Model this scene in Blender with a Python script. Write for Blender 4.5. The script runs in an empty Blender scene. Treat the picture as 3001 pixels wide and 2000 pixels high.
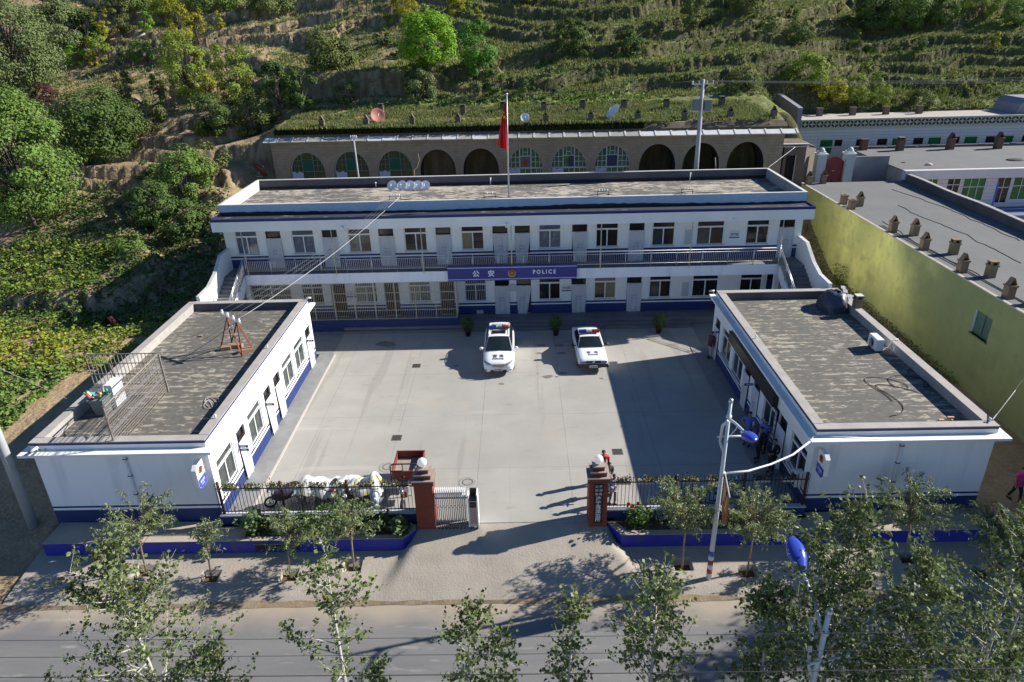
import bpy, bmesh, math, random
import numpy as np
from mathutils import Vector, Matrix
R = math.radians
S = bpy.context.scene
COL = S.collection
random.seed(7)

# ---------------------------------------------------------------- camera, sky, sun, exposure
cam = bpy.data.objects.new('camera', bpy.data.cameras.new('camera')); COL.objects.link(cam)
cam.data.sensor_width = 36.0; cam.data.lens = 36.0*2033.87/3001; cam.data.clip_end = 2000; cam.data.clip_start = .1
PITCH, YAW, ROLL = .4389, -.0163, -.0267
fw = Vector((math.sin(YAW)*math.cos(PITCH), math.cos(YAW)*math.cos(PITCH), -math.sin(PITCH)))
rt = Vector((math.cos(YAW), -math.sin(YAW), 0)); up = rt.cross(fw)
r2 = rt*math.cos(ROLL)+up*math.sin(ROLL); u2 = up*math.cos(ROLL)-rt*math.sin(ROLL)
m = Matrix.Identity(4)
for i in range(3):
    m[i][0] = r2[i]; m[i][1] = u2[i]; m[i][2] = -fw[i]
m.translation = (0, 0, 18.53)
cam.matrix_world = m
S.camera = cam
SUN_DIR = Vector((.972, .235, math.tan(R(30.5)))).normalized()      # towards the sun
W = bpy.data.worlds.new('World'); S.world = W; W.use_nodes = True
nt = W.node_tree; sky = nt.nodes.new('ShaderNodeTexSky'); sky.sky_type = 'NISHITA'; sky.sun_disc = False
sky.sun_elevation = R(30.5); sky.sun_rotation = math.atan2(SUN_DIR.x, SUN_DIR.y)
sky.altitude = 1800; sky.air_density = .9; sky.dust_density = .1; sky.ozone_density = 4.5
hs_ = nt.nodes.new('ShaderNodeHueSaturation'); hs_.inputs['Saturation'].default_value = 1.08; nt.links.new(sky.outputs[0], hs_.inputs['Color']); nt.links.new(hs_.outputs[0], nt.nodes['Background'].inputs[0]); nt.nodes['Background'].inputs[1].default_value = .078
sl = bpy.data.lights.new('sun', 'SUN'); sl.energy = 5.0; sl.angle = R(.5); sl.color = (1, .955, .88)
so = bpy.data.objects.new('sun', sl); COL.objects.link(so); so.rotation_euler = SUN_DIR.to_track_quat('Z', 'Y').to_euler(); so.location = (60, 20, 60)
S.view_settings.view_transform = 'Standard'; S.view_settings.look = 'None'; S.view_settings.exposure = .82; S.view_settings.gamma = 1

# ---------------------------------------------------------------- materials
MATS = {}
def mat(name, col, rough=.8, col2=None, scale=2.0, amt=.5, bump=0, bscale=20, stretch=(1, 1, 1), metal=0, spec=.5, detail=6, sharp=None, island=0, coat=0, trans=0, extra=None):
    """procedural material: two colours mixed by stretched noise, optional fine bump and per-leaf variation"""
    if name in MATS: return MATS[name]
    M = bpy.data.materials.new(name); M.use_nodes = True; n = M.node_tree.nodes; l = M.node_tree.links
    b = n['Principled BSDF']; b.inputs['Roughness'].default_value = rough; b.inputs['Metallic'].default_value = metal
    b.inputs['Specular IOR Level'].default_value = spec; b.inputs['Coat Weight'].default_value = coat
    b.inputs['Base Color'].default_value = (*col, 1)
    tc = n.new('ShaderNodeTexCoord'); mp = n.new('ShaderNodeMapping'); mp.inputs['Scale'].default_value = stretch
    geo = n.new('ShaderNodeNewGeometry')
    l.new(geo.outputs['Position'] if extra == 'world' else tc.outputs['Object'], mp.inputs[0])
    out = None
    if col2 is not None:
        nz = n.new('ShaderNodeTexNoise'); nz.inputs['Scale'].default_value = scale; nz.inputs['Detail'].default_value = detail; nz.inputs['Roughness'].default_value = .65
        l.new(mp.outputs[0], nz.inputs['Vector'])
        rp = n.new('ShaderNodeValToRGB'); a = sharp or (.35, .7)
        rp.color_ramp.elements[0].position = a[0]; rp.color_ramp.elements[1].position = a[1]
        rp.color_ramp.elements[0].color = (0, 0, 0, 1); rp.color_ramp.elements[1].color = (amt, amt, amt, 1)
        l.new(nz.outputs['Fac'], rp.inputs[0])
        mx = n.new('ShaderNodeMix'); mx.data_type = 'RGBA'; mx.inputs[6].default_value = (*col, 1); mx.inputs[7].default_value = (*col2, 1)
        l.new(rp.outputs[0], mx.inputs[0]); out = mx.outputs[2]
    if island:
        hs = n.new('ShaderNodeHueSaturation'); mr = n.new('ShaderNodeMapRange')
        mr.inputs[3].default_value = 1-island; mr.inputs[4].default_value = 1+island
        l.new(geo.outputs['Random Per Island'], mr.inputs[0]); l.new(mr.outputs[0], hs.inputs['Value'])
        mr2 = n.new('ShaderNodeMapRange'); mr2.inputs[3].default_value = .5-island*.06; mr2.inputs[4].default_value = .5+island*.05
        ml = n.new('ShaderNodeMath'); ml.operation = 'MULTIPLY'; ml.inputs[1].default_value = 7.13
        fr = n.new('ShaderNodeMath'); fr.operation = 'FRACT'
        l.new(geo.outputs['Random Per Island'], ml.inputs[0]); l.new(ml.outputs[0], fr.inputs[0]); l.new(fr.outputs[0], mr2.inputs[0]); l.new(mr2.outputs[0], hs.inputs['Hue'])
        if out: l.new(out, hs.inputs['Color'])
        else: hs.inputs['Color'].default_value = (*col, 1)
        out = hs.outputs[0]
    if out: l.new(out, b.inputs['Base Color'])
    if bump:
        n2 = n.new('ShaderNodeTexNoise'); n2.inputs['Scale'].default_value = bscale; n2.inputs['Detail'].default_value = 5
        l.new(mp.outputs[0], n2.inputs['Vector'])
        bp = n.new('ShaderNodeBump'); bp.inputs['Strength'].default_value = bump; bp.inputs['Distance'].default_value = .03
        l.new(n2.outputs['Fac'], bp.inputs['Height']); l.new(bp.outputs[0], b.inputs['Normal'])
    if trans:
        tr = n.new('ShaderNodeBsdfTranslucent'); ms = n.new('ShaderNodeMixShader'); ms.inputs[0].default_value = trans
        if out: l.new(out, tr.inputs[0])
        else: tr.inputs[0].default_value = (*col, 1)
        l.new(b.outputs[0], ms.inputs[1]); l.new(tr.outputs[0], ms.inputs[2]); l.new(ms.outputs[0], n['Material Output'].inputs[0])
    MATS[name] = M
    return M
def brick(name, c1, c2, mortar, scale=1.0, w=.24, h=.075, ms=.012, rough=.9, axis='xz', vary=.6):
    """courses of brick or stone block laid out in metres"""
    if name in MATS: return MATS[name]
    M = bpy.data.materials.new(name); M.use_nodes = True; n = M.node_tree.nodes; l = M.node_tree.links; b = n['Principled BSDF']; b.inputs['Roughness'].default_value = rough
    tc = n.new('ShaderNodeTexCoord'); sp = n.new('ShaderNodeSeparateXYZ'); cb = n.new('ShaderNodeCombineXYZ'); ad = n.new('ShaderNodeMath'); ad.operation = 'ADD'
    l.new(tc.outputs['Object'], sp.inputs[0]); l.new(sp.outputs[0], ad.inputs[0]); l.new(sp.outputs[1], ad.inputs[1])
    l.new(ad.outputs[0], cb.inputs[0]); l.new(sp.outputs[2], cb.inputs[1])
    t = n.new('ShaderNodeTexBrick'); t.inputs['Scale'].default_value = 1; t.inputs['Brick Width'].default_value = w; t.inputs['Row Height'].default_value = h
    t.inputs['Mortar Size'].default_value = ms; t.inputs['Color1'].default_value = (*c1, 1); t.inputs['Color2'].default_value = (*c2, 1); t.inputs['Mortar'].default_value = (*mortar, 1)
    l.new(cb.outputs[0], t.inputs[0])
    nz = n.new('ShaderNodeTexNoise'); nz.inputs['Scale'].default_value = 1.3; nz.inputs['Detail'].default_value = 5; l.new(tc.outputs['Object'], nz.inputs['Vector'])
    mr = n.new('ShaderNodeMapRange'); mr.inputs[3].default_value = 1-vary*.5; mr.inputs[4].default_value = 1+vary*.5; l.new(nz.outputs['Fac'], mr.inputs[0])
    hs = n.new('ShaderNodeHueSaturation'); l.new(t.outputs['Color'], hs.inputs['Color']); l.new(mr.outputs[0], hs.inputs['Value']); l.new(hs.outputs[0], b.inputs['Base Color'])
    bp = n.new('ShaderNodeBump'); bp.inputs['Strength'].default_value = .4; bp.inputs['Distance'].default_value = .01; l.new(t.outputs['Fac'], bp.inputs['Height']); bp.invert = True; l.new(bp.outputs[0], b.inputs['Normal'])
    MATS[name] = M; return M

white = mat('white_plaster', (.80, .81, .80), .75, (.62, .62, .58), .7, .45, .15, 30, stretch=(1, 1, .25))
white_old = mat('streaked_white_plaster', (.82, .83, .86), .8, (.55, .57, .60), 1.5, .5, .15, 30, stretch=(1.3, 1.3, .12), sharp=(.52, .72))
navy = mat('navy_wall_paint', (.012, .033, .145), .55, (.009, .024, .10), 2, .6)
navyline = mat('navy_line_paint', (.008, .017, .11), .55)
royal = mat('royal_blue_paint', (.022, .026, .30), .6, (.07, .065, .10), 1.1, .75, .2, 30, stretch=(1, 1, .5), sharp=(.55, .68))
parblue = mat('pale_blue_render', (.42, .53, .66), .8, (.33, .43, .55), 3, .7, .2, 40)
tar_void_black = mat('black_bitumen_and_voids', (.010, .010, .014), .7, (.03, .03, .035), 3, .6, .4, 12)  # bitumen, also used for sheets standing in for unlit interiors and dark openings
cement = mat('cement_render', (.38, .355, .33), .85, (.24, .225, .21), 1.2, .7, .3, 25)
cap_m = mat('cement_coping', (.40, .37, .335), .85, (.27, .25, .225), 1.6, .6, .3, 25)
cap_w = mat('whitewashed_coping', (.62, .61, .59), .85, (.42, .40, .38), 1.3, .7, .3, 25)
darkcem = mat('dark_stained_cement', (.13, .115, .125), .9, (.065, .06, .07), .8, .8, .3, 20)
alu = mat('white_window_frame', (.72, .73, .73), .4)
steel = mat('brushed_steel', (.50, .51, .54), .35, metal=.75)
cream_metal = mat('cream_painted_metal', (.58, .53, .38), .5, (.45, .40, .28), 6, .6)
black_iron = mat('black_iron', (.012, .010, .010), .45, (.03, .018, .012), 9, .5)
rust = mat('rusty_iron', (.19, .065, .03), .8, (.08, .035, .025), 5, .8)
dullmetal = mat('dull_grey_brown_metal', (.27, .245, .215), .7, (.17, .13, .10), 6, .8)
glass_d = mat('dark_window_glass', (.010, .012, .014), .10, spec=.6)
glass_r = mat('dim_red_brown_glass', (.024, .014, .014), .15, spec=.5)
glass_g = mat('grey_green_glass', (.05, .06, .055), .12, (.02, .025, .03), 1.5, .8, spec=.6)
glass_b = mat('blue_sheen_glass', (.07, .095, .15), .12, (.20, .22, .25), 1.1, .6, spec=.6, sharp=(.5, .56))  # pale blue sheen on the panes is put into the colour
glass_y = mat('glass_with_pale_curtain', (.22, .20, .12), .3, (.12, .11, .07), 4, .8, stretch=(4, 4, .3))
doorwood = mat('dark_brown_door', (.035, .018, .012), .5)
cloth_w = mat('white_cloth', (.60, .61, .64), .9, (.50, .51, .55), 2.5, .6, .35, 9, stretch=(3, 3, .6), trans=.12)
print_red = mat('faded_red_print', (.34, .16, .17), .9)
terrazzo = mat('grey_step_stone', (.175, .175, .18), .7, (.115, .115, .125), 1.5, .8, .15, 30, stretch=(.5, 1.5, 1))
walkstone = mat('grey_walkway_slab', (.255, .255, .25), .75, (.185, .185, .185), 2.2, .8, .15, 40)
grasscol = (.085, .115, .032)
# ---------------------------------------------------------------- mesh helpers
class MB:
    """collects shapes in world (or local) coordinates and links them as ONE mesh object"""
    def __init__(s): s.v = []; s.f = []; s.mi = []; s.sm = []; s.mats = []; s.M = None
    def m_(s, mt):
        if mt not in s.mats: s.mats.append(mt)
        return s.mats.index(mt)
    def add(s, vs, fs, mt, smooth=False):
        o = len(s.v)
        if s.M is not None: vs = [tuple(s.M @ Vector(p)) for p in vs]
        s.v += [tuple(p) for p in vs]; k = s.m_(mt)
        for f in fs: s.f.append(tuple(i+o for i in f)); s.mi.append(k); s.sm.append(smooth)
        return s
    def box(s, x0, x1, y0, y1, z0, z1, mt, bev=0):
        if bev:
            e = bev; vs = []; 
            for z, k in ((z0, e), (z0+e, 0), (z1-e, 0), (z1, e)):
                vs += [(x0+k, y0+k, z), (x1-k, y0+k, z), (x1-k, y1-k, z), (x0+k, y1-k, z)]
            fs = [(3, 2, 1, 0), (12, 13, 14, 15)]
            for a in (0, 4, 8): fs += [(a+i, a+(i+1) % 4, a+4+(i+1) % 4, a+4+i) for i in range(4)]
            return s.add(vs, fs, mt)
        vs = [(x, y, z) for z in (z0, z1) for x, y in ((x0, y0), (x1, y0), (x1, y1), (x0, y1))]
        return s.add(vs, [(3, 2, 1, 0), (4, 5, 6, 7), (0, 1, 5, 4), (1, 2, 6, 5), (2, 3, 7, 6), (3, 0, 4, 7)], mt)
    def quad(s, a, b, c, d, mt): return s.add([a, b, c, d], [(0, 1, 2, 3)], mt)
    def bar(s, a, b, w, h, mt):
        """square bar between two points"""
        a = Vector(a); b = Vector(b); d = (b-a).normalized(); q = d.cross(Vector((0, 0, 1)))
        q = Vector((1, 0, 0)) if q.length < .01 else q.normalized()
        p = q.cross(d); q = q*w/2; p = p*h/2
        vs = [a-q-p, a+q-p, a+q+p, a-q+p, b-q-p, b+q-p, b+q+p, b-q+p]
        return s.add(vs, [(3, 2, 1, 0), (4, 5, 6, 7), (0, 1, 5, 4), (1, 2, 6, 5), (2, 3, 7, 6), (3, 0, 4, 7)], mt)
    def tube(s, pts, rad, mt, n=8, cap=True):
        pts = [Vector(p) for p in pts]; rs = rad if isinstance(rad, (list, tuple)) else [rad]*len(pts); vs = []; fs = []
        q = None
        for i, p in enumerate(pts):
            d = (pts[min(i+1, len(pts)-1)]-pts[max(i-1, 0)]).normalized()
            if q is None:
                q = d.cross(Vector((0, 0, 1))); q = Vector((1, 0, 0)) if q.length < .05 else q.normalized()
            q = (q-d*q.dot(d)).normalized(); w = d.cross(q)
            for k in range(n):
                t = 6.28318*k/n; vs.append(p+(q*math.cos(t)+w*math.sin(t))*rs[i])
        for i in range(len(pts)-1):
            for k in range(n): fs.append((i*n+k, i*n+(k+1) % n, (i+1)*n+(k+1) % n, (i+1)*n+k))
        if cap: fs += [tuple(range(n-1, -1, -1)), tuple(range(len(pts)*n-n, len(pts)*n))]
        return s.add(vs, fs, mt, True)
    def cyl(s, x, y, z0, z1, r, mt, n=14, r2=None): return s.tube([(x, y, z0), (x, y, z1)], [r, r if r2 is None else r2], mt, n)
    def lathe(s, prof, c, mt, n=16, M=None):
        """profile of (radius, height) turned round a vertical axis at c; M tilts it"""
        vs = []; fs = []; c = Vector(c)
        for r, z in prof:
            for k in range(n):
                t = 6.28318*k/n; p = Vector((r*math.cos(t), r*math.sin(t), z)); vs.append(c+(M @ p if M else p))
        for i in range(len(prof)-1):
            for k in range(n): fs.append((i*n+k, i*n+(k+1) % n, (i+1)*n+(k+1) % n, (i+1)*n+k))
        return s.add(vs, fs, mt, True)
    def ball(s, c, r, mt, n=12, sc=(1, 1, 1)):
        vs = []; fs = []
        for i in range(n+1):
            a = math.pi*i/n
            for k in range(n): t = 6.28318*k/n; vs.append((c[0]+r*sc[0]*math.sin(a)*math.cos(t), c[1]+r*sc[1]*math.sin(a)*math.sin(t), c[2]+r*sc[2]*math.cos(a)))
        for i in range(n):
            for k in range(n): fs.append((i*n+k, (i+1)*n+k, (i+1)*n+(k+1) % n, i*n+(k+1) % n))
        return s.add(vs, fs, mt, True)
    def prism(s, poly, ax, a, b, mt):
        """polygon in the two other axes pushed along axis ax from a to b"""
        def P(u, v, t): return ((t, u, v), (u, t, v), (u, v, t))[ax]
        n = len(poly); vs = [P(u, v, a) for u, v in poly]+[P(u, v, b) for u, v in poly]
        return s.add(vs, [tuple(range(n-1, -1, -1)), tuple(range(n, 2*n))]+[(i, (i+1) % n, n+(i+1) % n, n+i) for i in range(n)], mt)
    def build(s, name, parent=None, org=None, local=False, kind=None):
        me = bpy.data.meshes.new(name)
        o = Vector(org) if org is not None else Vector((0, 0, 0))
        base = o.copy()
        q = parent
        while q is not None: base += Vector(q.location); q = q.parent
        if local: base = Vector((0, 0, 0))
        me.from_pydata([(p[0]-base.x, p[1]-base.y, p[2]-base.z) for p in s.v], [], s.f)
        for t in s.mats: me.materials.append(t)
        me.polygons.foreach_set('material_index', s.mi); me.polygons.foreach_set('use_smooth', s.sm); me.update()
        ob = bpy.data.objects.new(name, me); COL.objects.link(ob); ob.location = o
        if parent is not None: ob.parent = parent
        if kind: ob['kind'] = kind
        return ob
def npmesh(name, V, F, mt, parent=None, kind=None, smooth=False, org=(0, 0, 0)):
    """numpy arrays to a mesh object"""
    V = np.asarray(V, np.float32)-np.asarray(org, np.float32); F = np.asarray(F, np.int32); k = F.shape[1]
    if parent is not None:
        q = parent
        while q is not None: V = V-np.array(q.location, np.float32); q = q.parent
    me = bpy.data.meshes.new(name); me.vertices.add(len(V)); me.vertices.foreach_set('co', V.ravel())
    me.loops.add(F.size); me.loops.foreach_set('vertex_index', F.ravel()); me.polygons.add(len(F))
    me.polygons.foreach_set('loop_start', np.arange(0, F.size, k, dtype=np.int32)); me.polygons.foreach_set('loop_total', np.full(len(F), k, np.int32))
    if smooth: me.polygons.foreach_set('use_smooth', np.ones(len(F), bool))
    me.materials.append(mt); me.update(calc_edges=True)
    ob = bpy.data.objects.new(name, me); COL.objects.link(ob); ob.location = org
    if parent is not None: ob.parent = parent
    if kind: ob['kind'] = kind
    return ob
def tag(o, label, cat, group=None):
    o['label'] = label; o['category'] = cat
    if group: o['group'] = group
    return o
def thing(name, label, cat, loc=(0, 0, 0), group=None):
    o = bpy.data.objects.new(name, None); COL.objects.link(o); o.location = loc; o.empty_display_size = .3
    return tag(o, label, cat, group)
def dup(o, parent=None):
    c = o.copy(); COL.objects.link(c)
    if parent is not None: c.parent = parent
    for ch in list(o.children): dup(ch, c)
    return c
def lettering(txt, size, mt, name, parent, loc, rot, depth=.004, align='CENTER', bold=0, sx=1):
    """lettering set as a mesh; loc and rot are local to the parent"""
    cu = bpy.data.curves.new('t', 'FONT'); cu.body = txt; cu.size = size; cu.extrude = depth; cu.align_x = align; cu.align_y = 'CENTER'; cu.offset = bold; cu.resolution_u = 3
    t = bpy.data.objects.new('t', cu); COL.objects.link(t)
    dg = bpy.context.evaluated_depsgraph_get(); me = bpy.data.meshes.new_from_object(t.evaluated_get(dg)); me.name = name
    bpy.data.objects.remove(t); me.materials.clear(); me.materials.append(mt)
    ob = bpy.data.objects.new(name, me); COL.objects.link(ob); ob.parent = parent; ob.location = loc; ob.rotation_euler = rot; ob.scale = (sx, 1, 1)
    return ob
ORD = ['first', 'second', 'third', 'fourth', 'fifth', 'sixth', 'seventh', 'eighth', 'ninth', 'tenth', 'eleventh', 'twelfth', 'thirteenth', 'fourteenth', 'fifteenth', 'sixteenth', 'seventeenth']
# ---------------------------------------------------------------- terrain: gardens, terraced loess hill, dirt lanes
def sines(x, y, seed, wl, n=7):
    """smooth wandering noise, about -1..1"""
    r = np.random.RandomState(seed); o = 0
    for i in range(n):
        a = r.uniform(0, 6.28); k = 6.28/(wl*r.uniform(.6, 1.7)); o = o+np.sin(k*(x*np.cos(a)+y*np.sin(a))+r.uniform(0, 6.28))
    return o/n*1.9
def sst(a, b, t):
    t = np.clip((t-a)/(b-a), 0, 1); return t*t*(3-2*t)
def hill(x, y):
    x = np.asarray(x, float); y = np.asarray(y, float)
    L = np.interp(y, [19, 21.5, 23.4, 26, 40, 44, 50, 60, 68, 80, 120], [-.97, -.75, -.4, 1.2, 1.5, 2.6, 4.2, 7.4, 10.3, 15.0, 33])
    C = np.interp(y, [19, 22.2, 22.6, 49.5, 50.6, 61.6, 62.6, 68.5, 71, 84, 120], [-1.0, -.75, 0, 0, 4.8, 4.8, 10.35, 11.0, 11.9, 17.6, 35])
    R = np.interp(y, [19, 22, 50, 54, 57.5, 76, 77.5, 82, 120], [-.97, -.35, .3, 2.2, 4.4, 4.5, 8.4, 10.6, 28])
    R = np.where((x > 30.5) & (y < 60), np.minimum(R, np.interp(y, [50, 56, 60], [.3, 2.0, 3.0])), R)
    wl = 1-sst(-25.5, -19.6, x+1.2*sines(x, y, 5, 9)*sst(60, 64, y)); k = sst(76, 80, y); wr = (1-k)*sst(23.0, 27.5, x)+k*sst(12, 44, x+5*sines(x, y, 8, 22))
    wr = np.where(y < 57, sst(18.3, 18.6, x), wr)
    wlf = np.where(y < 52, 1-sst(-20.6, -19.0, x), wl)
    z = C*(1-wlf)*(1-wr)+L*wlf+R*wr
    am = wlf*sst(39, 41.5, y)+wr*sst(78, 80.5, y)+(1-wlf)*(1-wr)*sst(68.5, 71.5, y)
    am = np.clip(am, 0, 1)
    wob = 1.5*sines(x, y*1.3, 11, 36)+.28*sines(x, y, 12, 11)
    st = 1.55+.25*sines(x*.3, y*0, 3, 30)
    t = (z+wob+20)/1.6; t = t+.42*np.sin(t*1.9+2.5*sines(x, y, 13, 45))*.5+.25*sines(x, y*2, 14, 19); f = t-np.floor(t)
    er = .06*sines(x, y, 21, 1.3)+.03*sines(x, y, 22, .6)
    q = np.floor(t)+.18*f+.82*sst(.66+er, .86+er, f); zt = z+1.6*(q-t)
    z = z*(1-am)+zt*am
    cut = sst(-22.5, -20, x)*(1-sst(-9, -6.5, x)); edge = 70.9+.5*sines(x, y*0, 51, 7)
    z = z+cut*np.maximum(0, np.minimum(14.4, 14.0+.05*(y-71))-z)*sst(edge, edge+.7, y)
    rough = .05*sines(x, y, 31, 2.2)+.03*sines(x, y, 32, .8)
    ok = np.clip(am+wlf*sst(24, 26, y)+(y > 62)*1.0, 0, 1)
    return z+rough*ok
def terrain_mat():
    M = bpy.data.materials.new('terraced_loess_soil_and_grass'); M.use_nodes = True; n = M.node_tree.nodes; l = M.node_tree.links; b = n['Principled BSDF']
    b.inputs['Roughness'].default_value = .95; b.inputs['Specular IOR Level'].default_value = .1
    geo = n.new('ShaderNodeNewGeometry'); sx = n.new('ShaderNodeSeparateXYZ'); l.new(geo.outputs['Normal'], sx.inputs[0]); ps = n.new('ShaderNodeSeparateXYZ'); l.new(geo.outputs['Position'], ps.inputs[0])
    def noise(sc, st=(1, 1, 1), det=6):
        mp = n.new('ShaderNodeMapping'); mp.inputs['Scale'].default_value = st; l.new(geo.outputs['Position'], mp.inputs[0])
        z = n.new('ShaderNodeTexNoise'); z.inputs['Scale'].default_value = sc; z.inputs['Detail'].default_value = det; l.new(mp.outputs[0], z.inputs[0]); return z.outputs['Fac']
    def ramp(x, a, c):
        r = n.new('ShaderNodeMapRange'); r.inputs[1].default_value = a; r.inputs[2].default_value = c; l.new(x, r.inputs[0]); return r.outputs[0]
    def mix(f, a, c):
        x = n.new('ShaderNodeMix'); x.data_type = 'RGBA'
        if isinstance(f, float): x.inputs[0].default_value = f
        else: l.new(f, x.inputs[0])
        for i, q in ((6, a), (7, c)):
            if isinstance(q, tuple): x.inputs[i].default_value = (*q, 1)
            else: l.new(q, x.inputs[i])
        return x.outputs[2]
    def op(o, a, c):
        x = n.new('ShaderNodeMath'); x.operation = o; x.use_clamp = True
        for i, q in enumerate((a, c)):
            if isinstance(q, float): x.inputs[i].default_value = q
            else: l.new(q, x.inputs[i])
        return x.outputs[0]
    soil = mix(ramp(noise(1.1), .3, .7), (.36, .265, .16), (.25, .18, .105))
    soil = mix(ramp(noise(9, det=3), .45, .75), soil, (.42, .32, .20))
    cliff = mix(ramp(noise(1.6, (1, 1, .12)), .35, .65), (.42, .32, .205), (.16, .115, .07))
    grass = mix(ramp(noise(.5), .35, .65), (.15, .185, .055), (.215, .215, .085))
    grass = mix(ramp(noise(5), .4, .7), grass, (.10, .125, .038))
    steep = ramp(sx.outputs[2], .86, .62)
    east = ramp(ps.outputs[0], -26., 4.)                     # the western gardens are bare and tilled, the east is grassed over
    gf = op('ADD', ramp(noise(.35), .50, .68), east)
    gf = op('MULTIPLY', gf, op('MULTIPLY', ramp(noise(2.2), .28, .42), ramp(ps.outputs[1], 57., 60.)))
    flat = mix(gf, soil, grass)
    cl = mix(op('MULTIPLY', east, .93), cliff, mix(ramp(noise(1.5, (1, 1, .3)), .40, .75), (.055, .062, .026), (.135, .115, .06)))
    out = mix(steep, flat, cl)
    l.new(out, b.inputs['Base Color'])
    bp = n.new('ShaderNodeBump'); bp.inputs['Strength'].default_value = .9; bp.inputs['Distance'].default_value = .12; l.new(noise(3.5, det=8), bp.inputs['Height']); l.new(bp.outputs[0], b.inputs['Normal'])
    return M
TERR = terrain_mat()
def grid_terrain(name, xs, ys, f, mt, kind='structure', smooth=True):
    X, Y = np.meshgrid(xs, ys); Z = f(X, Y); V = np.stack([X, Y, Z], -1).reshape(-1, 3); nx = len(xs); ny = len(ys)
    i = np.arange(nx*ny).reshape(ny, nx); F = np.stack([i[:-1, :-1], i[:-1, 1:], i[1:, 1:], i[1:, :-1]], -1).reshape(-1, 4)
    return npmesh(name, V, F, mt, kind=kind, smooth=smooth)
xs = np.concatenate([np.arange(-160, -72, 3.0), np.arange(-72, 78, .3), np.arange(78, 170, 3.0)])
ys = np.concatenate([np.arange(19.02, 38, .4), np.arange(38, 112, .22), np.arange(112, 260, 4)])
def tz(x, y):
    z = hill(x, y)
    lid = (x > -19.35) & (x < 18.3) & (y < 50.2)
    return np.where(lid, -1.6, z)
grid_terrain('ground', xs, ys, tz, TERR)

# ---------------------------------------------------------------- road, verge, pavement and ramp
def road_mat():
    M = mat('worn_asphalt', (.135, .135, .138), .85, (.195, .188, .178), .55, .8, .25, 60, stretch=(.22, 1.6, 1), sharp=(.35, .62))
    n = M.node_tree.nodes; l = M.node_tree.links; b = n['Principled BSDF']; geo = n.new('ShaderNodeNewGeometry'); sp = n.new('ShaderNodeSeparateXYZ'); l.new(geo.outputs['Position'], sp.inputs[0])
    nz = n.new('ShaderNodeTexNoise'); nz.inputs['Scale'].default_value = .7; nz.inputs['Detail'].default_value = 6; l.new(geo.outputs['Position'], nz.inputs[0])
    ma = n.new('ShaderNodeMath'); ma.operation = 'MULTIPLY_ADD'; ma.inputs[1].default_value = 1.6; l.new(nz.outputs['Fac'], ma.inputs[0]); l.new(sp.outputs[1], ma.inputs[2])
    mr = n.new('ShaderNodeMapRange'); mr.inputs[1].default_value = 18.5; mr.inputs[2].default_value = 19.5; l.new(ma.outputs[0], mr.inputs[0])
    mx = n.new('ShaderNodeMix'); mx.data_type = 'RGBA'; old = b.inputs['Base Color'].links[0].from_socket; l.new(mr.outputs[0], mx.inputs[0]); l.new(old, mx.inputs[6]); mx.inputs[7].default_value = (.33, .275, .21, 1)
    n2 = n.new('ShaderNodeTexNoise'); n2.inputs['Scale'].default_value = 2.3; n2.inputs['Detail'].default_value = 8; mp = n.new('ShaderNodeMapping'); mp.inputs['Scale'].default_value = (.35, 1.5, 1); l.new(geo.outputs['Position'], mp.inputs[0]); l.new(mp.outputs[0], n2.inputs[0])
    m2 = n.new('ShaderNodeMapRange'); m2.inputs[1].default_value = .60; m2.inputs[2].default_value = .72; m2.inputs[4].default_value = .55; l.new(n2.outputs['Fac'], m2.inputs[0])
    mx2 = n.new('ShaderNodeMix'); mx2.data_type = 'RGBA'; l.new(m2.outputs[0], mx2.inputs[0]); l.new(mx.outputs[2], mx2.inputs[6]); mx2.inputs[7].default_value = (.36, .33, .29, 1)
    l.new(mx2.outputs[2], b.inputs['Base Color']); return M
grid_terrain('road', np.arange(-160, 161, 4.0), np.arange(2, 19.01, .5), lambda x, y: -1.0+.004*(y-10)+0*x, road_mat())
grid_terrain('verge', np.arange(-160, 161, 8.0), np.array([-40, -10, 2.0]), lambda x, y: -1.05+0*x+.02*(2-y), TERR)
pave = mat('rough_concrete_pavement', (.37, .325, .27), .9, (.29, .25, .20), .8, .8, .5, 14)
dirt = mat('dirt_and_shadow_edge', (.22, .155, .085), .95, (.34, .27, .19), 2, .8, .6, 10)
courtm = mat('courtyard_concrete', (.36, .345, .31), .8, (.30, .285, .255), .35, .8, .12, 30)
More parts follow.
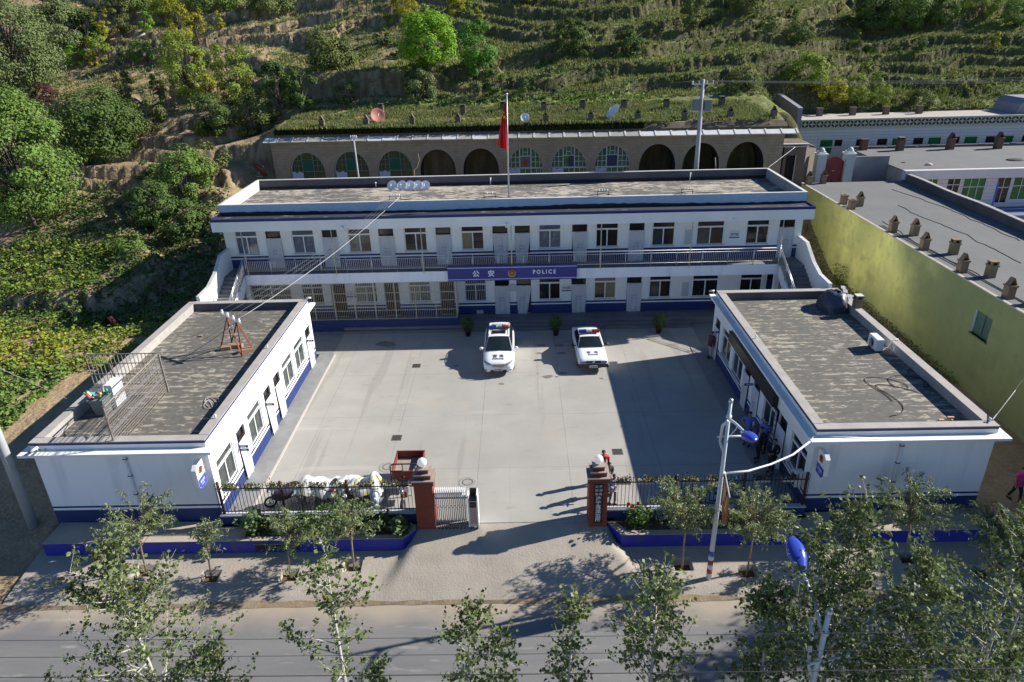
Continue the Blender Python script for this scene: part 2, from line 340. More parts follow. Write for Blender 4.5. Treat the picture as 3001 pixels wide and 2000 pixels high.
def court_detail():
    n = courtm.node_tree.nodes; l = courtm.node_tree.links; b = n['Principled BSDF']; old = b.inputs['Base Color'].links[0].from_socket
    tc = n.new('ShaderNodeNewGeometry')
    def br(w, h, ms, off):
        mp = n.new('ShaderNodeMapping'); mp.inputs['Location'].default_value = off; l.new(tc.outputs['Position'], mp.inputs[0])
        t = n.new('ShaderNodeTexBrick'); t.offset = 0; t.inputs['Scale'].default_value = 1; t.inputs['Brick Width'].default_value = w; t.inputs['Row Height'].default_value = h; t.inputs['Mortar Size'].default_value = ms
        t.inputs['Mortar Smooth'].default_value = .3; l.new(mp.outputs[0], t.inputs[0]); return t.outputs['Fac']
    f = br(4.1, 4.6, .022, (2.1, 1.6, 0))
    mx = n.new('ShaderNodeMix'); mx.data_type = 'RGBA'; l.new(old, mx.inputs[6]); mx.inputs[7].default_value = (.19, .175, .155, 1)
    nz = n.new('ShaderNodeTexNoise'); nz.inputs['Scale'].default_value = 1.2; l.new(tc.outputs['Position'], nz.inputs[0])
    mu = n.new('ShaderNodeMath'); mu.operation = 'MULTIPLY'; l.new(f, mu.inputs[0]); l.new(nz.outputs['Fac'], mu.inputs[1]); l.new(mu.outputs[0], mx.inputs[0])
    last = mx.outputs[2]
    for sc, a, c, colr, amt, st in ((.22, .52, .72, (.42, .40, .35), .6, (1, 1.8, 1)), (.9, .60, .78, (.25, .23, .20), .6, (1, 2.2, 1)), (.45, .58, .7, (.39, .34, .27), .4, (1, 1, 1)), (5.0, .66, .78, (.20, .185, .165), .5, (1, 1.4, 1)), (.5, .60, .66, (.22, .205, .185), .35, (2.6, .16, 1)), (.33, .62, .68, (.45, .43, .39), .4, (.2, 2.4, 1))):
        mp = n.new('ShaderNodeMapping'); mp.inputs['Scale'].default_value = st; mp.inputs['Location'].default_value = (sc*9, 3, 0); l.new(tc.outputs['Position'], mp.inputs[0])
        z = n.new('ShaderNodeTexNoise'); z.inputs['Scale'].default_value = sc; z.inputs['Detail'].default_value = 7; l.new(mp.outputs[0], z.inputs[0])
        r = n.new('ShaderNodeMapRange'); r.inputs[1].default_value = a; r.inputs[2].default_value = c; r.inputs[4].default_value = amt; l.new(z.outputs['Fac'], r.inputs[0])
        x = n.new('ShaderNodeMix'); x.data_type = 'RGBA'; l.new(r.outputs[0], x.inputs[0]); l.new(last, x.inputs[6]); x.inputs[7].default_value = (*colr, 1); last = x.outputs[2]
    l.new(last, b.inputs['Base Color'])
court_detail()
PITS = [(-14.9, 20.6), (-12.2, 20.3), (-9.15, 20.3), (-6.75, 20.7), (5.98, 20.5), (8.35, 20.15), (11.5, 20.6), (14.66, 20.7), (17.0, 19.95)]
def fz(x, y):
    """front ground: pavement falling to the road, with the drive ramp in the middle"""
    side = np.interp(y, [19.0, 19.35, 21.5, 24], [-.985, -.86, -.60, -.60]); drv = np.interp(y, [18.9, 19.3, 22.2, 24], [-.985, -.86, -.02, -.02])
    w0 = -4.45-.36*np.clip(21.6-y, 0, 9); w1 = 3.3+.5*np.clip(21.6-y, 0, 9)
    k = sst(w0-.45, w0+.15, x)*(1-sst(w1-.15, w1+.45, x))
    z = side*(1-k)+drv*k
    for px, py in PITS:
        z = np.where((np.abs(x-px) < .335) & (np.abs(y-py) < .285), -1.12, z)
    return z+.006*sines(x, y, 41, .9)
xp = np.unique(np.round(np.concatenate([np.arange(-19.6, 18.61, .2), np.array([p+d for p, _ in PITS for d in (-.34, -.33, .33, .34)])]), 3))
yp = np.unique(np.round(np.concatenate([np.arange(18.95, 22.55, .15), np.array([p+d for _, p in PITS for d in (-.29, -.28, .28, .29)])]), 3))
grid_terrain('pavement', xp, yp, fz, pave, smooth=False)
b = MB(); soilm = mat('pit_soil', (.10, .065, .035), .95, (.17, .12, .06), 4, .7, .6, 14)
for px, py in PITS: b.box(px-.34, px+.34, py-.29, py+.29, -1.2, -1.02, soilm)
b.build('pit_soil', kind='structure')
# thin soil strip along the road edge; its brown also paints the kerb drop's shadow
rr = random.Random(3); b = MB(); pts = []
for i in range(200):
    x = -60+i*.6; w = .06+.12*rr.random()+.06*math.sin(i*.31)+(.35 if 9 < x < 17 else 0); pts.append((x, w))
for i in range(199):
    (x0, w0), (x1, w1) = pts[i], pts[i+1]
    b.add([(x0, 18.95-w0*.5, -.955), (x1, 18.95-w1*.5, -.955), (x1, 18.95+w1, -.90+.02), (x0, 18.95+w0, -.90+.02)], [(0, 1, 2, 3)], dirt)
b.build('dirt_and_shadow_edge', kind='structure')
b = MB()
b.box(-12.4, 11.25, 22.25, 41.0, -.5, 0, courtm)
oil = mat('oil_stained_concrete', (.11, .10, .09), .6, (.26, .245, .22), 7, .9); rr = random.Random(21)
for x, y, w in ((1.14, 38.76, .22), (2.27, 38.71, .26), (2.3, 37.6, .22), (1.01, 37.66, .14), (1.39, 34.62, .24), (.85, 35.04, .07), (1.9, 34.6, .09), (2.28, 35.02, .2), (-3.9, 36.2, .12), (-8.6, 39.4, .5), (-1.2, 33.9, .13), (4.4, 34.3, .1)):
    n = 14; ph = rr.random()*6; b.add([(x+w*1.25*(1+.22*math.sin(3*k*.4488+ph)+.12*rr.uniform(-1, 1))*math.cos(k*.4488), y+w*.8*(1+.2*math.sin(2*k*.4488+ph))*math.sin(k*.4488), .004) for k in range(n)], [tuple(range(n))], oil)
b.build('courtyard', kind='structure')
b = MB(); b.box(-12.42, -11.5, 22.6, 38.0, -.3, .035, walkstone); b.box(-11.5, -11.40, 22.6, 38.0, -.3, .028, mat('pale_kerb', (.46, .42, .36), .8)); b.build('walkway', kind='structure')
b = MB(); b.box(10.2, 11.25, 22.6, 38.0, -.3, .035, walkstone); b.build('walkway', kind='structure')
# platform and three steps in front of the main block
b = MB()
b.box(-18.6, 17.6, 41.62, 42.85, -.3, .47, terrazzo)
for i, (y0, z) in enumerate(((41.3, .32), (40.98, .16))): b.box(-11.6, 11.0, y0, 41.62-.32*i if i == 0 else 41.3, -.3, z, terrazzo)
b.box(-18.6, -11.6, 38.1, 41.62, -.3, .012, walkstone); b.box(11.0, 17.6, 38.1, 41.62, -.3, .012, walkstone)
b.build('steps', kind='structure')
# yard of the cave dwellings behind the main block
b = MB(); b.box(-19, 18.2, 50.25, 61, 4.3, 4.83, mat('yard_earth', (.27, .21, .14), .95, (.19, .15, .10), 1, .7, .4, 10)); b.build('yard', kind='structure')
# ---------------------------------------------------------------- police station: shared builders
def felt(name, sx, sy, c1=(.42, .365, .28), c2=(.085, .08, .07), lap=0, th=(.44, .52)):
    """stained roofing felt: pale dust patches drawn out along the laps"""
    M = bpy.data.materials.new(name); M.use_nodes = True; n = M.node_tree.nodes; l = M.node_tree.links; b = n['Principled BSDF']; b.inputs['Roughness'].default_value = .9
    g = n.new('ShaderNodeNewGeometry'); mp = n.new('ShaderNodeMapping'); mp.inputs['Scale'].default_value = (sx, sy, 1); l.new(g.outputs['Position'], mp.inputs[0])
    nz = n.new('ShaderNodeTexNoise'); nz.inputs['Scale'].default_value = 1; nz.inputs['Detail'].default_value = 6; nz.inputs['Roughness'].default_value = .6; nz.inputs['Distortion'].default_value = .6; l.new(mp.outputs[0], nz.inputs[0])
    last = nz.outputs['Fac']
    big = n.new('ShaderNodeTexNoise'); big.inputs['Scale'].default_value = .22; big.inputs['Detail'].default_value = 3; l.new(g.outputs['Position'], big.inputs[0])
    ad = n.new('ShaderNodeMath'); ad.operation = 'MULTIPLY_ADD'; ad.inputs[1].default_value = .55; ad.inputs[2].default_value = -.275; l.new(big.outputs['Fac'], ad.inputs[0])
    a2 = n.new('ShaderNodeMath'); a2.operation = 'ADD'; l.new(last, a2.inputs[0]); l.new(ad.outputs[0], a2.inputs[1]); last = a2.outputs[0]
    if lap:
        sp = n.new('ShaderNodeSeparateXYZ'); l.new(g.outputs['Position'], sp.inputs[0])
        wv = n.new('ShaderNodeMath'); wv.operation = 'MULTIPLY'; wv.inputs[1].default_value = 1/lap; l.new(sp.outputs[1], wv.inputs[0])
        fr = n.new('ShaderNodeMath'); fr.operation = 'FRACT'; l.new(wv.outputs[0], fr.inputs[0])
        m2 = n.new('ShaderNodeMapRange'); m2.inputs[1].default_value = 0; m2.inputs[2].default_value = .85; m2.inputs[3].default_value = .05; m2.inputs[4].default_value = -.06; l.new(fr.outputs[0], m2.inputs[0])
        a3 = n.new('ShaderNodeMath'); a3.operation = 'ADD'; l.new(last, a3.inputs[0]); l.new(m2.outputs[0], a3.inputs[1]); last = a3.outputs[0]
    r = n.new('ShaderNodeValToRGB'); e = r.color_ramp.elements; e[0].position = th[0]; e[0].color = (*c2, 1); e[1].position = th[1]; e[1].color = (*c1, 1)
    x = r.color_ramp.elements.new((th[0]+th[1])/2-.012); x.color = (c1[0]*.42, c1[1]*.42, c1[2]*.42, 1)
    l.new(last, r.inputs[0])
    f2 = n.new('ShaderNodeTexNoise'); f2.inputs['Scale'].default_value = 3; f2.inputs['Detail'].default_value = 8; l.new(g.outputs['Position'], f2.inputs[0])
    hs = n.new('ShaderNodeHueSaturation'); mr = n.new('ShaderNodeMapRange'); mr.inputs[3].default_value = .6; mr.inputs[4].default_value = 1.4; l.new(f2.outputs['Fac'], mr.inputs[0]); l.new(mr.outputs[0], hs.inputs['Value']); l.new(r.outputs[0], hs.inputs['Color']); l.new(hs.outputs[0], b.inputs['Base Color'])
    bp = n.new('ShaderNodeBump'); bp.inputs['Strength'].default_value = .3; bp.inputs['Distance'].default_value = .02; l.new(last, bp.inputs['Height']); l.new(bp.outputs[0], b.inputs['Normal'])
    return M
felt_main = felt('weathered_roof_felt', 1.7, 5.0, (.40, .35, .275), (.115, .108, .096), th=(.49, .57))
felt_wing = felt('lapped_roof_felt', 2.3, 6.0, (.33, .295, .235), (.115, .108, .093), lap=.48, th=(.49, .60))

def facade(b, P, u0, u1, z0, z1, ops, zmat, depth=.2, zb=()):
    """wall face with true openings; P(u, z, out) gives world points"""
    us = sorted({u0, u1} | {v for o in ops for v in o[:2]}); zs = sorted({z0, z1} | {v for o in ops for v in o[2:]} | set(zb))
    for i in range(len(us)-1):
        for j in range(len(zs)-1):
            a, c, d, e = us[i], us[i+1], zs[j], zs[j+1]; um, zm = (a+c)/2, (d+e)/2
            if zm < z0 or zm > z1: continue
            if any(o[0] < um < o[1] and o[2] < zm < o[3] for o in ops): continue
            b.quad(P(a, d, 0), P(c, d, 0), P(c, e, 0), P(a, e, 0), zmat(zm))
    for a, c, d, e in ops:
        for q in (((a, d), (c, d)), ((c, d), (c, e)), ((c, e), (a, e)), ((a, e), (a, d))):
            (p, r), (s_, t) = q; b.quad(P(p, r, 0), P(s_, t, 0), P(s_, t, -depth), P(p, r, -depth), white)
WCACHE = {}
PANES = [(glass_d, glass_r), (glass_d, glass_d), (glass_g, glass_r), (glass_b, glass_b), (glass_y, glass_d), (glass_g, glass_g), (glass_d, glass_y)]
def window(parent, loc, rotz, w, h, style=0, tr=.42, bars=False):
    """sliding window: frame with transom light over two sashes; panes are its child"""
    key = (round(w, 2), round(h, 2), style, bars)
    if key not in WCACHE:
        f = MB(); g = MB(); t = .06; x0, x1 = -w/2, w/2; zt = h-tr
        for a, c, d, e in ((x0, x1, 0, t), (x0, x1, h-t, h), (x0, x0+t, t, h-t), (x1-t, x1, t, h-t), (x0+t, x1-t, zt-.05, zt+.05), (-.035, .035, t, zt-.05)): f.box(a, c, -.05, .04, d, e, alu)
        f.box(x0-.04, x1+.04, -.16, -.05, -.06, 0, alu)
        A, B = PANES[style]
        g.box(x0+t, x1-t, 0, .015, zt+.05, h-t, B); g.box(x0+t, -.035, -.012, .003, t, zt-.05, A); g.box(.035, x1-t, 0, .015, t, zt-.05, B)
        if bars:
            k = int(w/.12)
            for i in range(1, k): f.bar((x0+w*i/k, -.14, .0), (x0+w*i/k, -.14, h), .016, .016, alu)
            for z in (.02, h*.5, h-.02): f.bar((x0, -.14, z), (x1, -.14, z), .016, .02, alu)
        fo = f.build('window', parent, loc, local=True); go = g.build('pane', fo, (0, 0, 0), local=True)
        WCACHE[key] = (fo.data, go.data); fo.rotation_euler.z = rotz; return fo
    fm, gm = WCACHE[key]
    fo = bpy.data.objects.new('window', fm); COL.objects.link(fo); fo.parent = parent; fo.location = loc; fo.rotation_euler.z = rotz
    go = bpy.data.objects.new('pane', gm); COL.objects.link(go); go.parent = fo
    return fo
DCACHE = {}
def door(parent, loc, rotz, w=.95, h=2.5, brown=False):
    """door leaf with dark top light"""
    k = (w, h, brown)
    if k not in DCACHE:
        f = MB(); g = MB(); x0, x1 = -w/2, w/2; mt = doorwood; t = .05
        for a, c, d, e in ((x0, x0+t, 0, h), (x1-t, x1, 0, h), (x0+t, x1-t, h-t, h), (x0+t, x1-t, 1.95, 2.0)): f.box(a, c, -.04, .05, d, e, mt)
        f.box(x0+t, x1-t, .0, .04, .01, 1.95, doorwood if brown else navy)
        g.box(x0+t, x1-t, 0, .015, 2.0, h-t, glass_r if brown else glass_d)
        fo = f.build('door', parent, loc, local=True); go = g.build('top_light', fo, (0, 0, 0), local=True); DCACHE[k] = (fo.data, go.data); fo.rotation_euler.z = rotz; return fo
    fo = bpy.data.objects.new('door', DCACHE[k][0]); COL.objects.link(fo); fo.parent = parent; fo.location = loc; fo.rotation_euler.z = rotz
    go = bpy.data.objects.new('top_light', DCACHE[k][1]); COL.objects.link(go); go.parent = fo
    return fo
def curtain(loc, rotz, label, group, w=.98, h=2.02, tuck=0, seed=0):
    """cloth door curtain hanging from its rail, with the faded print in the middle"""
    r = random.Random(seed); b = MB(); nx, nz = 14, 12; vs = []; ph = r.random()*6
    for j in range(nz+1):
        t = j/nz; z = h*(1-t)
        for i in range(nx+1):
            u = i/nx-.5; x = u*w*(1-abs(tuck)*max(0, t-.15)*.45)+tuck*.10*t
            vs.append((x, -.02-.022*math.sin(u*17+ph+t*1.3)*(.25+t)-.015*t, z-.05*(1-4*u*u)*(j == 0)+(.03*math.sin(u*9+ph) if j == nz else 0)))
    fs = [(j*(nx+1)+i, j*(nx+1)+i+1, (j+1)*(nx+1)+i+1, (j+1)*(nx+1)+i) for j in range(nz) for i in range(nx)]
    b.add(vs, fs, cloth_w, True); b.tube([(-w/2, -.02, h-.02), (w/2, -.02, h-.02)], .012, alu, 6)
    for i in range(6):                                        # arc of small printed characters over a straight line of print
        a = R(150-24*i); x, z = .17*math.cos(a), h*.55+.10*math.sin(a); x += tuck*.05
        b.box(x-.022, x+.022, -.075, -.072, z-.022, z-.006, print_red); b.box(x-.022, x+.022, -.075, -.072, z+.006, z+.02, print_red); b.box(x-.005, x+.005, -.0755, -.0715, z-.025, z+.025, print_red)
    for i in range(7):
        x = -.16+i*.053+tuck*.05; b.box(x-.018, x+.018, -.075, -.072, h*.49-.012, h*.49+.012, print_red)
    o = b.build('door_curtain', None, loc, local=True); o.rotation_euler.z = rotz
    return tag(o, label, 'curtain', group)
def ring(b, x0, x1, y0, y1, t, z0, z1, ms, mt, tz=.05, mi=None):
    """parapet wall round a roof with coping on top"""
    for i, (a, c, d, e) in enumerate(((x0, x1, y0, y0+t), (x0, x1, y1-t, y1), (x0, x0+t, y0+t, y1-t), (x1-t, x1, y0+t, y1-t))):
        b.box(a, c, d, e, z0, z1-tz, ms if mi is None else mi[i]); b.box(a-.012, c+.012, d-.012, e+.012, z1-tz, z1, mt)

# ---------------------------------------------------------------- two-storey main block
MX0, MX1, MY0, MY1 = -18.88, 17.81, 42.81, 50.19
main = thing('police_building', 'long two-storey white and navy police building at the back of the yard', 'building', (-.5, 46.5, 0))
Pm = lambda u, z, d: (u, MY0-d, z)
F1, F2 = .47, 4.02
def bandm(f):
    def g(z):
        h = z-f
        return navy if h < .61 else white if h < .70 else navyline if h < .82 else white
    return g
upW = [(-18.21, 0), (-14.58, 1), (-10.97, 2), (-7.39, 3), (-3.75, 4), (1.17, 5), (4.81, 6), (8.38, 7), (14.33, 9)]
upWst = [3, 3, 2, 0, 4, 3, 0, 5, 0, 1]
upD = [-16.23, -12.62, -9.02, -5.37, -1.76, -.34, 3.30, 6.92, 16.38]
loW = [(-14.52, True), (-10.97, True), (-7.40, True), (-3.73, True), (1.15, False), (4.80, False), (8.40, False), (14.33, False)]
loD = [(-12.55, True), (-9.02, True), (-5.36, True), (-1.74, False), (-.31, False), (3.29, False), (6.93, False), (16.05, False)]
DW, WW = .96, 1.44
ops_u = [(x, x+WW, F2+.93, F2+2.52) for x, _ in upW]+[(11.20, 12.94, F2+.93, F2+2.52)]+[(x, x+DW, F2, F2+2.5) for x in upD]
ops_l = [(x, x+WW, F1+.93, F1+2.52) for x, _ in loW]+[(11.22, 12.92, F1+.93, F1+2.52), (-17.85, -15.2, F1+.7, F1+2.5)]+[(x, x+DW, F1, F1+2.5) for x, _ in loD]
b = MB()
facade(b, Pm, MX0, MX1, 0, F2, ops_l, bandm(F1), zb=(F1, F1+.61, F1+.70, F1+.82))
facade(b, Pm, MX0, MX1, F2, 7.5, ops_u, bandm(F2), zb=(F2+.61, F2+.70, F2+.82))
b.box(MX0+.02, MX1-.02, MY0+.22, MY0+.30, 0, 7.3, tar_void_black)  # black sheet behind the openings stands in for dark rooms
b.quad((MX0, MY0, 0), (MX0, MY1, 0), (MX0, MY1, 7.5), (MX0, MY0, 7.5), white); b.quad((MX1, MY0, 0), (MX1, MY1, 0), (MX1, MY1, 7.5), (MX1, MY0, 7.5), white)
b.quad((MX0, MY1, 0), (MX1, MY1, 0), (MX1, MY1, 7.5), (MX0, MY1, 7.5), cement)
b.build('wall', main)
b = MB(); b.quad((MX0+.1, MY0+.05, 7.53), (MX1-.1, MY0+.05, 7.53), (MX1-.1, MY1-.1, 7.53), (MX0+.1, MY1-.1, 7.53), felt_main); b.build('roof', main)
b = MB(); ring(b, MX0, MX1, MY0-.05, MY1, .17, 7.3, 8.22, parblue, cap_w, .04, mi=(parblue, darkcem, mat('pale_grey_parapet', (.55, .52, .49), .85, (.38, .36, .35), 1.5, .7, .2, 20), cement))
rr = random.Random(5); n = 120; pts = []                       # ragged bitumen upstand brushed along the foot of the parapet
for i in range(n+1): pts.append((MX0+.01+(MX1-MX0-.02)*i/n, 7.66+.05*rr.random()+.07*math.sin(i*.09+1)+.04*(i/n)))
b.add([(x, MY0-.054, 7.5) for x, z in pts]+[(x, MY0-.054, z) for x, z in pts], [(i, i+1, n+2+i, n+1+i) for i in range(n)], tar_void_black)
b.box(MX0+.17, MX1-.17, MY1-.2, MY1-.171, 7.5, 7.74, tar_void_black)
b.build('parapet', main)
b = MB(); CY = 41.5
b.box(MX0-.1, MX1+.1, CY, MY0-.052, 6.84, 7.54, white); b.box(MX0-.1, MX1+.1, CY-.006, CY+.11, 7.46, 7.62, navyline); b.box(MX0-.106, MX0-.004, CY+.11, MY0-.06, 7.46, 7.62, navyline); b.box(MX1+.004, MX1+.106, CY+.11, MY0-.06, 7.46, 7.62, navyline)
b.quad((MX0, CY+.11, 7.546), (MX1, CY+.11, 7.546), (MX1, MY0-.055, 7.546), (MX0, MY0-.055, 7.546), mat('gutter_bitumen_with_grit', (.03, .03, .035), .8, (.30, .28, .26), 2.2, .9, .3, 20, stretch=(.6, 3, 1), sharp=(.6, .68)))
b.build('canopy', main)
b = MB(); b.box(-17.5, 16.2, CY, MY0-.004, 3.34, 4.0, white_old); b.box(-17.5, 16.2, CY+.01, MY0-.005, 4.0, 4.02, terrazzo); b.build('balcony', main)
st = iter([3, 3, 2, 0, 4, 5, 1, 0, 1])
for (x, k), s_ in zip(upW, [3, 3, 2, 0, 4, 3, 0, 2, 1]): window(main, (x+WW/2+.5, MY0+.1-46.5, F2+.93), 0, WW, 1.59, s_)
window(main, (12.07+.5, MY0+.1-46.5, F2+.93), 0, 1.74, 1.59, 2)
for (x, bars), s_ in zip(loW, [1, 4, 4, 0, 0, 6, 2, 1]): window(main, (x+WW/2+.5, MY0+.1-46.5, F1+.93), 0, WW, 1.59, s_, bars=bars)
window(main, (12.07+.5, MY0+.1-46.5, F1+.93), 0, 1.70, 1.59, 1)
window(main, (-16.52+.5, MY0+.1-46.5, F1+.7), 0, 2.65, 1.8, 1, bars=True)
for x in upD: door(main, (x+DW/2+.5, MY0+.12-46.5, F2), 0, DW)
for x, br_ in loD: door(main, (x+DW/2+.5, MY0+.12-46.5, F1), 0, DW, brown=br_)
b = MB()
for x, f in ((10.65, F2), (10.75, F1)): b.box(x-.2, x+.25, MY0-.05, MY0-.002, f+1.0, f+1.95, mat('grey_meter_box', (.45, .47, .50), .5))
b.box(-.83, -.38, MY0-.06, MY0-.002, F1+1.6, F1+2.1, MATS['grey_meter_box']); b.box(-3.0, -2.55, MY0-.03, MY0-.002, F1+.05, F1+.28, MATS['grey_meter_box'])
b.build('meter_box', main)
def rail(b, p0, p1, hgt=1.03, step=.118, npost=2, mt=steel):
    p0 = Vector(p0); p1 = Vector(p1); L = (p1-p0).length; d = (p1-p0)/L; upv = Vector((0, 0, 1))
    for z, r in ((hgt, .03), (hgt-.16, .018), (.22, .018)): b.tube([p0+upv*z, p1+upv*z], r, mt, 8)
    for i in range(npost): q = p0+d*(L*i/(npost-1)); b.tube([q, q+upv*(hgt+.02)], .028, mt, 8)
    k = int(L/step)
    for i in range(1, k): q = p0+d*(L*i/k); b.bar(q+upv*.22, q+upv*(hgt-.16), .017, .017, mt)
b = MB(); rail(b, (-17.37, CY+.05, F2), (16.15, CY+.05, F2), npost=22); b.tube([(-17.37, CY+.05, F2), (-17.37, CY+.05, F2+1.12)], .04, steel); b.ball((16.15, CY+.05, F2+1.16), .07, steel); b.tube([(16.15, CY+.05, F2), (16.15, CY+.05, F2+1.12)], .04, steel); b.build('balcony_railing', main)
for x in (-17.24, -11.66, -6.12, -.56, 5.0, 10.57, 16.12):
    b = MB(); b.tube([(x, CY+.02, F2-.15), (x, CY+.02, 6.84)], .035, cream_metal, 8); b.build('support_pole', main)
for sx, xo, xi in ((-1, -18.88, -17.5), (1, 17.82, 16.2)):
    b = MB(); w0, w1 = (xo-.02, xo+.18) if sx < 0 else (xo-.18, xo+.02)
    prof = [(42.80, 0), (42.80, 5.42), (41.5, 5.40), (40.15, 4.60), (39.0, 4.22), (37.5, 4.16), (37.5, 0)]
    b.prism(prof, 0, w0, w1, white); nrm = []
    for (y0, z0), (y1, z1) in zip(prof[1:5], prof[2:6]): b.add([(w0-.01, y0, z0+.004), (w1+.01, y0, z0+.004), (w1+.01, y1, z1+.004), (w0-.01, y1, z1+.004)], [(0, 1, 2, 3)], cap_w)
    b.build('stair_wall', main)
    b = MB(); a, c = (w1, xi) if sx < 0 else (xi, w0); n = 11
    b.box(a, c, 41.1, MY0-.006, 3.5, F2-.003, terrazzo)
    for i in range(n): b.box(a, c, 41.1-.31*(i+1), 41.1-.31*i-.002, 1.3, F2-.165*(i+1), terrazzo)
    b.build('staircase', main)
    b = MB(); q = xi-.06 if sx > 0 else xi+.06
    b.prism([(41.3, F2-.02), (41.3, 3.3), (37.7, 1.2), (37.7, 2.15)], 0, min(q, xi), max(q, xi), white); b.box(xi-.15, xi+.15, 41.5, 41.8, 0, 3.34, white); b.build('stair_stringer', main)
    b = MB(); rail(b, (q, 41.35, F2), (q, 37.8, 2.2), npost=4, step=.16); b.ball((q, 37.8, 3.3), .07, steel); b.build('stair_railing', main)
ncur = 0
for i, x in enumerate(upD):
    curtain((x+DW/2, MY0-.03, F2-.02), 0, 'white door curtain with red print on the balcony floor, %s from the left' % ORD[i], 'white door curtains upstairs', tuck=(0, 0, 0, 0, .5, -.8, .5, 0, 0)[i], seed=i)
for i, x in enumerate([q for q, br_ in loD if not br_][:4]):
    curtain((x+DW/2, MY0-.03, F1-.02), 0, 'white door curtain on the ground floor of the two-storey block, %s from the left' % ORD[i], 'white door curtains downstairs', tuck=(0, -1.0, .3, .2)[i], seed=20+i)
# blue sign on the balcony front
sg = thing('police_sign', 'long navy sign reading POLICE in white with a gold badge, on the balcony front', 'sign', (-.55, CY, 3.85))
b = MB(); signblue = mat('sign_blue', (.030, .035, .22), .45); b.box(-4.62, 3.52, CY-.14, CY-.005, 3.36, 4.33, signblue); 
lilac = mat('pale_sign_line', (.55, .56, .74), .5)
for z in (3.44, 4.2): b.box(-4.62, 3.52, CY-.146, CY-.14, z, z+.045, lilac)
b.build('board', sg)
letw = mat('white_lettering', (.78, .78, .82), .5)
lettering('公', .44, letw, 'lettering', sg, (-2.28, -.15, -.04), (R(90), 0, 0), bold=.012); lettering('安', .44, letw, 'lettering', sg, (-1.32, -.15, -.04), (R(90), 0, 0), bold=.012)
lettering('P O L I C E', .36, letw, 'lettering', sg, (2.02, -.15, .02), (R(90), 0, 0), bold=.014, sx=.86)
gold = mat('gold_paint', (.50, .33, .07), .35, metal=.4); crimson = mat('crimson_paint', (.30, .025, .02), .5); darkblue = mat('deep_blue_enamel', (.02, .02, .06), .4)
def badge(parent, c, r, M):
    """round police badge: wheat wreath, dark shield, red disc with small gold gate and star"""
    b = MB(); b.M = Matrix.Translation(c) @ M
    def disc(rx, ry, oz, y, mt, n=20): 
        vs = [(rx*math.cos(6.283*k/n), y, oz+ry*math.sin(6.283*k/n)) for k in range(n)]; b.add(vs+[(0, y, oz)], [(k, (k+1) % n, n) for k in range(n)], mt)
    for s_ in (-1, 1):
        for k in range(9):
            a = R(-95+k*17); b.ball((s_*r*.80*math.cos(a), -.02, r*.82*math.sin(a)-.1*r), r*.27, gold, 6, (1, .25, .8))
    b.box(-r*.7, r*.7, -.03, -.004, -r*1.0, -r*.72, gold)
    disc(r*.78, r*.86, .1*r, -.035, darkblue); disc(r*.62, r*.62, .2*r, -.045, gold); disc(r*.54, r*.54, .2*r, -.052, crimson)
    b.box(-r*.28, r*.28, -.06, -.053, -.02*r, .12*r, gold); b.box(-r*.4, r*.4, -.06, -.053, -.2*r, -.1*r, gold); b.ball((0, -.055, .45*r), r*.09, gold, 5, (1, .3, 1))
    return b.build('badge', parent)
badge(sg, (-.56, CY-.14, 3.86), .25, Matrix.Identity(4))
# little department plates on the walls
def plate(x, z, txt, lab):
    t = thing('door_plate', lab, 'sign', (x, MY0-.004, z)); b = MB(); b.box(x-.32, x+.32, MY0-.02, MY0-.004, z-.14, z+.3, mat('white_plate', (.66, .67, .70), .5)); b.box(x-.32, x+.32, MY0-.026, MY0-.02, z-.2, z-.13, navyline); b.build('board', t)
    lettering(txt, .17, navyline, 'lettering', t, (0, -.018, .03), (R(90), 0, 0), bold=.004)
plate(13.6, F2+1.55, '生活区', 'white plate with three characters on the upper floor wall at right')
plate(2.98, F1+1.72, '办公区', 'white plate with three characters on the ground floor wall right of the sign')
plate(-11.25, F1+1.6, '办案区', 'white plate with three characters behind the ground floor grille')
# security grille on the ground floor
gr = thing('security_grille', 'cream steel security grille closing the ground floor arcade at left', 'grille', (-10.5, 41.5, .45))
b = MB(); gx0, gx1, gy = -17.3, -4.2, 41.52
def grill(b, p, q, z0, z1, st=.118):
    p = Vector(p); q = Vector(q); L = (q-p).length; k = int(L/st)
    for i in range(k+1): r = p+(q-p)*i/k; b.bar((r.x, r.y, z0), (r.x, r.y, z1), .016, .016, cream_metal)
    for z in (z0+.02, z0+.62, 2.05, 2.62, z1-.02): b.bar((p.x, p.y, z), (q.x, q.y, z), .03, .03, cream_metal)
grill(b, (gx0, gy, 0), (gx1, gy, 0), .80, 3.33); b.build('bars', gr)
b = MB(); grill(b, (gx1, gy, 0), (gx1, MY0-.05, 0), .80, 3.33); b.build('side_bars', gr)
for i in range(11):
    x = gx1-1.31*i
    if x > gx0: b = MB(); b.bar((x, gy-.02, .80), (x, gy-.02, 3.33), .045, .045, cream_metal); b.build('post', gr)
b = MB(); b.box(gx0, gx1+.1, gy-.1, gy+.12, .0, .80, navy); b.build('base_wall', gr)
for i, x in enumerate((-10.9, -.85, 13.0)):
    b = MB(); b.cyl(x, CY+.2, 6.70, 6.84, .07, alu); b.ball((x, CY+.12, 6.98), .09, alu, 10); b.box(x-.03, x+.03, CY-.06, CY+.0, 6.96, 7.02, alu); b.lathe([(.001, .09), (.075, .07), (.09, 0), (.07, -.07), (.001, -.09)], (x, CY-.1, 6.99), alu)
    o = b.build('security_camera', None, (x, CY-.05, 6.9)); tag(o, 'small white dome camera under the roof canopy, %s' % ('near the left end', 'above the police sign', 'toward the right end')[i], 'camera', 'dome cameras along the canopy')
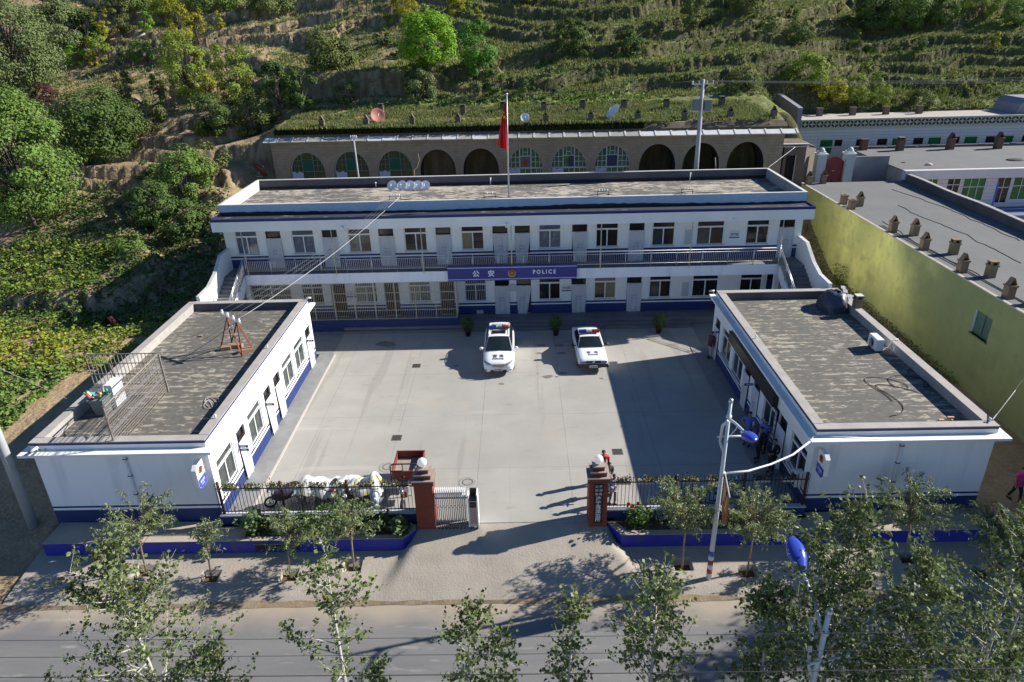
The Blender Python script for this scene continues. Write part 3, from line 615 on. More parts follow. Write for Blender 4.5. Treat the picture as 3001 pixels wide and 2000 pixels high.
# ---------------------------------------------------------------- the two single-storey wings
wallW = dict(w=[(23.15, 24.80), (26.68, 28.33), (31.75, 33.40), (33.87, 35.52)], d=[(25.30, 26.22), (28.86, 29.78), (30.33, 31.25), (36.03, 36.95)])
wallR = dict(w=[(23.15, 24.80), (26.60, 28.25), (31.68, 33.33), (33.83, 35.48)], d=[(25.36, 26.28), (28.88, 29.80), (30.38, 31.30), (36.06, 36.98)])
YF, YB = 22.69, 37.45
def wing(nm, label, x0, x1, inner, spec, styles):
    root = thing(nm, label, 'building', ((x0+x1)/2, 30, 0)); cx = (x0+x1)/2
    sgn = 1 if inner == x1 else -1
    P = lambda u, z, d: (inner+sgn*d, u, z)
    ops = [(a, c, .93, 2.52) for a, c in spec['w']]+[(a, c, .0, 2.5) for a, c in spec['d']]
    b = MB(); facade(b, P, YF, YB, 0, 3.45, ops, bandm(0), zb=(.61, .70, .82))
    b.box(min(inner-sgn*.22, inner-sgn*.3), max(inner-sgn*.22, inner-sgn*.3), YF+.3, YB-.3, 0, 3.3, tar_void_black)  # black sheet paints the dark rooms behind the yard facade
    def fz_(z): return navy if z < .62 else white_old if z < .73 else navyline if z < .82 else white_old
    for z0, z1 in ((-.6, .62), (.62, .73), (.73, .82), (.82, 3.45)): b.quad((x0, YF, z0), (x1, YF, z0), (x1, YF, z1), (x0, YF, z1), fz_((z0+z1)/2))
    outer = x0 if inner == x1 else x1
    b.quad((outer, YF, -.6), (outer, YB, -.6), (outer, YB, 3.45), (outer, YF, 3.45), white_old); b.quad((x0, YB, -.2), (x1, YB, -.2), (x1, YB, 3.45), (x0, YB, 3.45), white)
    b.build('wall', root)
    b = MB(); b.quad((x0+.1, YF+.1, 3.45), (x1-.1, YF+.1, 3.45), (x1-.1, YB-.1, 3.45), (x0+.1, YB-.1, 3.45), felt_wing); b.build('roof', root)
    b = MB(); ring(b, x0, x1, YF, YB, .38, 3.42, 3.9, white, cap_m, .035, mi=None)
    for a, c, d, e in ((x0-.004, x1+.004, YF-.004, YF), (inner if sgn > 0 else inner-.004, inner+.004 if sgn > 0 else inner, YF, YB)): b.box(a, c, d, e, 3.76, 3.865, navyline)
    ix0, ix1 = x0+.38, x1-.38
    for q in (((ix0, YF+.381, 0), (ix1, YF+.381, 0)), ((ix0, YB-.381, 0), (ix1, YB-.381, 0)), ((ix0+.001, YF+.38, 0), (ix0+.001, YB-.38, 0)), ((ix1-.001, YF+.38, 0), (ix1-.001, YB-.38, 0))):
        (a, d, _), (c, e, _) = q; b.quad((a, d, 3.44), (c, e, 3.44), (c, e, 3.862), (a, d, 3.862), darkcem if (d > 35 and e > 35) else cement)
    b.build('parapet', root)
    b = MB(); p = .36; zc0, zc1 = 3.46, 3.57; ic = inner+sgn*.32; oc = outer-sgn*.32
    b.box(min(ic, oc), max(ic, oc), YF-.40, YF-.003, zc0, zc1, white); b.box(min(inner+sgn*.003, ic), max(inner+sgn*.003, ic), YF, YB+.3, zc0, zc1, white); b.box(min(outer-sgn*.003, oc), max(outer-sgn*.003, oc), YF, YB+.3, zc0, zc1, white)
    b.build('cornice', root)
    rot = R(90) if sgn > 0 else R(-90)
    for (a, c), s_ in zip(spec['w'], styles): window(root, (inner-sgn*.1-cx, (a+c)/2-30, .93), rot, c-a, 1.59, s_)
    for a, c in spec['d']: door(root, (inner-sgn*.12-cx, (a+c)/2-30, .0), rot, round(c-a, 2))
    b = MB(); xd = x0+3.62 if sgn > 0 else x0+3.35                     # drainpipe on the street front
    b.tube([(xd, YF-.05, 3.4), (xd, YF-.05, 1.5), (xd+.02, YF-.05, -.05)], .055, alu, 8)
    for z in (.6, 1.4, 2.3, 3.1): b.box(xd-.08, xd+.08, YF-.115, YF-.002, z, z+.03, darkcem)
    b.build('drainpipe', root)
    return root, sgn, cx
LW = wing('left_wing', 'single-storey white wing on the left with sunlit doors and windows facing the yard', -19.31, -12.42, -12.42, wallW, [5, 5, 5, 5])
LW[0].name = 'office_wing'
RW = wing('office_wing', 'single-storey white wing on the right with a shaded facade facing the yard', 11.25, 18.16, 11.25, wallR, [2, 1, 2, 0])
for i, (a, c) in enumerate(wallW['d']):
    curtain((-12.42+.03, (a+c)/2, .04), R(90), 'white door curtain in the sun on the left wing, %s from the street' % ORD[i], 'white door curtains on the left wing', w=.95, h=1.98, tuck=(.3, .5, .5, .3)[i], seed=40+i)
for i, (a, c) in enumerate(wallR['d']):
    curtain((11.25-.03, (a+c)/2, .04), R(-90), 'white door curtain in shade on the right wing, %s from the street' % ORD[i], 'white door curtains on the right wing', w=.95, h=1.98, tuck=(.0, .4, -.4, .3)[i], seed=50+i)
# small signs standing out over the doors
def door_sign(x, y, z, sx, label, two=False):
    t = thing('door_sign', label, 'sign', (x, y, z)); b = MB()
    for k in range(2 if two else 1): b.box(min(x, x+sx*.42), max(x, x+sx*.42), y-.012, y+.012, z-.06-.17*k, z+.06-.17*k, navyline)
    b.build('board', t)
    for k in range(2 if two else 1): lettering('值班室' if k == 0 else '户籍室', .085, letw, 'lettering', t, (sx*.21, -.016, -.17*k), (R(90), 0, 0))
for y, two, nm in ((25.25, True, 'nearest the street'), (28.84, False, 'over the middle doors'), (36.05, False, 'at the far end')):
    door_sign(-12.40, y, 1.88, 1, 'small navy door sign sticking out of the left wing, %s' % nm, two)
for y, nm in ((36.0, 'at the far end'), (29.85, 'over the middle doors')):
    door_sign(11.23, y, 1.92, -1, 'small navy door sign sticking out of the right wing, %s' % nm)
# black strip display along the right wing and the vertical name board
b = MB(); b.box(11.0, 11.246, 26.62, 33.63, 2.56, 3.10, mat('dark_display_panel', (.014, .010, .008), .4, (.03, .02, .015), 3, .6)); b.box(10.99, 11.0, 26.6, 33.65, 2.54, 2.58, black_iron); b.box(10.99, 11.0, 26.6, 33.65, 3.08, 3.12, black_iron)
tag(b.build('display_strip', None, (11.1, 30.1, 2.8)), 'long black display strip along the right wing above its windows', 'display')
t = thing('name_board', 'tall black name board with white characters on the right wing by the near window', 'sign', (11.2, 26.45, 1.7)); b = MB(); b.box(11.16, 11.246, 26.32, 26.62, .92, 2.52, black_iron); b.build('board', t)
for i, ch in enumerate('公安局派出所'): lettering(ch, .22, letw, 'lettering', t, (-.045, .02, .62-.25*i), (R(90), 0, R(-90)), bold=.004)
# projecting light boxes on the street fronts
def light_box(x, lab, f):
    t = thing('light_box', lab, 'sign', (x, 22.66, 2.6)); b = MB(); pw = mat('white_acrylic', (.78, .78, .76), .35)
    b.prism([(21.92, 2.2), (22.10, 2.05), (22.56, 2.05), (22.56, 3.12), (22.10, 3.12), (21.92, 2.98)], 0, x-.09, x+.09, pw); b.bar((x, 22.5, 2.9), (x, 22.69, 2.9), .05, .05, black_iron); b.bar((x, 22.5, 2.3), (x, 22.69, 2.3), .05, .05, black_iron)
    b.build('box', t)
    b = MB()
    for s_ in (-1, 1): b.prism([(21.93, 2.21), (22.10, 2.06), (22.55, 2.06), (22.55, 2.52), (21.93, 2.52)], 0, x+s_*.09 if s_ > 0 else x-.094, x+.094 if s_ > 0 else x-.09, mat('light_box_blue', (.05, .06, .42), .45))
    b.build('blue_panel', t)
    for s_ in (-1, 1):
        badge(t, (x+s_*.09, 22.27, 2.84), .15, Matrix.Rotation(R(90)*s_, 4, 'Z'))
        lettering('派出所', .13, letw, 'lettering', t, (s_*.098, -.42, -.27), (R(90), 0, R(90)*s_)); lettering('POLICE', .07, letw, 'lettering', t, (s_*.098, -.42, -.40), (R(90), 0, R(90)*s_))
light_box(-12.72, 'white and blue police light box at the corner of the left wing', 1)
light_box(11.50, 'white and blue police light box at the corner of the right wing', -1)
def bullet_cam(x, y, z, d, lab):
    b = MB(); d = Vector(d).normalized(); c = Vector((x, y, z)); b.tube([c, c+d*.3], .055, alu, 8); b.tube([c+d*.3, c+d*.34], .062, tar_void_black, 8); b.tube([c+d*.05, c+d*.05-Vector((0, 0, .16))], .02, alu, 6)
    b.tube([c+Vector((.02, .0, -.15)), c+Vector((.15, .02, -.22)), c+Vector((.25, .06, -.1))], .01, tar_void_black, 5)
    tag(b.build('security_camera', None, (x, y, z)), lab, 'camera', 'bullet cameras on the wings')
bullet_cam(-18.95, 22.62, 3.75, (-.5, -.8, -.2), 'white bullet camera on the street corner of the left wing')
bullet_cam(-12.45, 37.35, 4.02, (.95, .1, -.1), 'white bullet camera on the far yard corner of the left wing')
bullet_cam(11.15, 37.55, 3.85, (-.95, .1, -.1), 'white bullet camera on the far yard corner of the right wing')
# window AC bracket box beside the last right window
b = MB(); b.box(10.86, 11.245, 22.95, 23.35, .95, 1.6, alu, .02); b.box(10.855, 10.86, 23.0, 23.3, 1.0, 1.55, tar_void_black); tag(b.build('meter_cabinet', None, (11.05, 23.15, .95)), 'small white cabinet on the right wing beside the fence end', 'cabinet')
# ---------------------------------------------------------------- raised terraces, planters, fence, gate
def terrace(lab, x0, x1, gate_pts, bed, mirror):
    root = thing('raised_terrace', lab, 'terrace', ((x0+x1)/2, 22.0, -.6))
    poly = [(x0, YF-.003), (x0, 21.4)]+gate_pts if not mirror else gate_pts+[(x1, 21.4), (x1, YF-.003)]
    b = MB(); n = len(poly)
    for i in range(n):
        (a, c), (d, e) = poly[i], poly[(i+1) % n]; b.quad((a, c, -1.1), (d, e, -1.1), (d, e, -.02), (a, c, -.02), royal)
    b.build('retaining_wall', root)
    b = MB(); b.prism(poly, 2, -.02, -.0, mat('terrace_concrete', (.42, .365, .285), .9, (.31, .27, .21), 1.0, .8, .4, 16)); b.build('paving', root)
    b = MB(); b.prism(bed, 2, -.1, .012, mat('planting_soil', (.065, .048, .032), .95, (.12, .09, .06), 3, .7, .6, 12)); b.build('planting_bed', root)
    return root
TL = terrace('long raised concrete terrace with a blue wall in front of the left wing', -19.2, -4.35, [(-4.85, 21.4), (-4.42, 21.9), (-4.4, 22.45)], [(-11.2, 21.62), (-4.95, 21.62), (-4.62, 22.0), (-4.62, 22.4), (-11.2, 22.4)], False)
b = MB(); b.box(-10.75, -9.0, 21.392, 21.5, -.52, -.2, tar_void_black); b.box(-10.8, -8.95, 21.375, 21.392, -.2, -.17, dirt); b.build('drain_opening', TL)  # flat black panel on the uncut wall paints the opening's dark inside
TR = terrace('long raised concrete terrace with a blue wall in front of the right wing', 3.2, 18.3, [(3.25, 22.45), (3.27, 22.15), (3.75, 21.4)], [(3.55, 22.4), (3.6, 22.2), (4.0, 21.66), (10.6, 21.66), (10.6, 22.4)], True)
def fence(lab, x0, x1, posts):
    root = thing('iron_fence', lab, 'fence', ((x0+x1)/2, 22.5, 0)); y = 22.52
    b = MB(); b.box(x0, x1, y-.13, y+.13, -.3, .40, navy); b.box(x0, x1, y-.16, y+.16, .40, .46, mat('tiled_wall_top', (.52, .53, .56), .5, (.42, .43, .46), 2, .6)); b.build('base_wall', root)
    b = MB()
    for z in (.56, 1.68): b.bar((x0, y, z), (x1, y, z), .035, .035, black_iron)
    k = int((x1-x0)/.147)
    for i in range(k+1):
        x = x0+(x1-x0)*i/k; b.bar((x, y, .47), (x, y, 1.86), .018, .018, black_iron); b.lathe([(.001, .12), (.022, .03), (.006, 0)], (x, y, 1.85), black_iron, 4)
    b.build('bars', root)
    for x in posts: b = MB(); b.tube([(x, y, .4), (x, y, 1.92)], .06, mat('rusty_black_post', (.035, .018, .012), .6, (.12, .05, .03), 9, .6), 8); b.ball((x, y, 1.96), .07, MATS['rusty_black_post'], 8); b.build('post', root)
    return root
fence('black iron fence with spear tops left of the gate', -12.38, -4.4, (-12.25, -9.75, -7.1))
fence('black iron fence with spear tops right of the gate', 3.25, 11.22, (5.98, 8.68, 11.12))
# flower boxes hung behind the fence tops
def leaves_np(C, size, rs, up=.5, aspect=1.7, droop=0, out=None):
    """leaf-shaped faces at points C with random facing"""
    n = len(C); nr = rs.normal(size=(n, 3)); nr[:, 2] = np.abs(nr[:, 2])+up; nr = nr if out is None else nr*.55+out*1.3; nr /= np.linalg.norm(nr, axis=1)[:, None]
    t = rs.normal(size=(n, 3)); t[:, 2] -= droop; t -= nr*(t*nr).sum(1)[:, None]; t /= np.linalg.norm(t, axis=1)[:, None]+1e-9; s = np.cross(nr, t)
    sz = (size*rs.uniform(.7, 1.3, n))[:, None]
    a = C-t*sz*.5; c = C+t*sz*.5; bend = nr*sz*.10
    V = np.stack([a, C+s*sz*.5/aspect*1.05-t*sz*.12+bend, c, C-s*sz*.5/aspect*1.05-t*sz*.12+bend], 1).reshape(-1, 3); F = np.arange(n*4).reshape(n, 4)
    return V, F
leaf_mats = {}
def leafmat(name, c, isl=.35, tr=.25, sp=.1): return mat(name, c, .45 if sp > .2 else .7, None, island=isl, trans=tr, spec=sp)
fb_leaf = leafmat('straggly_flower_box_leaf', (.13, .125, .03))
rs = np.random.RandomState(2)
for i, x in enumerate([-11.85, -10.95, -10.05, -9.2, -8.3, -7.4, -6.4, -5.4, 3.9, 4.8, 5.6, 6.6, 7.6, 9.4, 10.5]):
    t = thing('flower_box', 'small flower box behind the %s fence top, %s from the left' % ('left' if i < 8 else 'right', ORD[i if i < 8 else i-8]), 'flower box', (x, 22.66, 1.58), 'flower boxes along the fences')
    b = MB(); b.box(x-.3, x+.3, 22.57, 22.76, 1.52, 1.66, mat('pale_plastic_trough', (.60, .60, .60), .6)); b.build('trough', t)
    C = np.stack([rs.uniform(x-.36, x+.36, 150), rs.uniform(22.54, 22.80, 150), 1.64+np.abs(rs.normal(0, .09, 150))], 1); V, F = leaves_np(C, np.full(150, .085), rs); npmesh('leaves', V, F, fb_leaf, t)
# gate pillars
redbrick = brick('red_gate_brick', (.26, .055, .030), (.21, .045, .025), (.17, .06, .04), w=.22, h=.06, ms=.006, vary=.4)
redtop = mat('red_brown_gate_stone', (.17, .035, .025), .6, (.11, .025, .02), 4, .6); ledge = mat('pale_tile_ledge', (.34, .28, .24), .7, (.24, .19, .16), 5, .6)
globe_m = mat('white_globe_glass', (.90, .90, .88), .3, trans=.5)
for sx, x, lab in ((-1, -3.98, 'red brick gate pillar with a white globe, left of the gate'), (1, 2.86, 'red brick gate pillar with a white globe and a black name plaque')):
    p = thing('gate_pillar', lab, 'gate pillar', (x, 22.37, -.1)); y = 22.37; h = .365
    b = MB(); b.box(x-h, x+h, y-h, y+h, -.3, 2.06, redbrick); b.build('shaft', p)
    b = MB()
    for k, (w, z0, z1) in enumerate(((.42, 2.06, 2.25), (.31, 2.30, 2.46), (.22, 2.50, 2.66))):
        b.box(x-w, x+w, y-w, y+w, z0, z1, redtop); b.box(x-w-.02, x+w+.02, y-w-.02, y+w+.02, z1, z1+.045, ledge)
    b.build('cap', p)
    b = MB(); b.ball((x, y, 2.90), .19, globe_m, 18); b.cyl(x, y, 2.70, 2.74, .09, alu); b.build('globe', p)
    if sx > 0:
        b = MB(); b.box(x-.17, x+.17, y-h-.035, y-h-.002, .12, 2.0, mat('black_stone', (.014, .013, .016), .3)); b.build('plaque', p)
        for i, ch in enumerate('子洲县'): lettering(ch, .14, letw, 'lettering', p, (.075, -h-.037, 2.0-.18*i), (R(90), 0, 0))
        for i, ch in enumerate('公安局'): lettering(ch, .14, letw, 'lettering', p, (-.075, -h-.037, 2.0-.18*i), (R(90), 0, 0))
        for i, ch in enumerate('淮宁湾派出所'): lettering(ch, .215, letw, 'lettering', p, (0, -h-.037, 1.42-.205*i), (R(90), 0, 0), bold=.004)
# folding gate pushed open against the left pillar
fg = thing('folding_gate', 'steel folding gate pushed together against the left gate pillar', 'gate', (-2.9, 22.2, -.06)); 
for i in range(17):
    x = -3.56+i*.074; b = MB(); z0 = -.06; b.tube([(x, 21.98, z0+.06), (x, 21.98, 1.50), (x, 22.05, 1.58), (x, 22.38, 1.58), (x, 22.45, 1.50), (x, 22.45, z0+.06)], .017, steel, 6)
    b.bar((x-.037, 21.98, .35+.1*(i % 2)), (x+.037, 21.98, .45-.1*(i % 2)), .02, .02, steel); b.bar((x-.037, 21.98, 1.0+.1*(i % 2)), (x+.037, 21.98, 1.1-.1*(i % 2)), .02, .02, steel)
    b.bar((x, 22.04, 1.68), (x, 22.38, 1.68), .034, .03, alu); b.bar((x, 22.1, 1.58), (x, 22.1, 1.68), .012, .012, black_iron); b.bar((x, 22.32, 1.58), (x, 22.32, 1.68), .012, .012, black_iron)
    if i % 2: b.cyl(x, 22.0, z0, z0+.07, .03, tar_void_black, 8)
    b.build('gate_section', fg)
b = MB(); b.box(-3.6, -2.3, 22.02, 22.05, 1.40, 1.46, black_iron); b.box(-3.6, -2.3, 22.02, 22.05, .12, .17, black_iron); b.build('link_bar', fg)
cab = MB(); cab.box(-2.24, -1.90, 21.94, 22.34, .06, 1.32, mat('steel_cabinet', (.44, .43, .43), .35, metal=.3), .01); cab.box(-2.27, -2.22, 21.92, 22.4, .06, 1.62, alu); cab.box(-1.92, -1.87, 21.92, 22.4, .06, 1.62, alu); cab.box(-2.2, -1.94, 22.3, 22.36, 1.32, 1.66, black_iron); cab.box(-2.22, -1.92, 21.96, 22.3, 1.321, 1.36, tar_void_black); cabo = cab.build('drive_cabinet', fg)
cab = MB(); cab.box(-2.2, -1.94, 21.93, 21.94, 1.02, 1.28, tar_void_black); cab.build('display', cabo)
lettering('欢迎', .10, mat('orange_led', (.40, .13, .03), .5), 'lettering', fg, (.83, -.275, 1.21), (R(90), 0, 0))
b = MB()
pk = mat('pink_red_stripe', (.42, .13, .12), .5)
for k in range(8):
    z = .20+.10*k
    for s_ in (-1, 1): b.add([(-2.07, 21.936, z+.06), (-2.07, 21.936, z+.105), (-2.07+s_*.125, 21.936, z+.045), (-2.07+s_*.125, 21.936, z)], [(0, 1, 2, 3)], pk)
b.build('chevrons', fg)
for x in (-2.2, -1.93): b = MB(); b.tube([(x-.03, 22.0, 0), (x+.03, 22.0, 0)], .075, tar_void_black, 12); b.tube([(x-.032, 22.0, 0), (x+.032, 22.0, 0)], .04, steel, 10); b.build('wheel', fg)
# small drain covers and the round manholes in the yard
mh = mat('iron_grate', (.10, .085, .07), .7, (.17, .14, .10), 8, .7)
for i, (x, y, lab) in enumerate(((-6.24, 36.29, 'small square drain grate in the yard left of the white van'), (-6.21, 28.61, 'small square drain grate in the yard near the left wing'), (4.34, 27.09, 'small square drain grate in the yard near the right pillar'))):
    b = MB(); b.box(x-.24, x+.24, y-.24, y+.24, .0, .012, mh)
    for k in range(5): b.box(x-.2, x+.2, y-.2+k*.09, y-.16+k*.09, .012, .02, tar_void_black)
    tag(b.build('drain_grate', None, (x, y, 0)), lab, 'drain', 'drain grates in the yard')
for x, y, lab in ((-2.52, 24.95, 'round manhole cover in the yard behind the folding gate'), (-6.25, 26.2, 'round manhole cover in the yard beside the red trailer')):
    b = MB(); b.lathe([(.001, .014), (.30, .014), (.34, .016), (.36, .016), (.42, .004)], (x, y, 0), mat('concrete_lid', (.33, .31, .28), .8, (.24, .23, .21), 5, .7), 24); b.lathe([(.2, .0145), (.2, .02), (.24, .02), (.24, .0145)], (x, y, 0), mh, 24)
    tag(b.build('manhole_cover', None, (x, y, 0)), lab, 'manhole', 'manholes in the yard')
# ---------------------------------------------------------------- things on the roofs
dishm = mat('white_dish', (.78, .80, .82), .45, (.68, .70, .73), 3, .5)
def dish(c, r, aim, label, group, mt=None, name='satellite_dish', mast=.5):
    mt = mt or dishm; t = thing(name, label, 'satellite dish', c, group); q = Vector(aim).normalized().to_track_quat('Z', 'Y').to_matrix(); cc = Vector(c)+Vector((0, 0, mast))
    b = MB(); prof = [(.001, 0), (r*.35, r*.03), (r*.7, r*.12), (r, r*.25), (r*1.02, r*.25), (r*.7, r*.10), (r*.3, 0), (.001, -.02)]; b.lathe(prof, cc, mt, 24, q); b.build('reflector', t)
    b = MB(); b.tube([c, cc], .03, steel, 6); b.bar((c[0]-.25, c[1], c[2]+.03), (c[0]+.25, c[1], c[2]+.03), .05, .05, cement); b.build('mast', t)
    b = MB(); f = cc+q @ Vector((0, 0, r*.8))
    b.tube([cc+q @ Vector((0, -r*.95, r*.22)), f], .012, steel, 5); b.tube([f-q @ Vector((0, 0, .06)), f+q @ Vector((0, 0, .04))], .035, alu, 8); b.build('feed_arm', t)
    return t
for i, x in enumerate((-8.97, -8.27, -7.68, -7.13, -6.60)): dish((x, 49.05-.06*i, 7.53), .35, (-.22, -.8, .55), 'white satellite dish in the row of five on the police roof, %s from the left' % ORD[i], 'five dishes on the police building roof', mast=.28)
def rack(x, y, z, n, label, w=.7):
    t = thing('insulator_rack', label, 'insulator rack', (x, y, z), 'wire racks on the front parapet')
    b = MB(); b.bar((x-w/2, y, z), (x-w/2, y, z+.34), .03, .03, black_iron); b.bar((x+w/2, y, z), (x+w/2, y, z+.34), .03, .03, black_iron); b.bar((x-w/2, y, z+.30), (x+w/2, y, z+.30), .035, .035, black_iron); b.build('bracket', t)
    for k in range(n): q = x-w/2+w*(k+.5)/n; b = MB(); b.lathe([(.001, .13), (.04, .11), (.03, .06), (.05, .04), (.03, 0)], (q, y, z+.31), alu, 8); b.build('insulator', t)
RACKS = [(-7.75, 4), (-1.85, 2), (5.2, 4), (10.4, 2)]
for (x, n), w_ in zip(RACKS, ('nearest the dishes', 'left of the flagpole', 'right of the flagpole', 'toward the right end')): rack(x, 42.95, 8.2, n, 'small black wire rack on the front parapet of the police building, %s' % w_)
b = MB(); cab = [(x, 42.95, 8.36-(.0 if i % 2 else 0)) for i, (x, _) in enumerate(RACKS)]; pts = []
for (x0, y0, z0), (x1, y1, z1) in zip(cab[:-1], cab[1:]):
    for k in range(10): t = k/10; pts.append((x0+(x1-x0)*t, y0+.05*math.sin(t*9), z0-.28*4*t*(1-t)))
pts.append(cab[-1]); pts += [(11.6, 42.95, 8.3), (12.6, 42.9, 8.24)]; b.tube(pts, .022, tar_void_black, 5); tag(b.build('cable', None, (0, 42.95, 8.3)), 'black cable sagging along the front parapet of the police building', 'cable')
# flagpole
fp = thing('flagpole', 'tall steel flagpole with a limp red flag on the police building roof', 'flagpole', (-.66, 43.55, 7.53))
b = MB(); b.tube([(-.66, 43.55, 7.5), (-.66, 43.55, 10.6), (-.63, 43.5, 14.25)], [.055, .045, .03], steel, 8); b.ball((-.63, 43.5, 14.3), .07, steel); b.build('pole', fp)
b = MB(); vs = []; nx, nz = 14, 22; red = mat('red_flag_cloth', (.46, .012, .014), .8, trans=.3)
for j in range(nz+1):
    t = j/nz
    for i in range(nx+1):
        u = i/nx; wd = (.14+.46*min(1, t*1.15)); x = -.66-u*wd; dz = 13.98-2.75*t-.30*u*(1-t)-(.35*u if t > .7 else 0)*(t-.7)/.3+.28*max(0, t-.86)/.14*u*1.4
        vs.append((x, 43.5+.09*math.sin(u*12+t*3)*(.3+t)+.03*math.sin(u*23), dz-.2*(1-u)*max(0, t-.8)/.2))
b.add(vs, [(j*(nx+1)+i, j*(nx+1)+i+1, (j+1)*(nx+1)+i+1, (j+1)*(nx+1)+i) for j in range(nz) for i in range(nx)], red, True)
yel = mat('yellow_star', (.72, .50, .03), .8)
def star(c, r, y): b.add([(c[0]+(r if k % 2 == 0 else r*.4)*math.cos(1.571+k*.6283), y, c[1]+(r if k % 2 == 0 else r*.4)*math.sin(1.571+k*.6283)) for k in range(10)]+[(c[0], y-.01, c[1])], [(k, (k+1) % 10, 10) for k in range(10)], yel)
star((-.80, 13.0), .11, 43.38); star((-.84, 13.28), .045, 43.40); star((-.9, 13.1), .045, 43.38)
b.build('flag', fp)
for i, (x, y, h) in enumerate(((-10.3, 50.0, .25), (-2.05, 50.0, .38), (12.2, 49.95, .42))):
    b = MB(); b.tube([(x, y-.12, 7.53), (x, y-.12, 7.53+h+.1), ], .04, alu, 8); b.lathe([(.06, 0), (.06, .05), (.001, .09)], (x, y-.12, 7.6+h), alu, 8); tag(b.build('vent_pipe', None, (x, y, 7.53)), 'short white vent pipe at the back of the police roof, %s from the left' % ORD[i], 'vent pipe', 'vent pipes on the police roof')
# left wing roof: insulator stand
isd = thing('insulator_stand', 'rusty angle-iron stand carrying white insulators on the left wing roof', 'insulator stand', (-14.5, 31.6, 3.45))
orng = mat('red_oxide_iron', (.30, .075, .03), .7, (.14, .05, .03), 6, .7)
A_, B_ = Vector((-14.62, 31.6, 5.3)), Vector((-13.98, 31.15, 5.22))
for p, q, mt in ((A_, (-15.4, 31.8, 3.45), rust), (A_, (-14.98, 32.3, 3.6), rust), (A_, (-13.98, 30.92, 3.5), orng), (B_, (-15.0, 32.28, 3.6), rust), (B_, (-13.96, 30.9, 3.45), orng), (B_, (-13.66, 31.62, 3.55), orng)):
    b = MB(); b.bar(p, q, .055, .055, mt); b.build('leg', isd)
b = MB(); b.bar((-15.0, 31.9, 5.40), (-13.72, 30.95, 5.24), .09, .07, steel); b.build('crossarm', isd)
INS = []
for k in range(4):
    t = (k+.2)/3.4; c = Vector((-15.0, 31.9, 5.44)).lerp(Vector((-13.72, 30.95, 5.28)), t); INS.append(c+Vector((0, 0, .17))); b = MB(); b.lathe([(.001, .2), (.06, .17), (.045, .10), (.075, .07), (.05, 0)], c, globe_m, 10); b.build('insulator', isd)
b = MB(); b.lathe([(.03, -.02), (.07, 0), (.04, .06), (.08, .08), (.04, .15), (.08, .17), (.04, .24), (.03, .27)], (-14.45, 31.2, 4.85), globe_m, 10, Matrix.Rotation(R(50), 3, 'Y')); b.build('strain_insulator', isd)
b = MB(); brk = brick('loose_brick', (.34, .19, .10), (.27, .15, .09), (.30, .24, .18), w=.24, h=.06); rr = random.Random(4)
for x, y, l_, a in ((-15.1, 31.75, .5, .3), (-14.7, 32.0, .75, 0), (-14.0, 31.45, .8, .55)):
    for k in range(3): b.M = Matrix.Translation((x, y, 3.45+.065*k)) @ Matrix.Rotation(a+rr.uniform(-.1, .1), 4, 'Z'); b.box(-l_/2+rr.random()*.08, l_/2, -.13, .13, 0, .063, brk)
b.M = None; o = b.build('brick_pile', None, (-14.5, 31.6, 3.45)); tag(o, 'low pile of old bricks under the rusty insulator stand', 'bricks')
b = MB(); b.box(-17.2, -17.0, 33.4, 33.5, 3.45, 3.52, brk); tag(b.build('loose_brick', None, (-17.1, 33.45, 3.45)), 'single loose brick lying on the left wing roof', 'brick')
# iron cage panels
cg = thing('mesh_cage', 'rusty iron cage of bar and mesh panels on the left wing roof', 'cage', (-17.0, 25.2, 3.45))
def panel(b, p, q, z0, z1, st, hz, w=.02, diag=False):
    p = Vector(p); q = Vector(q); k = max(1, int((q-p).length/st))
    for i in range(k+1): r = p+(q-p)*i/k; b.bar((r.x, r.y, z0), (r.x, r.y, z1), w, w, dullmetal)
    for z in hz: b.bar((p.x, p.y, z), (q.x, q.y, z), w*1.3, w*1.3, dullmetal)
b = MB(); panel(b, (-19.3, 27.35, 0), (-16.1, 27.35, 0), 3.92, 5.44, .17, (3.95, 4.45, 4.98, 5.44), .026); b.bar((-18.2, 27.36, 3.5), (-18.35, 27.36, 5.0), .05, .05, dullmetal); b.build('bar_panel', cg)
b = MB(); panel(b, (-16.05, 27.3, 0), (-15.95, 22.75, 0), 3.5, 5.42, .11, [3.52+.12*k for k in range(16)], .010); b.bar((-16.05, 27.3, 5.43), (-15.95, 22.75, 5.43), .05, .05, dullmetal); b.bar((-16.05, 27.3, 4.9), (-15.95, 22.75, 4.9), .03, .03, steel); b.bar((-16.05, 27.3, 4.3), (-15.95, 22.75, 4.3), .03, .03, steel)
for y in (27.3, 22.75): b.bar((-16.0, y, 3.5), (-16.0, y, 5.45), .05, .05, dullmetal)
b.build('mesh_panel', cg)
b = MB(); b.bar((-17.1, 22.85, 3.9), (-16.3, 25.2, 5.2), .04, .04, dullmetal); b.build('brace', cg)
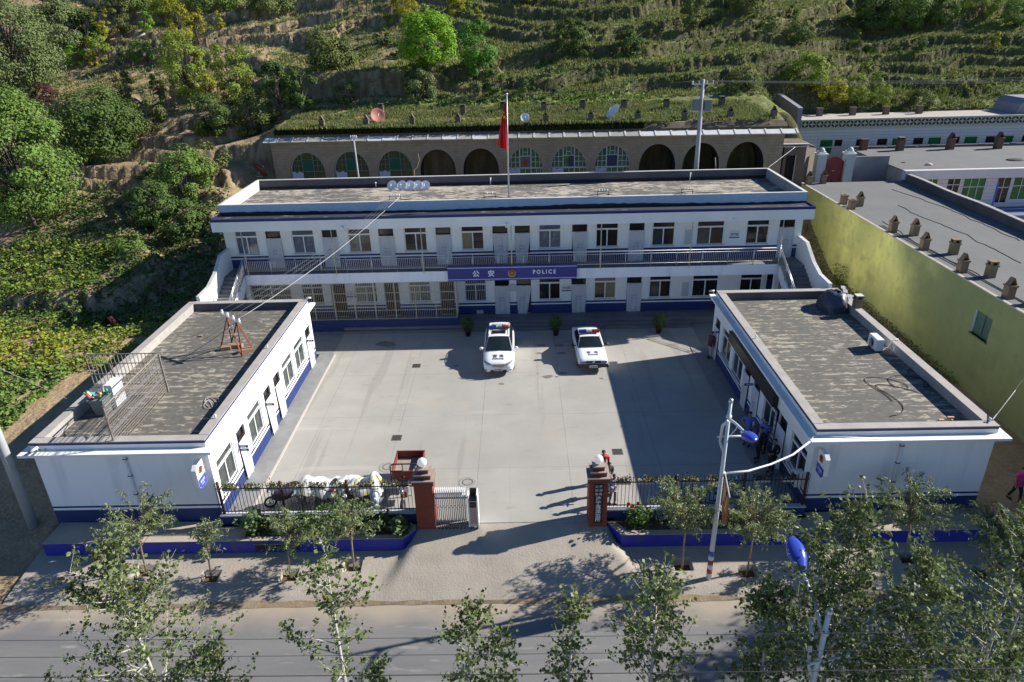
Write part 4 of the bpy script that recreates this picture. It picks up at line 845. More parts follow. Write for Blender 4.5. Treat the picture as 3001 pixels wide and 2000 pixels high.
# bin full of rolled flags, white air-conditioner, spare tank
bn = thing('wheeled_bin', 'grey-green bin stuffed with rolled coloured flags on the left wing roof', 'bin', (-18.0, 25.6, 3.45)); bing = mat('grey_green_plastic', (.15, .185, .175), .5)
b = MB(); b.add([(-18.22, 25.35, 3.5), (-17.82, 25.35, 3.5), (-17.82, 25.85, 3.5), (-18.22, 25.85, 3.5), (-18.32, 25.25, 4.28), (-17.72, 25.25, 4.28), (-17.72, 25.95, 4.28), (-18.32, 25.95, 4.28)], [(3, 2, 1, 0), (0, 1, 5, 4), (1, 2, 6, 5), (2, 3, 7, 6), (3, 0, 4, 7)], bing); b.box(-18.36, -17.68, 25.2, 26.0, 4.24, 4.30, bing); b.box(-18.3, -17.74, 25.26, 25.94, 4.2, 4.26, tar_void_black); b.build('tub', bn)
b = MB()
for q in ((-18.1, 25.4), (-17.9, 25.8)): b.tube([(q[0]-.05, q[1], 3.49), (q[0]+.05, q[1], 3.49)], .06, tar_void_black, 8)
b.build('wheel', bn)
rr = random.Random(9); FC = [(.55, .48, .06), (.05, .34, .22), (.40, .07, .05), (.60, .58, .50), (.08, .10, .22), (.45, .30, .08)]
for k in range(8):
    b = MB(); x = -18.25+.065*k; y = 25.4+.4*rr.random(); c = FC[k % 6]; b.tube([(x, y, 4.15), (x-.1+.2*rr.random()-.15*(k < 4), y-.1*rr.random(), 4.42), (x-.25*(k < 4)+.12*(k > 4), y-.2*rr.random(), 4.56+.08*rr.random())], [.045, .06, .05], mat('flag_cloth_%d' % (k % 6), c, .8), 7)
    tag(b.build('rolled_flag', None, (x, y, 4.2)), 'rolled %s flag sticking out of the bin on the left wing roof' % ['yellow', 'green', 'red', 'cream', 'navy', 'orange', 'rear yellow', 'rear green'][k], 'flag', 'rolled flags in the roof bin')
def acunit(x0, x1, y0, y1, z0, z1, label, name='air_conditioner'):
    t = thing(name, label, 'air conditioner', ((x0+x1)/2, (y0+y1)/2, z0)); b = MB(); b.box(x0, x1, y0, y1, z0+.08, z1, alu, .012); b.build('case', t)
    b = MB()
    for y in (y0+.05, y1-.1): b.box(x0+.03, x1-.03, y, y+.05, z0, z0+.08, darkcem)
    b.build('foot', t); b = MB(); cy, cz = (y0+y1)/2+.08, (z0+z1)/2; q = Matrix.Rotation(R(-90), 3, 'Y'); b.lathe([(.001, .006), (.22, .006), (.23, .0)], (x0, cy, cz), tar_void_black, 18, q)
    for k in range(6): b.lathe([(.04*k+.02, .008), (.04*k+.03, .012)], (x0, cy, cz), alu, 18, q)
    b.build('fan_grille', t); return t
acunit(-17.95, -17.62, 25.95, 26.75, 3.45, 4.62, 'white cabinet unit standing behind the flag bin on the left wing roof', 'air_conditioner')
acunit(16.90, 17.25, 29.98, 30.82, 3.45, 4.12, 'white air conditioner unit alone on the right wing roof')
b = MB(); b.tube([(17.3, 30.05, 3.55), (17.6, 30.2, 3.62), (17.9, 30.35, 3.95), (18.1, 30.4, 3.95), (18.25, 30.4, 3.5)], .035, alu, 7); b.tube([(17.8, 30.0, 3.45), (17.8, 30.0, 3.72)], .05, alu, 8); tag(b.build('pipe', None, (17.7, 30.2, 3.45)), 'white pipe running from the air conditioner over the right parapet', 'pipe')
b = MB(); 
for i in range(3):
    rr = random.Random(30+i); p = Vector((14.8+i*.7, 24.2+i*1.2, 3.475)); pts = [p.copy()]
    for k in range(16): p = p+Vector((.22*math.cos(k*.5+i*2)+.1, .30*math.sin(k*.33+i)+.08, 0)); pts.append(p.copy())
    b.tube(pts, .014, tar_void_black, 5)
tag(b.build('loose_cable', None, (16, 26, 3.46)), 'thin black cables lying loose on the right wing roof', 'cable')
b = MB(); rr = random.Random(8); pts = []
for k in range(34): a = k*.5; pts.append((-13.7+.32*math.cos(a)*(1+.2*math.sin(a*.7)), 26.3+.5*math.sin(a*.8), 3.47+.01*(k % 3)))
b.tube(pts, .014, mat('pale_cord', (.45, .44, .40), .8), 5); tag(b.build('cord_tangle', None, (-13.7, 26.3, 3.46)), 'tangle of pale cord lying on the left wing roof', 'cord')
# tank wrapped in dark sheeting, chimney, bits
tarp = mat('dark_blue_grey_sheeting', (.035, .042, .065), .45, (.08, .09, .12), 2.5, .7, .6, 6); pale_sh = mat('pale_sheeting', (.45, .45, .50), .5)
b = MB(); vs = []; n = 20; rr = random.Random(12)
for j in range(11):
    t = j/10; z = 3.45+.98*math.sin(t*1.57); r = .72*math.cos(max(0, t*1.5-.12))+.02
    for k in range(n): a = 6.283*k/n; q = r*(1+.10*math.sin(a*5+t*4)+.07*rr.uniform(-1, 1)); vs.append((17.15+q*math.cos(a)+.15*t, 35.6+q*1.25*math.sin(a), z+.05*rr.uniform(-1, 1)*(j > 0)))
fs = [(j*n+k, j*n+(k+1) % n, (j+1)*n+(k+1) % n, (j+1)*n+k) for j in range(10) for k in range(n)]; b.add(vs, fs, tarp, True)
for i in range(7): x, y = 17.3+rr.uniform(-.1, .6), 35.4+rr.uniform(-.5, 1.0); z = 4.05+.3*rr.random(); b.add([(x, y, z), (x+.22, y-.1, z-.05), (x+.26, y+.16, z+.08), (x+.03, y+.2, z+.1)], [(0, 1, 2, 3)], pale_sh, True)
b.add([(17.3, 34.9, 3.47), (18.0, 34.6, 3.5), (18.1, 35.1, 3.55), (17.5, 35.2, 3.6)], [(0, 1, 2, 3)], tarp, True)
tag(b.build('covered_tank', None, (17.2, 35.6, 3.45)), 'water tank wrapped in dark sheeting at the far corner of the right wing roof', 'tank')
def chimney_mb(b, x, y, z, w, h, mt, style=0, cap=None):
    cap = cap or mt
    b.box(x-w/2, x+w/2, y-w/2, y+w/2, z, z+h, mt); b.box(x-w*.6, x+w*.6, y-w*.6, y+w*.6, z+h, z+h+.09, mt)
    zz = z+h+.09
    if style == 0:       # two tiles leaning together
        for s_ in (-1, 1): b.add([(x+s_*w*.5, y-w*.4, zz), (x+s_*w*.5, y+w*.4, zz), (x+s_*.02, y+w*.4, zz+w*.9), (x+s_*.02, y-w*.4, zz+w*.9), (x+s_*w*.38, y-w*.4, zz), (x+s_*w*.38, y+w*.4, zz), (x+s_*.02, y+w*.4, zz+w*.75), (x+s_*.02, y-w*.4, zz+w*.75)], [(0, 1, 2, 3), (4, 5, 6, 7), (0, 3, 7, 4), (1, 2, 6, 5), (0, 1, 5, 4)], cap)
        b.add([(x-w*.3, y, zz), (x+w*.3, y, zz), (x, y, zz+w*.6)], [(0, 1, 2)], tar_void_black)
    elif style == 1:     # slab on corner bricks
        for sx in (-1, 1):
            for sy in (-1, 1): b.box(x+sx*w*.38-.05, x+sx*w*.38+.05, y+sy*w*.38-.05, y+sy*w*.38+.05, zz, zz+.14, mt)
        b.box(x-w*.3, x+w*.3, y-w*.3, y+w*.3, zz-.02, zz+.1, tar_void_black); b.box(x-w*.5, x+w*.5, y-w*.5, y+w*.5, zz+.14, zz+.19, cap)
    else: b.box(x-w*.36, x+w*.36, y-w*.36, y+w*.36, zz-.02, zz+.004, tar_void_black)
chbrick = brick('brown_chimney_brick', (.235, .15, .085), (.19, .12, .07), (.20, .17, .13), w=.22, h=.06, ms=.008)
b = MB(); chimney_mb(b, 18.0, 34.6, 3.9, .38, .42, chbrick, 1, cap_w); b.build('chimney', RW[0])
b = MB(); b.box(16.55, 16.95, 23.75, 23.85, 3.47, 3.53, mat('split_wood', (.55, .36, .19), .8)); b.box(16.9, 17.15, 23.8, 23.88, 3.5, 3.62, MATS['split_wood']); b.box(17.0, 17.06, 23.7, 24.0, 3.48, 3.55, MATS['split_wood']); tag(b.build('wood_scraps', None, (16.8, 23.8, 3.46)), 'few pale wood scraps lying on the right wing roof', 'wood')
for i, (x, y) in enumerate(((-12.62, 30.9), (-12.6, 24.3), (11.45, 30.9), (17.95, 23.0))):
    b = MB(); b.tube([(x, y, 3.9), (x, y, 3.98)], .03, alu, 6); b.ball((x, y, 4.02), .05, alu, 8); tag(b.build('roof_lamp', None, (x, y, 3.9)), 'tiny white fitting on the coping of the %s wing, %s' % ('left' if i < 2 else 'right', 'far one' if i in (0, 2) else 'street end'), 'fitting', 'fittings on the wing copings')
# ---------------------------------------------------------------- cave dwellings behind, and the village houses at right
stone = brick('cave_front_stone', (.31, .255, .185), (.265, .215, .155), (.19, .155, .115), w=.62, h=.24, ms=.012, vary=.7)
archstone = mat('arch_voussoir_stone', (.30, .25, .185), .9, (.23, .19, .145), 3, .7, .3, 10)
cave = thing('cave_house', 'row of eleven arched stone cave dwellings with a grassy roof behind the police building', 'cave house', (0, 60, 4.83))
Cp = lambda u, z, d: (u-.037*d, 60-.037*u-d, z)
ARC = [-18.32, -14.47, -10.68, -6.94, -3.23, .56, 4.26, 7.93, 11.7, 15.35, 19.04]; HW = 1.53
b = MB(); zb, zt = 4.6, 9.30; nA = 16; uL, uR = -21.2, 22.0
curves = []
for i, c in enumerate(ARC):
    top = 8.28+.026*i; sp = 6.45; cv = []
    for k in range(nA+1):
        a = math.pi*(1-k/nA); x = HW*math.cos(a); q = abs(math.sin(a)); cv.append((c+x, sp+(top-sp)*(q**.9 if q > 1e-6 else 0)*(1+.0*q)))
    curves.append(cv)
prev = uL
for i, cv in enumerate(curves):
    b.quad(Cp(prev, zb, 0), Cp(cv[0][0], zb, 0), Cp(cv[0][0], zt, 0), Cp(prev, zt, 0), stone)
    for (x0, z0), (x1, z1) in zip(cv[:-1], cv[1:]): b.quad(Cp(x0, z0, 0), Cp(x1, z1, 0), Cp(x1, zt, 0), Cp(x0, zt, 0), stone)
    prev = cv[-1][0]
b.quad(Cp(prev, zb, 0), Cp(uR, zb, 0), Cp(uR, zt, 0), Cp(prev, zt, 0), stone)
b.quad(Cp(uR, zb, 0), Cp(uR, zb, -4), Cp(uR, zt, -4), Cp(uR, zt, 0), stone); b.quad(Cp(uL, zb, 0), Cp(uL, zb, -4), Cp(uL, zt, -4), Cp(uL, zt, 0), stone)
b.build('wall', cave)
plasterin = mat('shade_black_vault_plaster', (.035, .03, .025), .95, (.018, .016, .013), 1.5, .7)  # shade of the deep vaults is put into the colour, near black
glass_green = mat('green_glass', (.02, .10, .045), .2, (.06, .20, .07), 2.2, .8, sharp=(.5, .6)); wood_w = mat('pale_lattice_paint', (.50, .54, .58), .6); wood_g = mat('dull_green_lattice_paint', (.13, .19, .15), .7); greend = mat('green_door_cloth', (.012, .10, .06), .85, (.008, .07, .045), 4, .6)
darkgreen = mat('dark_green_glass', (.012, .035, .015), .2, (.04, .06, .02), 3, .7)
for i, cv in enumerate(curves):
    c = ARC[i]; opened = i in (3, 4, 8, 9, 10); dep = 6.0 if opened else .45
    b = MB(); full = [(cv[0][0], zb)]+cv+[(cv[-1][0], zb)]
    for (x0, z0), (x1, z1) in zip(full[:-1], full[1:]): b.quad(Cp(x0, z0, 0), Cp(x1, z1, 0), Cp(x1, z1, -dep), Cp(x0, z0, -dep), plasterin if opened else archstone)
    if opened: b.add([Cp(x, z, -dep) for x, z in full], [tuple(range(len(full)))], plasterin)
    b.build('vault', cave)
    b = MB(); r2 = []
    for k, (x, z) in enumerate(cv): dx, dz = x-c, z-6.3; L_ = math.hypot(dx, dz); r2.append((x+dx/L_*.34, z+dz/L_*.34))
    for k in range(nA): b.quad(Cp(*cv[k], .012), Cp(*cv[k+1], .012), Cp(*r2[k+1], .012), Cp(*r2[k], .012), archstone)
    b.build('arch_ring', cave)
    if opened: continue
    # timber front: frame round the arch, mullions, rails
    w = MB(); g = MB(); D = -.36; fm = wood_w if i > 4 else wood_g
    def wb(u0, z0, u1, z1, t=.07): w.bar(Cp(u0, z0, D+.03), Cp(u1, z1, D+.03), t, t, fm)
    for (x0, z0), (x1, z1) in zip(full[:-1], full[1:]): w.bar(Cp(x0, z0, D+.05), Cp(x1, z1, D+.05), .12, .12, wood_w)
    ztop = lambda x: float(np.interp(x, [p[0] for p in cv], [p[1] for p in cv]))
    for dx in (-.48, .48): wb(c+dx, zb, c+dx, ztop(c+dx), .08)
    wb(c-HW, 6.62, c+HW, 6.62, .11 if i > 4 else .07)
    wb(c-.48, 7.62, c+.48, 7.62)
    for s_ in (-1, 1):
        for z in (7.12, 7.55): 
            xe = HW*math.sqrt(max(0, 1-((z-6.45)/1.9)**2)); wb(c+s_*.48, z, c+s_*xe, z, .04)
        for dx in (.85, 1.2): wb(c+s_*dx, 6.62, c+s_*dx, ztop(c+s_*dx), .045)
    if i > 4:
        for z in (6.05, 5.75): wb(c-HW, z, c+HW, z, .05)
        for dx in (0, .95, 1.3): wb(c+dx, zb, c+dx, 6.6, .045)
        wb(c-.2, 7.65, c-.2, ztop(c), .04); wb(c+.2, 7.65, c+.2, ztop(c), .04); wb(c-.2, 7.95, c+.2, 7.95, .04)
    wo = w.build('window', cave)
    g.add([Cp(x, z, D) for x, z in full], [tuple(range(len(full)))], glass_green if i > 4 else darkgreen); g.build('pane', wo)
    d = MB()
    if i < 3: d.box(-.46, .46, 0, .02, 6.7, 7.72-.1, greend)
    elif i == 5: d.box(-.44, .44, 0, .02, 6.68, 7.58, mat('mottled_glass', (.10, .13, .13), .3, (.03, .05, .05), 4, .7)); d.add([(-.26, -.01, 7.1), (0, -.01, 6.78), (.26, -.01, 7.1), (0, -.01, 7.42)], [(0, 1, 2, 3)], crimson)
    else: d.box(-.44 if i == 7 else 0, .44, 0, .02, 6.68, 7.6, mat('dark_slate_cloth', (.035, .045, .075), .8))
    d.M = None; d.v = [Cp(c+x, z, D+.075-y) for x, y, z in d.v]; d.build('door_panel', cave)
    cu = MB(); vs = []; nx = 10
    for j, z in enumerate((6.58, 6.0, 5.2, 4.9)):
        for k in range(nx+1): u = c-1.42+.95*k/nx*(1-.04*j)+.02*j; vs.append(Cp(u, z+(.06*math.sin(k*1.1+i) if j == 0 else 0), -.18+.03*math.sin(k*1.7+j)))
    cu.add(vs, [(j*(nx+1)+k, j*(nx+1)+k+1, (j+1)*(nx+1)+k+1, (j+1)*(nx+1)+k) for j in range(3) for k in range(nx)], mat('lilac_white_cloth', (.46, .48, .60), .9, (.38, .40, .52), 3, .6), True)
    tag(cu.build('door_curtain', None, Cp(c-1, 5.9, -.2)), 'pale cloth hung in the doorway of the cave arch, %s arch from the left' % ORD[i], 'curtain', 'pale cloths in the cave doorways')
b = MB(); rr = random.Random(6); pw = mat('whitewashed_slab', (.60, .60, .58), .8, (.46, .45, .42), 2, .7); pd = mat('grey_slab', (.36, .35, .31), .85, (.27, .26, .23), 2, .7)
u = -21.6
while u < 22.4:
    w = 1.22+.1*rr.random(); m_ = pw if u > 11.5 else (pd if rr.random() < .8 else pw); z = 9.26+.03*rr.random()
    b.add([Cp(u, z, .62), Cp(u+w-.05, z, .62), Cp(u+w-.05, z+.26, -.02), Cp(u, z+.26, -.02), Cp(u, z-.06, .62), Cp(u+w-.05, z-.06, .62), Cp(u+w-.05, z+.2, -.02), Cp(u, z+.2, -.02)], [(0, 1, 2, 3), (4, 5, 1, 0), (7, 6, 5, 4), (0, 3, 7, 4), (1, 5, 6, 2)], m_)
    b.add([Cp(u+w-.09, z+.04, .63), Cp(u+w+.03, z+.04, .63), Cp(u+w+.03, z+.31, -.02), Cp(u+w-.09, z+.31, -.02)], [(0, 1, 2, 3)], pw)
    u += w
b.build('eave_slabs', cave)
b = MB(); earthy = mat('bare_earth_parapet', (.16, .12, .085), .95, (.08, .062, .045), 1.2, .8, .5, 8); weed = mat('dark_weedy_bank', (.055, .05, .032), .95, (.02, .022, .014), 2.2, .9, .8, 6, stretch=(2, 2, .7))
for k in range(88):
    u0 = -20.9+k*.49; u1 = u0+.49; h0 = 10.17+.07*math.sin(k*.7)+.05*math.sin(k*2.1); h1 = 10.17+.07*math.sin((k+1)*.7)+.05*math.sin((k+1)*2.1)
    mt = earthy if u0 > 10.4 else weed
    b.quad(Cp(u0, 9.46, -.12), Cp(u1, 9.46, -.12), Cp(u1, 9.72, -.22), Cp(u0, 9.72, -.22), earthy)
    b.quad(Cp(u0, 9.72, -.22), Cp(u1, 9.72, -.22), Cp(u1, h1, -.75), Cp(u0, h0, -.75), mt)
    b.quad(Cp(u0, h0, -.75), Cp(u1, h1, -.75), Cp(u1, 10.42, -3.4), Cp(u0, 10.42, -3.4), TERR)
b.quad(Cp(22.2, 9.46, -.12), Cp(22.2, 9.46, -4), Cp(22.2, 10.4, -4), Cp(22.2, 10.2, -.75), earthy)
b.build('earth_roof', cave)
oldbrick = brick('old_grey_brown_brick', (.15, .115, .085), (.12, .09, .07), (.14, .12, .10), w=.24, h=.07)
for x, y in ((-16.77, 61.6), (-12.96, 61.6), (-9.03, 61.6), (-5.12, 61.6), (2.36, 61.3), (6.17, 61.2), (10.1, 61.0), (14.0, 60.9), (17.8, 60.8), (21.4, 60.7)):
    b = MB(); chimney_mb(b, x, y, 10.1, .42, .62, oldbrick, 0); b.build('chimney', cave)
for x, y in ((-12.41, 65.85), (-4.89, 64.75), (-1.35, 65.55), (2.34, 65.2), (5.82, 65.4), (9.52, 65.3), (13.21, 64.8), (18.2, 65.2)):
    b = MB(); chimney_mb(b, x, y, float(hill(x, y))-.1, .46, .70, oldbrick, 1); b.build('chimney', cave)
terra = mat('faded_red_dish', (.40, .15, .11), .6, (.30, .12, .09), 3, .6); whited = mat('clean_white_dish', (.74, .75, .76), .4)
dish((-12.26, 63.2, 10.35), .62, (.35, -.75, .4), 'faded red satellite dish in the grass on the cave roof', 'dishes on the cave roof', terra, mast=.5)
dish((8.15, 61.6, 10.1), .66, (-.75, -.35, .75), 'large white satellite dish on the cave roof', 'dishes on the cave roof', whited, mast=.75)
dish((.59, 61.6, 10.1), .36, (.1, -.9, .35), 'small pale satellite dish on the cave roof right of the flag', 'dishes on the cave roof', dishm, mast=.5)
dish((-22.4, 60.2, 6.4), .75, (.5, .6, .5), 'dark red satellite dish leaning below the left end of the cave row', 'dishes on the cave roof', mat('dark_red_dish', (.14, .04, .035), .6), mast=.5)
# yellow house on the right
yel_w = mat('yellow_lime_wash', (.82, .79, .25), .9, (.54, .55, .19), .2, .9, .25, 12, stretch=(1, 1, .7), sharp=(.36, .56))
def yellow_streaks():
    n = yel_w.node_tree.nodes; l = yel_w.node_tree.links; b = n['Principled BSDF']; old = b.inputs['Base Color'].links[0].from_socket; g = n.new('ShaderNodeNewGeometry'); last = old
    for sc, st, c, a, e, amt in ((1, (1, 1.2, .22), (.70, .63, .20), .5, .72, .6), (1, (1, .5, .9), (.22, .23, .09), .52, .78, .6), (2.5, (1, 1, .8), (.34, .33, .12), .55, .75, .5)):
        mp = n.new('ShaderNodeMapping'); mp.inputs['Scale'].default_value = st; l.new(g.outputs['Position'], mp.inputs[0]); z = n.new('ShaderNodeTexNoise'); z.inputs['Scale'].default_value = sc; z.inputs['Detail'].default_value = 6; l.new(mp.outputs[0], z.inputs[0])
        r = n.new('ShaderNodeMapRange'); r.inputs[1].default_value = a; r.inputs[2].default_value = e; r.inputs[4].default_value = amt; l.new(z.outputs['Fac'], r.inputs[0])
        x = n.new('ShaderNodeMix'); x.data_type = 'RGBA'; l.new(r.outputs[0], x.inputs[0]); l.new(last, x.inputs[6]); x.inputs[7].default_value = (*c, 1); last = x.outputs[2]
    # algae stain spreading over the street half of the wall
    sp = n.new('ShaderNodeSeparateXYZ'); l.new(g.outputs['Position'], sp.inputs[0]); nz = n.new('ShaderNodeTexNoise'); nz.inputs['Scale'].default_value = .22; nz.inputs['Detail'].default_value = 5; l.new(g.outputs['Position'], nz.inputs[0])
    ma = n.new('ShaderNodeMath'); ma.operation = 'MULTIPLY_ADD'; ma.inputs[1].default_value = -26; l.new(nz.outputs['Fac'], ma.inputs[0]); l.new(sp.outputs[1], ma.inputs[2])
    r = n.new('ShaderNodeMapRange'); r.inputs[1].default_value = 36; r.inputs[2].default_value = 24; r.inputs[4].default_value = .8; l.new(ma.outputs[0], r.inputs[0])
    x = n.new('ShaderNodeMix'); x.data_type = 'RGBA'; l.new(r.outputs[0], x.inputs[0]); l.new(last, x.inputs[6]); x.inputs[7].default_value = (.12, .16, .08, 1); l.new(x.outputs[2], b.inputs['Base Color'])
yellow_streaks()
greyfelt = mat('grey_gravel_felt', (.155, .155, .152), .9, (.12, .12, .118), .35, .7, .25, 40)
def felt_seams():
    n = greyfelt.node_tree.nodes; l = greyfelt.node_tree.links; b = n['Principled BSDF']; old = b.inputs['Base Color'].links[0].from_socket; g = n.new('ShaderNodeNewGeometry')
    t = n.new('ShaderNodeTexBrick'); t.inputs['Scale'].default_value = 1; t.inputs['Brick Width'].default_value = 9; t.inputs['Row Height'].default_value = .97; t.inputs['Mortar Size'].default_value = .018
    mp = n.new('ShaderNodeMapping'); mp.inputs['Rotation'].default_value = (0, 0, R(90)); l.new(g.outputs['Position'], mp.inputs[0]); l.new(mp.outputs[0], t.inputs[0])
    x = n.new('ShaderNodeMix'); x.data_type = 'RGBA'; l.new(t.outputs['Fac'], x.inputs[0]); l.new(old, x.inputs[6]); x.inputs[7].default_value = (.12, .12, .12, 1); l.new(x.outputs[2], b.inputs['Base Color'])
felt_seams()
yh = thing('yellow_house', 'long flat-roofed house with a stained yellow side wall on the right', 'house', (27.7, 40, 0))
b = MB(); Py = lambda u, z, d: (23.5-d, u, z); ops = [(31.9, 33.3, 2.93, 4.2), (26.5, 27.9, 2.93, 4.2)]
facade(b, Py, 18, 57.95, -1.2, 5.3, ops, lambda z: yel_w, .22)
b.quad((23.5, 57.95, -1), (32, 57.95, -1), (32, 57.95, 5.3), (23.5, 57.95, 5.3), cement); b.quad((32, 18, -1), (32, 57.95, -1), (32, 57.95, 5.3), (32, 18, 5.3), cement); b.quad((23.5, 18, -1), (32, 18, -1), (32, 18, 5.3), (23.5, 18, 5.3), cement)
b.build('wall', yh)
b = MB(); b.box(23.52, 32, 18, 57.9, 5.22, 5.32, greyfelt); b.build('roof', yh)
b = MB(); b.box(23.44, 23.62, 18, 57.95, 5.30, 5.36, mat('pale_roof_edge', (.42, .38, .32), .9, (.30, .27, .22), 3, .7)); b.build('roof_edge', yh)
for y0, y1, _, _ in ops:
    b = MB(); gg = mat('dull_green_window', (.045, .11, .08), .4, (.03, .075, .06), 3, .6); b.box(23.62, 23.66, y0, y1, 2.93, 4.2, gg); b.box(23.58, 23.62, (y0+y1)/2-.03, (y0+y1)/2+.03, 2.93, 4.2, gg); b.box(23.44, 23.62, y0-.05, y1+.05, 2.87, 2.93, gg); b.build('window', yh)
b = MB(); n = 60
for k in range(n):
    y0 = 57.9-k*.66; y1 = y0-.66; b.box(31.8, 32.06, y1, y0, 5.2, 5.92+.03*math.sin(k*.5), darkcem)
    b.box(31.78, 32.08, y1, y0, 5.92+.03*math.sin(k*.5), 5.97+.03*math.sin(k*.5), cement)
b.build('parapet', yh)
CHS = [(23.85, 57.4, 0), (25.1, 57.6, 0), (23.87, 50.77, 2), (23.82, 49.3, 2), (24.74, 50.1, 0), (23.92, 43.5, 0), (24.87, 42.69, 0), (23.95, 39.78, 0), (25.17, 38.88, 1), (23.88, 35.8, 0), (24.89, 34.97, 1), (23.95, 31.99, 0), (25.0, 31.2, 0), (23.9, 28.1, 0)]
ych = brick('yellow_brown_chimney_brick', (.255, .19, .10), (.21, .15, .085), (.24, .20, .13), w=.22, h=.065, ms=.008)
for i, (x, y, s_) in enumerate(CHS): b = MB(); chimney_mb(b, x, y, 5.32, .40, .62, chbrick if i % 2 else ych, s_, chbrick); b.build('chimney', yh)
b = MB(); rr = random.Random(3)
for x0, y0, n in ((24.5, 46.0, 22), (27.5, 50.0, 26), (29.5, 55, 28)):
    p = Vector((x0, y0, 5.335)); pts = [p.copy()]
    for k in range(n): p = p+Vector((rr.uniform(-.15, .15), -.5, 0)); pts.append(p.copy())
    b.tube(pts, .018, darkcem, 4)
for x0, x1, y in ((23.8, 24.3, 47), (24.0, 24.4, 36.5)): b.tube([(x0, 45, 5.34), (x0+.3, 38, 5.34), (x1, 30, 5.34), (x1, 24, 5.34)], .018, darkcem, 4)
tag(b.build('roof_cable', None, (27, 45, 5.33)), 'thin dark cables wandering over the flat roof of the yellow house', 'cable')
# house with grey roof and green windows
wtile = brick('white_wall_tile', (.60, .585, .60), (.57, .555, .57), (.27, .22, .22), w=30, h=.30, ms=.012, vary=.15)
gh = thing('green_window_house', 'white tiled house with a flat grey roof and green-glazed windows at right', 'house', (38, 62.5, 3.2))
mx0, mx1, my0, my1, mz = 31.67, 62, 58, 67.7, 6.17
wins = [(35.63, 36.75, 4.0, 5.4), (36.98, 38.88, 3.45, 5.43), (39.75, 40.95, 3.2, 5.45), (41.1, 43.3, 3.45, 5.45), (32.3, 33.2, 3.4, 5.35), (33.86, 34.87, 3.45, 5.4), (44.3, 46.3, 3.45, 5.45)]
b = MB(); facade(b, lambda u, z, d: (u, my0-d, z), mx0, mx1, 2.0, 5.42+.75, wins, lambda z: wtile, .2)
b.quad((mx0, my0, 2), (mx0, my1, 2), (mx0, my1, mz), (mx0, my0, mz), cement); b.quad((mx0, my1, 2), (mx1, my1, 2), (mx1, my1, mz), (mx0, my1, mz), cement); b.build('wall', gh)
b = MB(); b.box(mx0, mx1, my0-.05, my1, mz-.06, mz+.02, greyfelt); b.build('roof', gh)
b = MB(); b.box(mx0, mx1, my0-.5, my0-.052, 5.46, mz+.03, mat('pale_fascia', (.60, .58, .60), .7, (.48, .47, .5), 1.2, .7)); b.build('fascia', gh)
b = MB(); n = 60
for k in range(n): x0 = mx0+k*.5; b.box(x0, x0+.5, my1, my1+.25, mz-.1, mz+.22+.05*math.sin(k*.9)*(k % 3 == 0), darkcem)
b.build('back_parapet', gh)
ggl = mat('bright_green_glass', (.015, .16, .04), .15, (.01, .07, .025), 1.2, .8, sharp=(.45, .6))
for i, (a, c, d, e) in enumerate(wins):
    f = MB(); g = MB(); f.box(a, c, my0+.08, my0+.14, d, d+.05, alu); f.box(a, c, my0+.08, my0+.14, e-.05, e, alu); f.box(a, a+.05, my0+.08, my0+.14, d, e, alu); f.box(c-.05, c, my0+.08, my0+.14, d, e, alu); f.box(a, c, my0+.08, my0+.14, d+(e-d)*.58, d+(e-d)*.58+.05, alu)
    for q in ((.5,) if c-a < 1.5 else (.33, .66)): f.box(a+(c-a)*q-.014, a+(c-a)*q+.014, my0+.08, my0+.14, d, e, alu)
    fo = f.build('window' if i != 2 else 'door', gh); g.box(a, c, my0+.15, my0+.17, d, e, glass_d if i in (0, 2) else ggl); g.build('pane', fo)
for x, y, s_ in ((32.58, 67.3, 2), (35.65, 66.6, 1), (40.3, 66.6, 0), (44.6, 66.4, 0)): b = MB(); chimney_mb(b, x, y, mz, .55, .95, brick('red_chimney_brick', (.17, .075, .05), (.14, .06, .04), (.16, .12, .09), w=.22, h=.07), s_); b.build('chimney', gh)
for x, y, lab, r in ((34.65, 59.62, 'pale sack lying on the grey roof near its front edge', .32), (33.2, 60.9, 'dark scrap of tile lying on the grey roof', .2), (42.75, 60.9, 'flat dark round lid lying on the grey roof', .8)):
    b = MB(); b.ball((x, y, mz+.06), r, mat('pale_sack', (.46, .44, .40), .9) if r == .32 else tar_void_black, 10, (1, .6, .5 if r == .32 else .1)); tag(b.build('sack' if r == .32 else 'roof_scrap', None, (x, y, mz)), lab, 'sack' if r == .32 else 'scrap')
b = MB(); blu = mat('bright_blue_paint', (.03, .10, .45), .5)
b.bar((37.9, 55.2, 2.2), (37.9, 55.2, 5.6), .10, .10, blu); b.bar((37.0, 55.2, 3.2), (46, 55.2, 3.2), .05, .05, blu); b.bar((37.0, 55.2, 3.45), (46, 55.2, 3.45), .04, .04, blu); b.box(36.8, 46, 55.25, 57.9, 2.0, 2.9, mat('blue_grey_floor', (.12, .16, .25), .7)); tag(b.build('blue_railing', None, (37.9, 55.2, 2.2)), 'bright blue post and railing in front of the green-windowed house', 'railing')
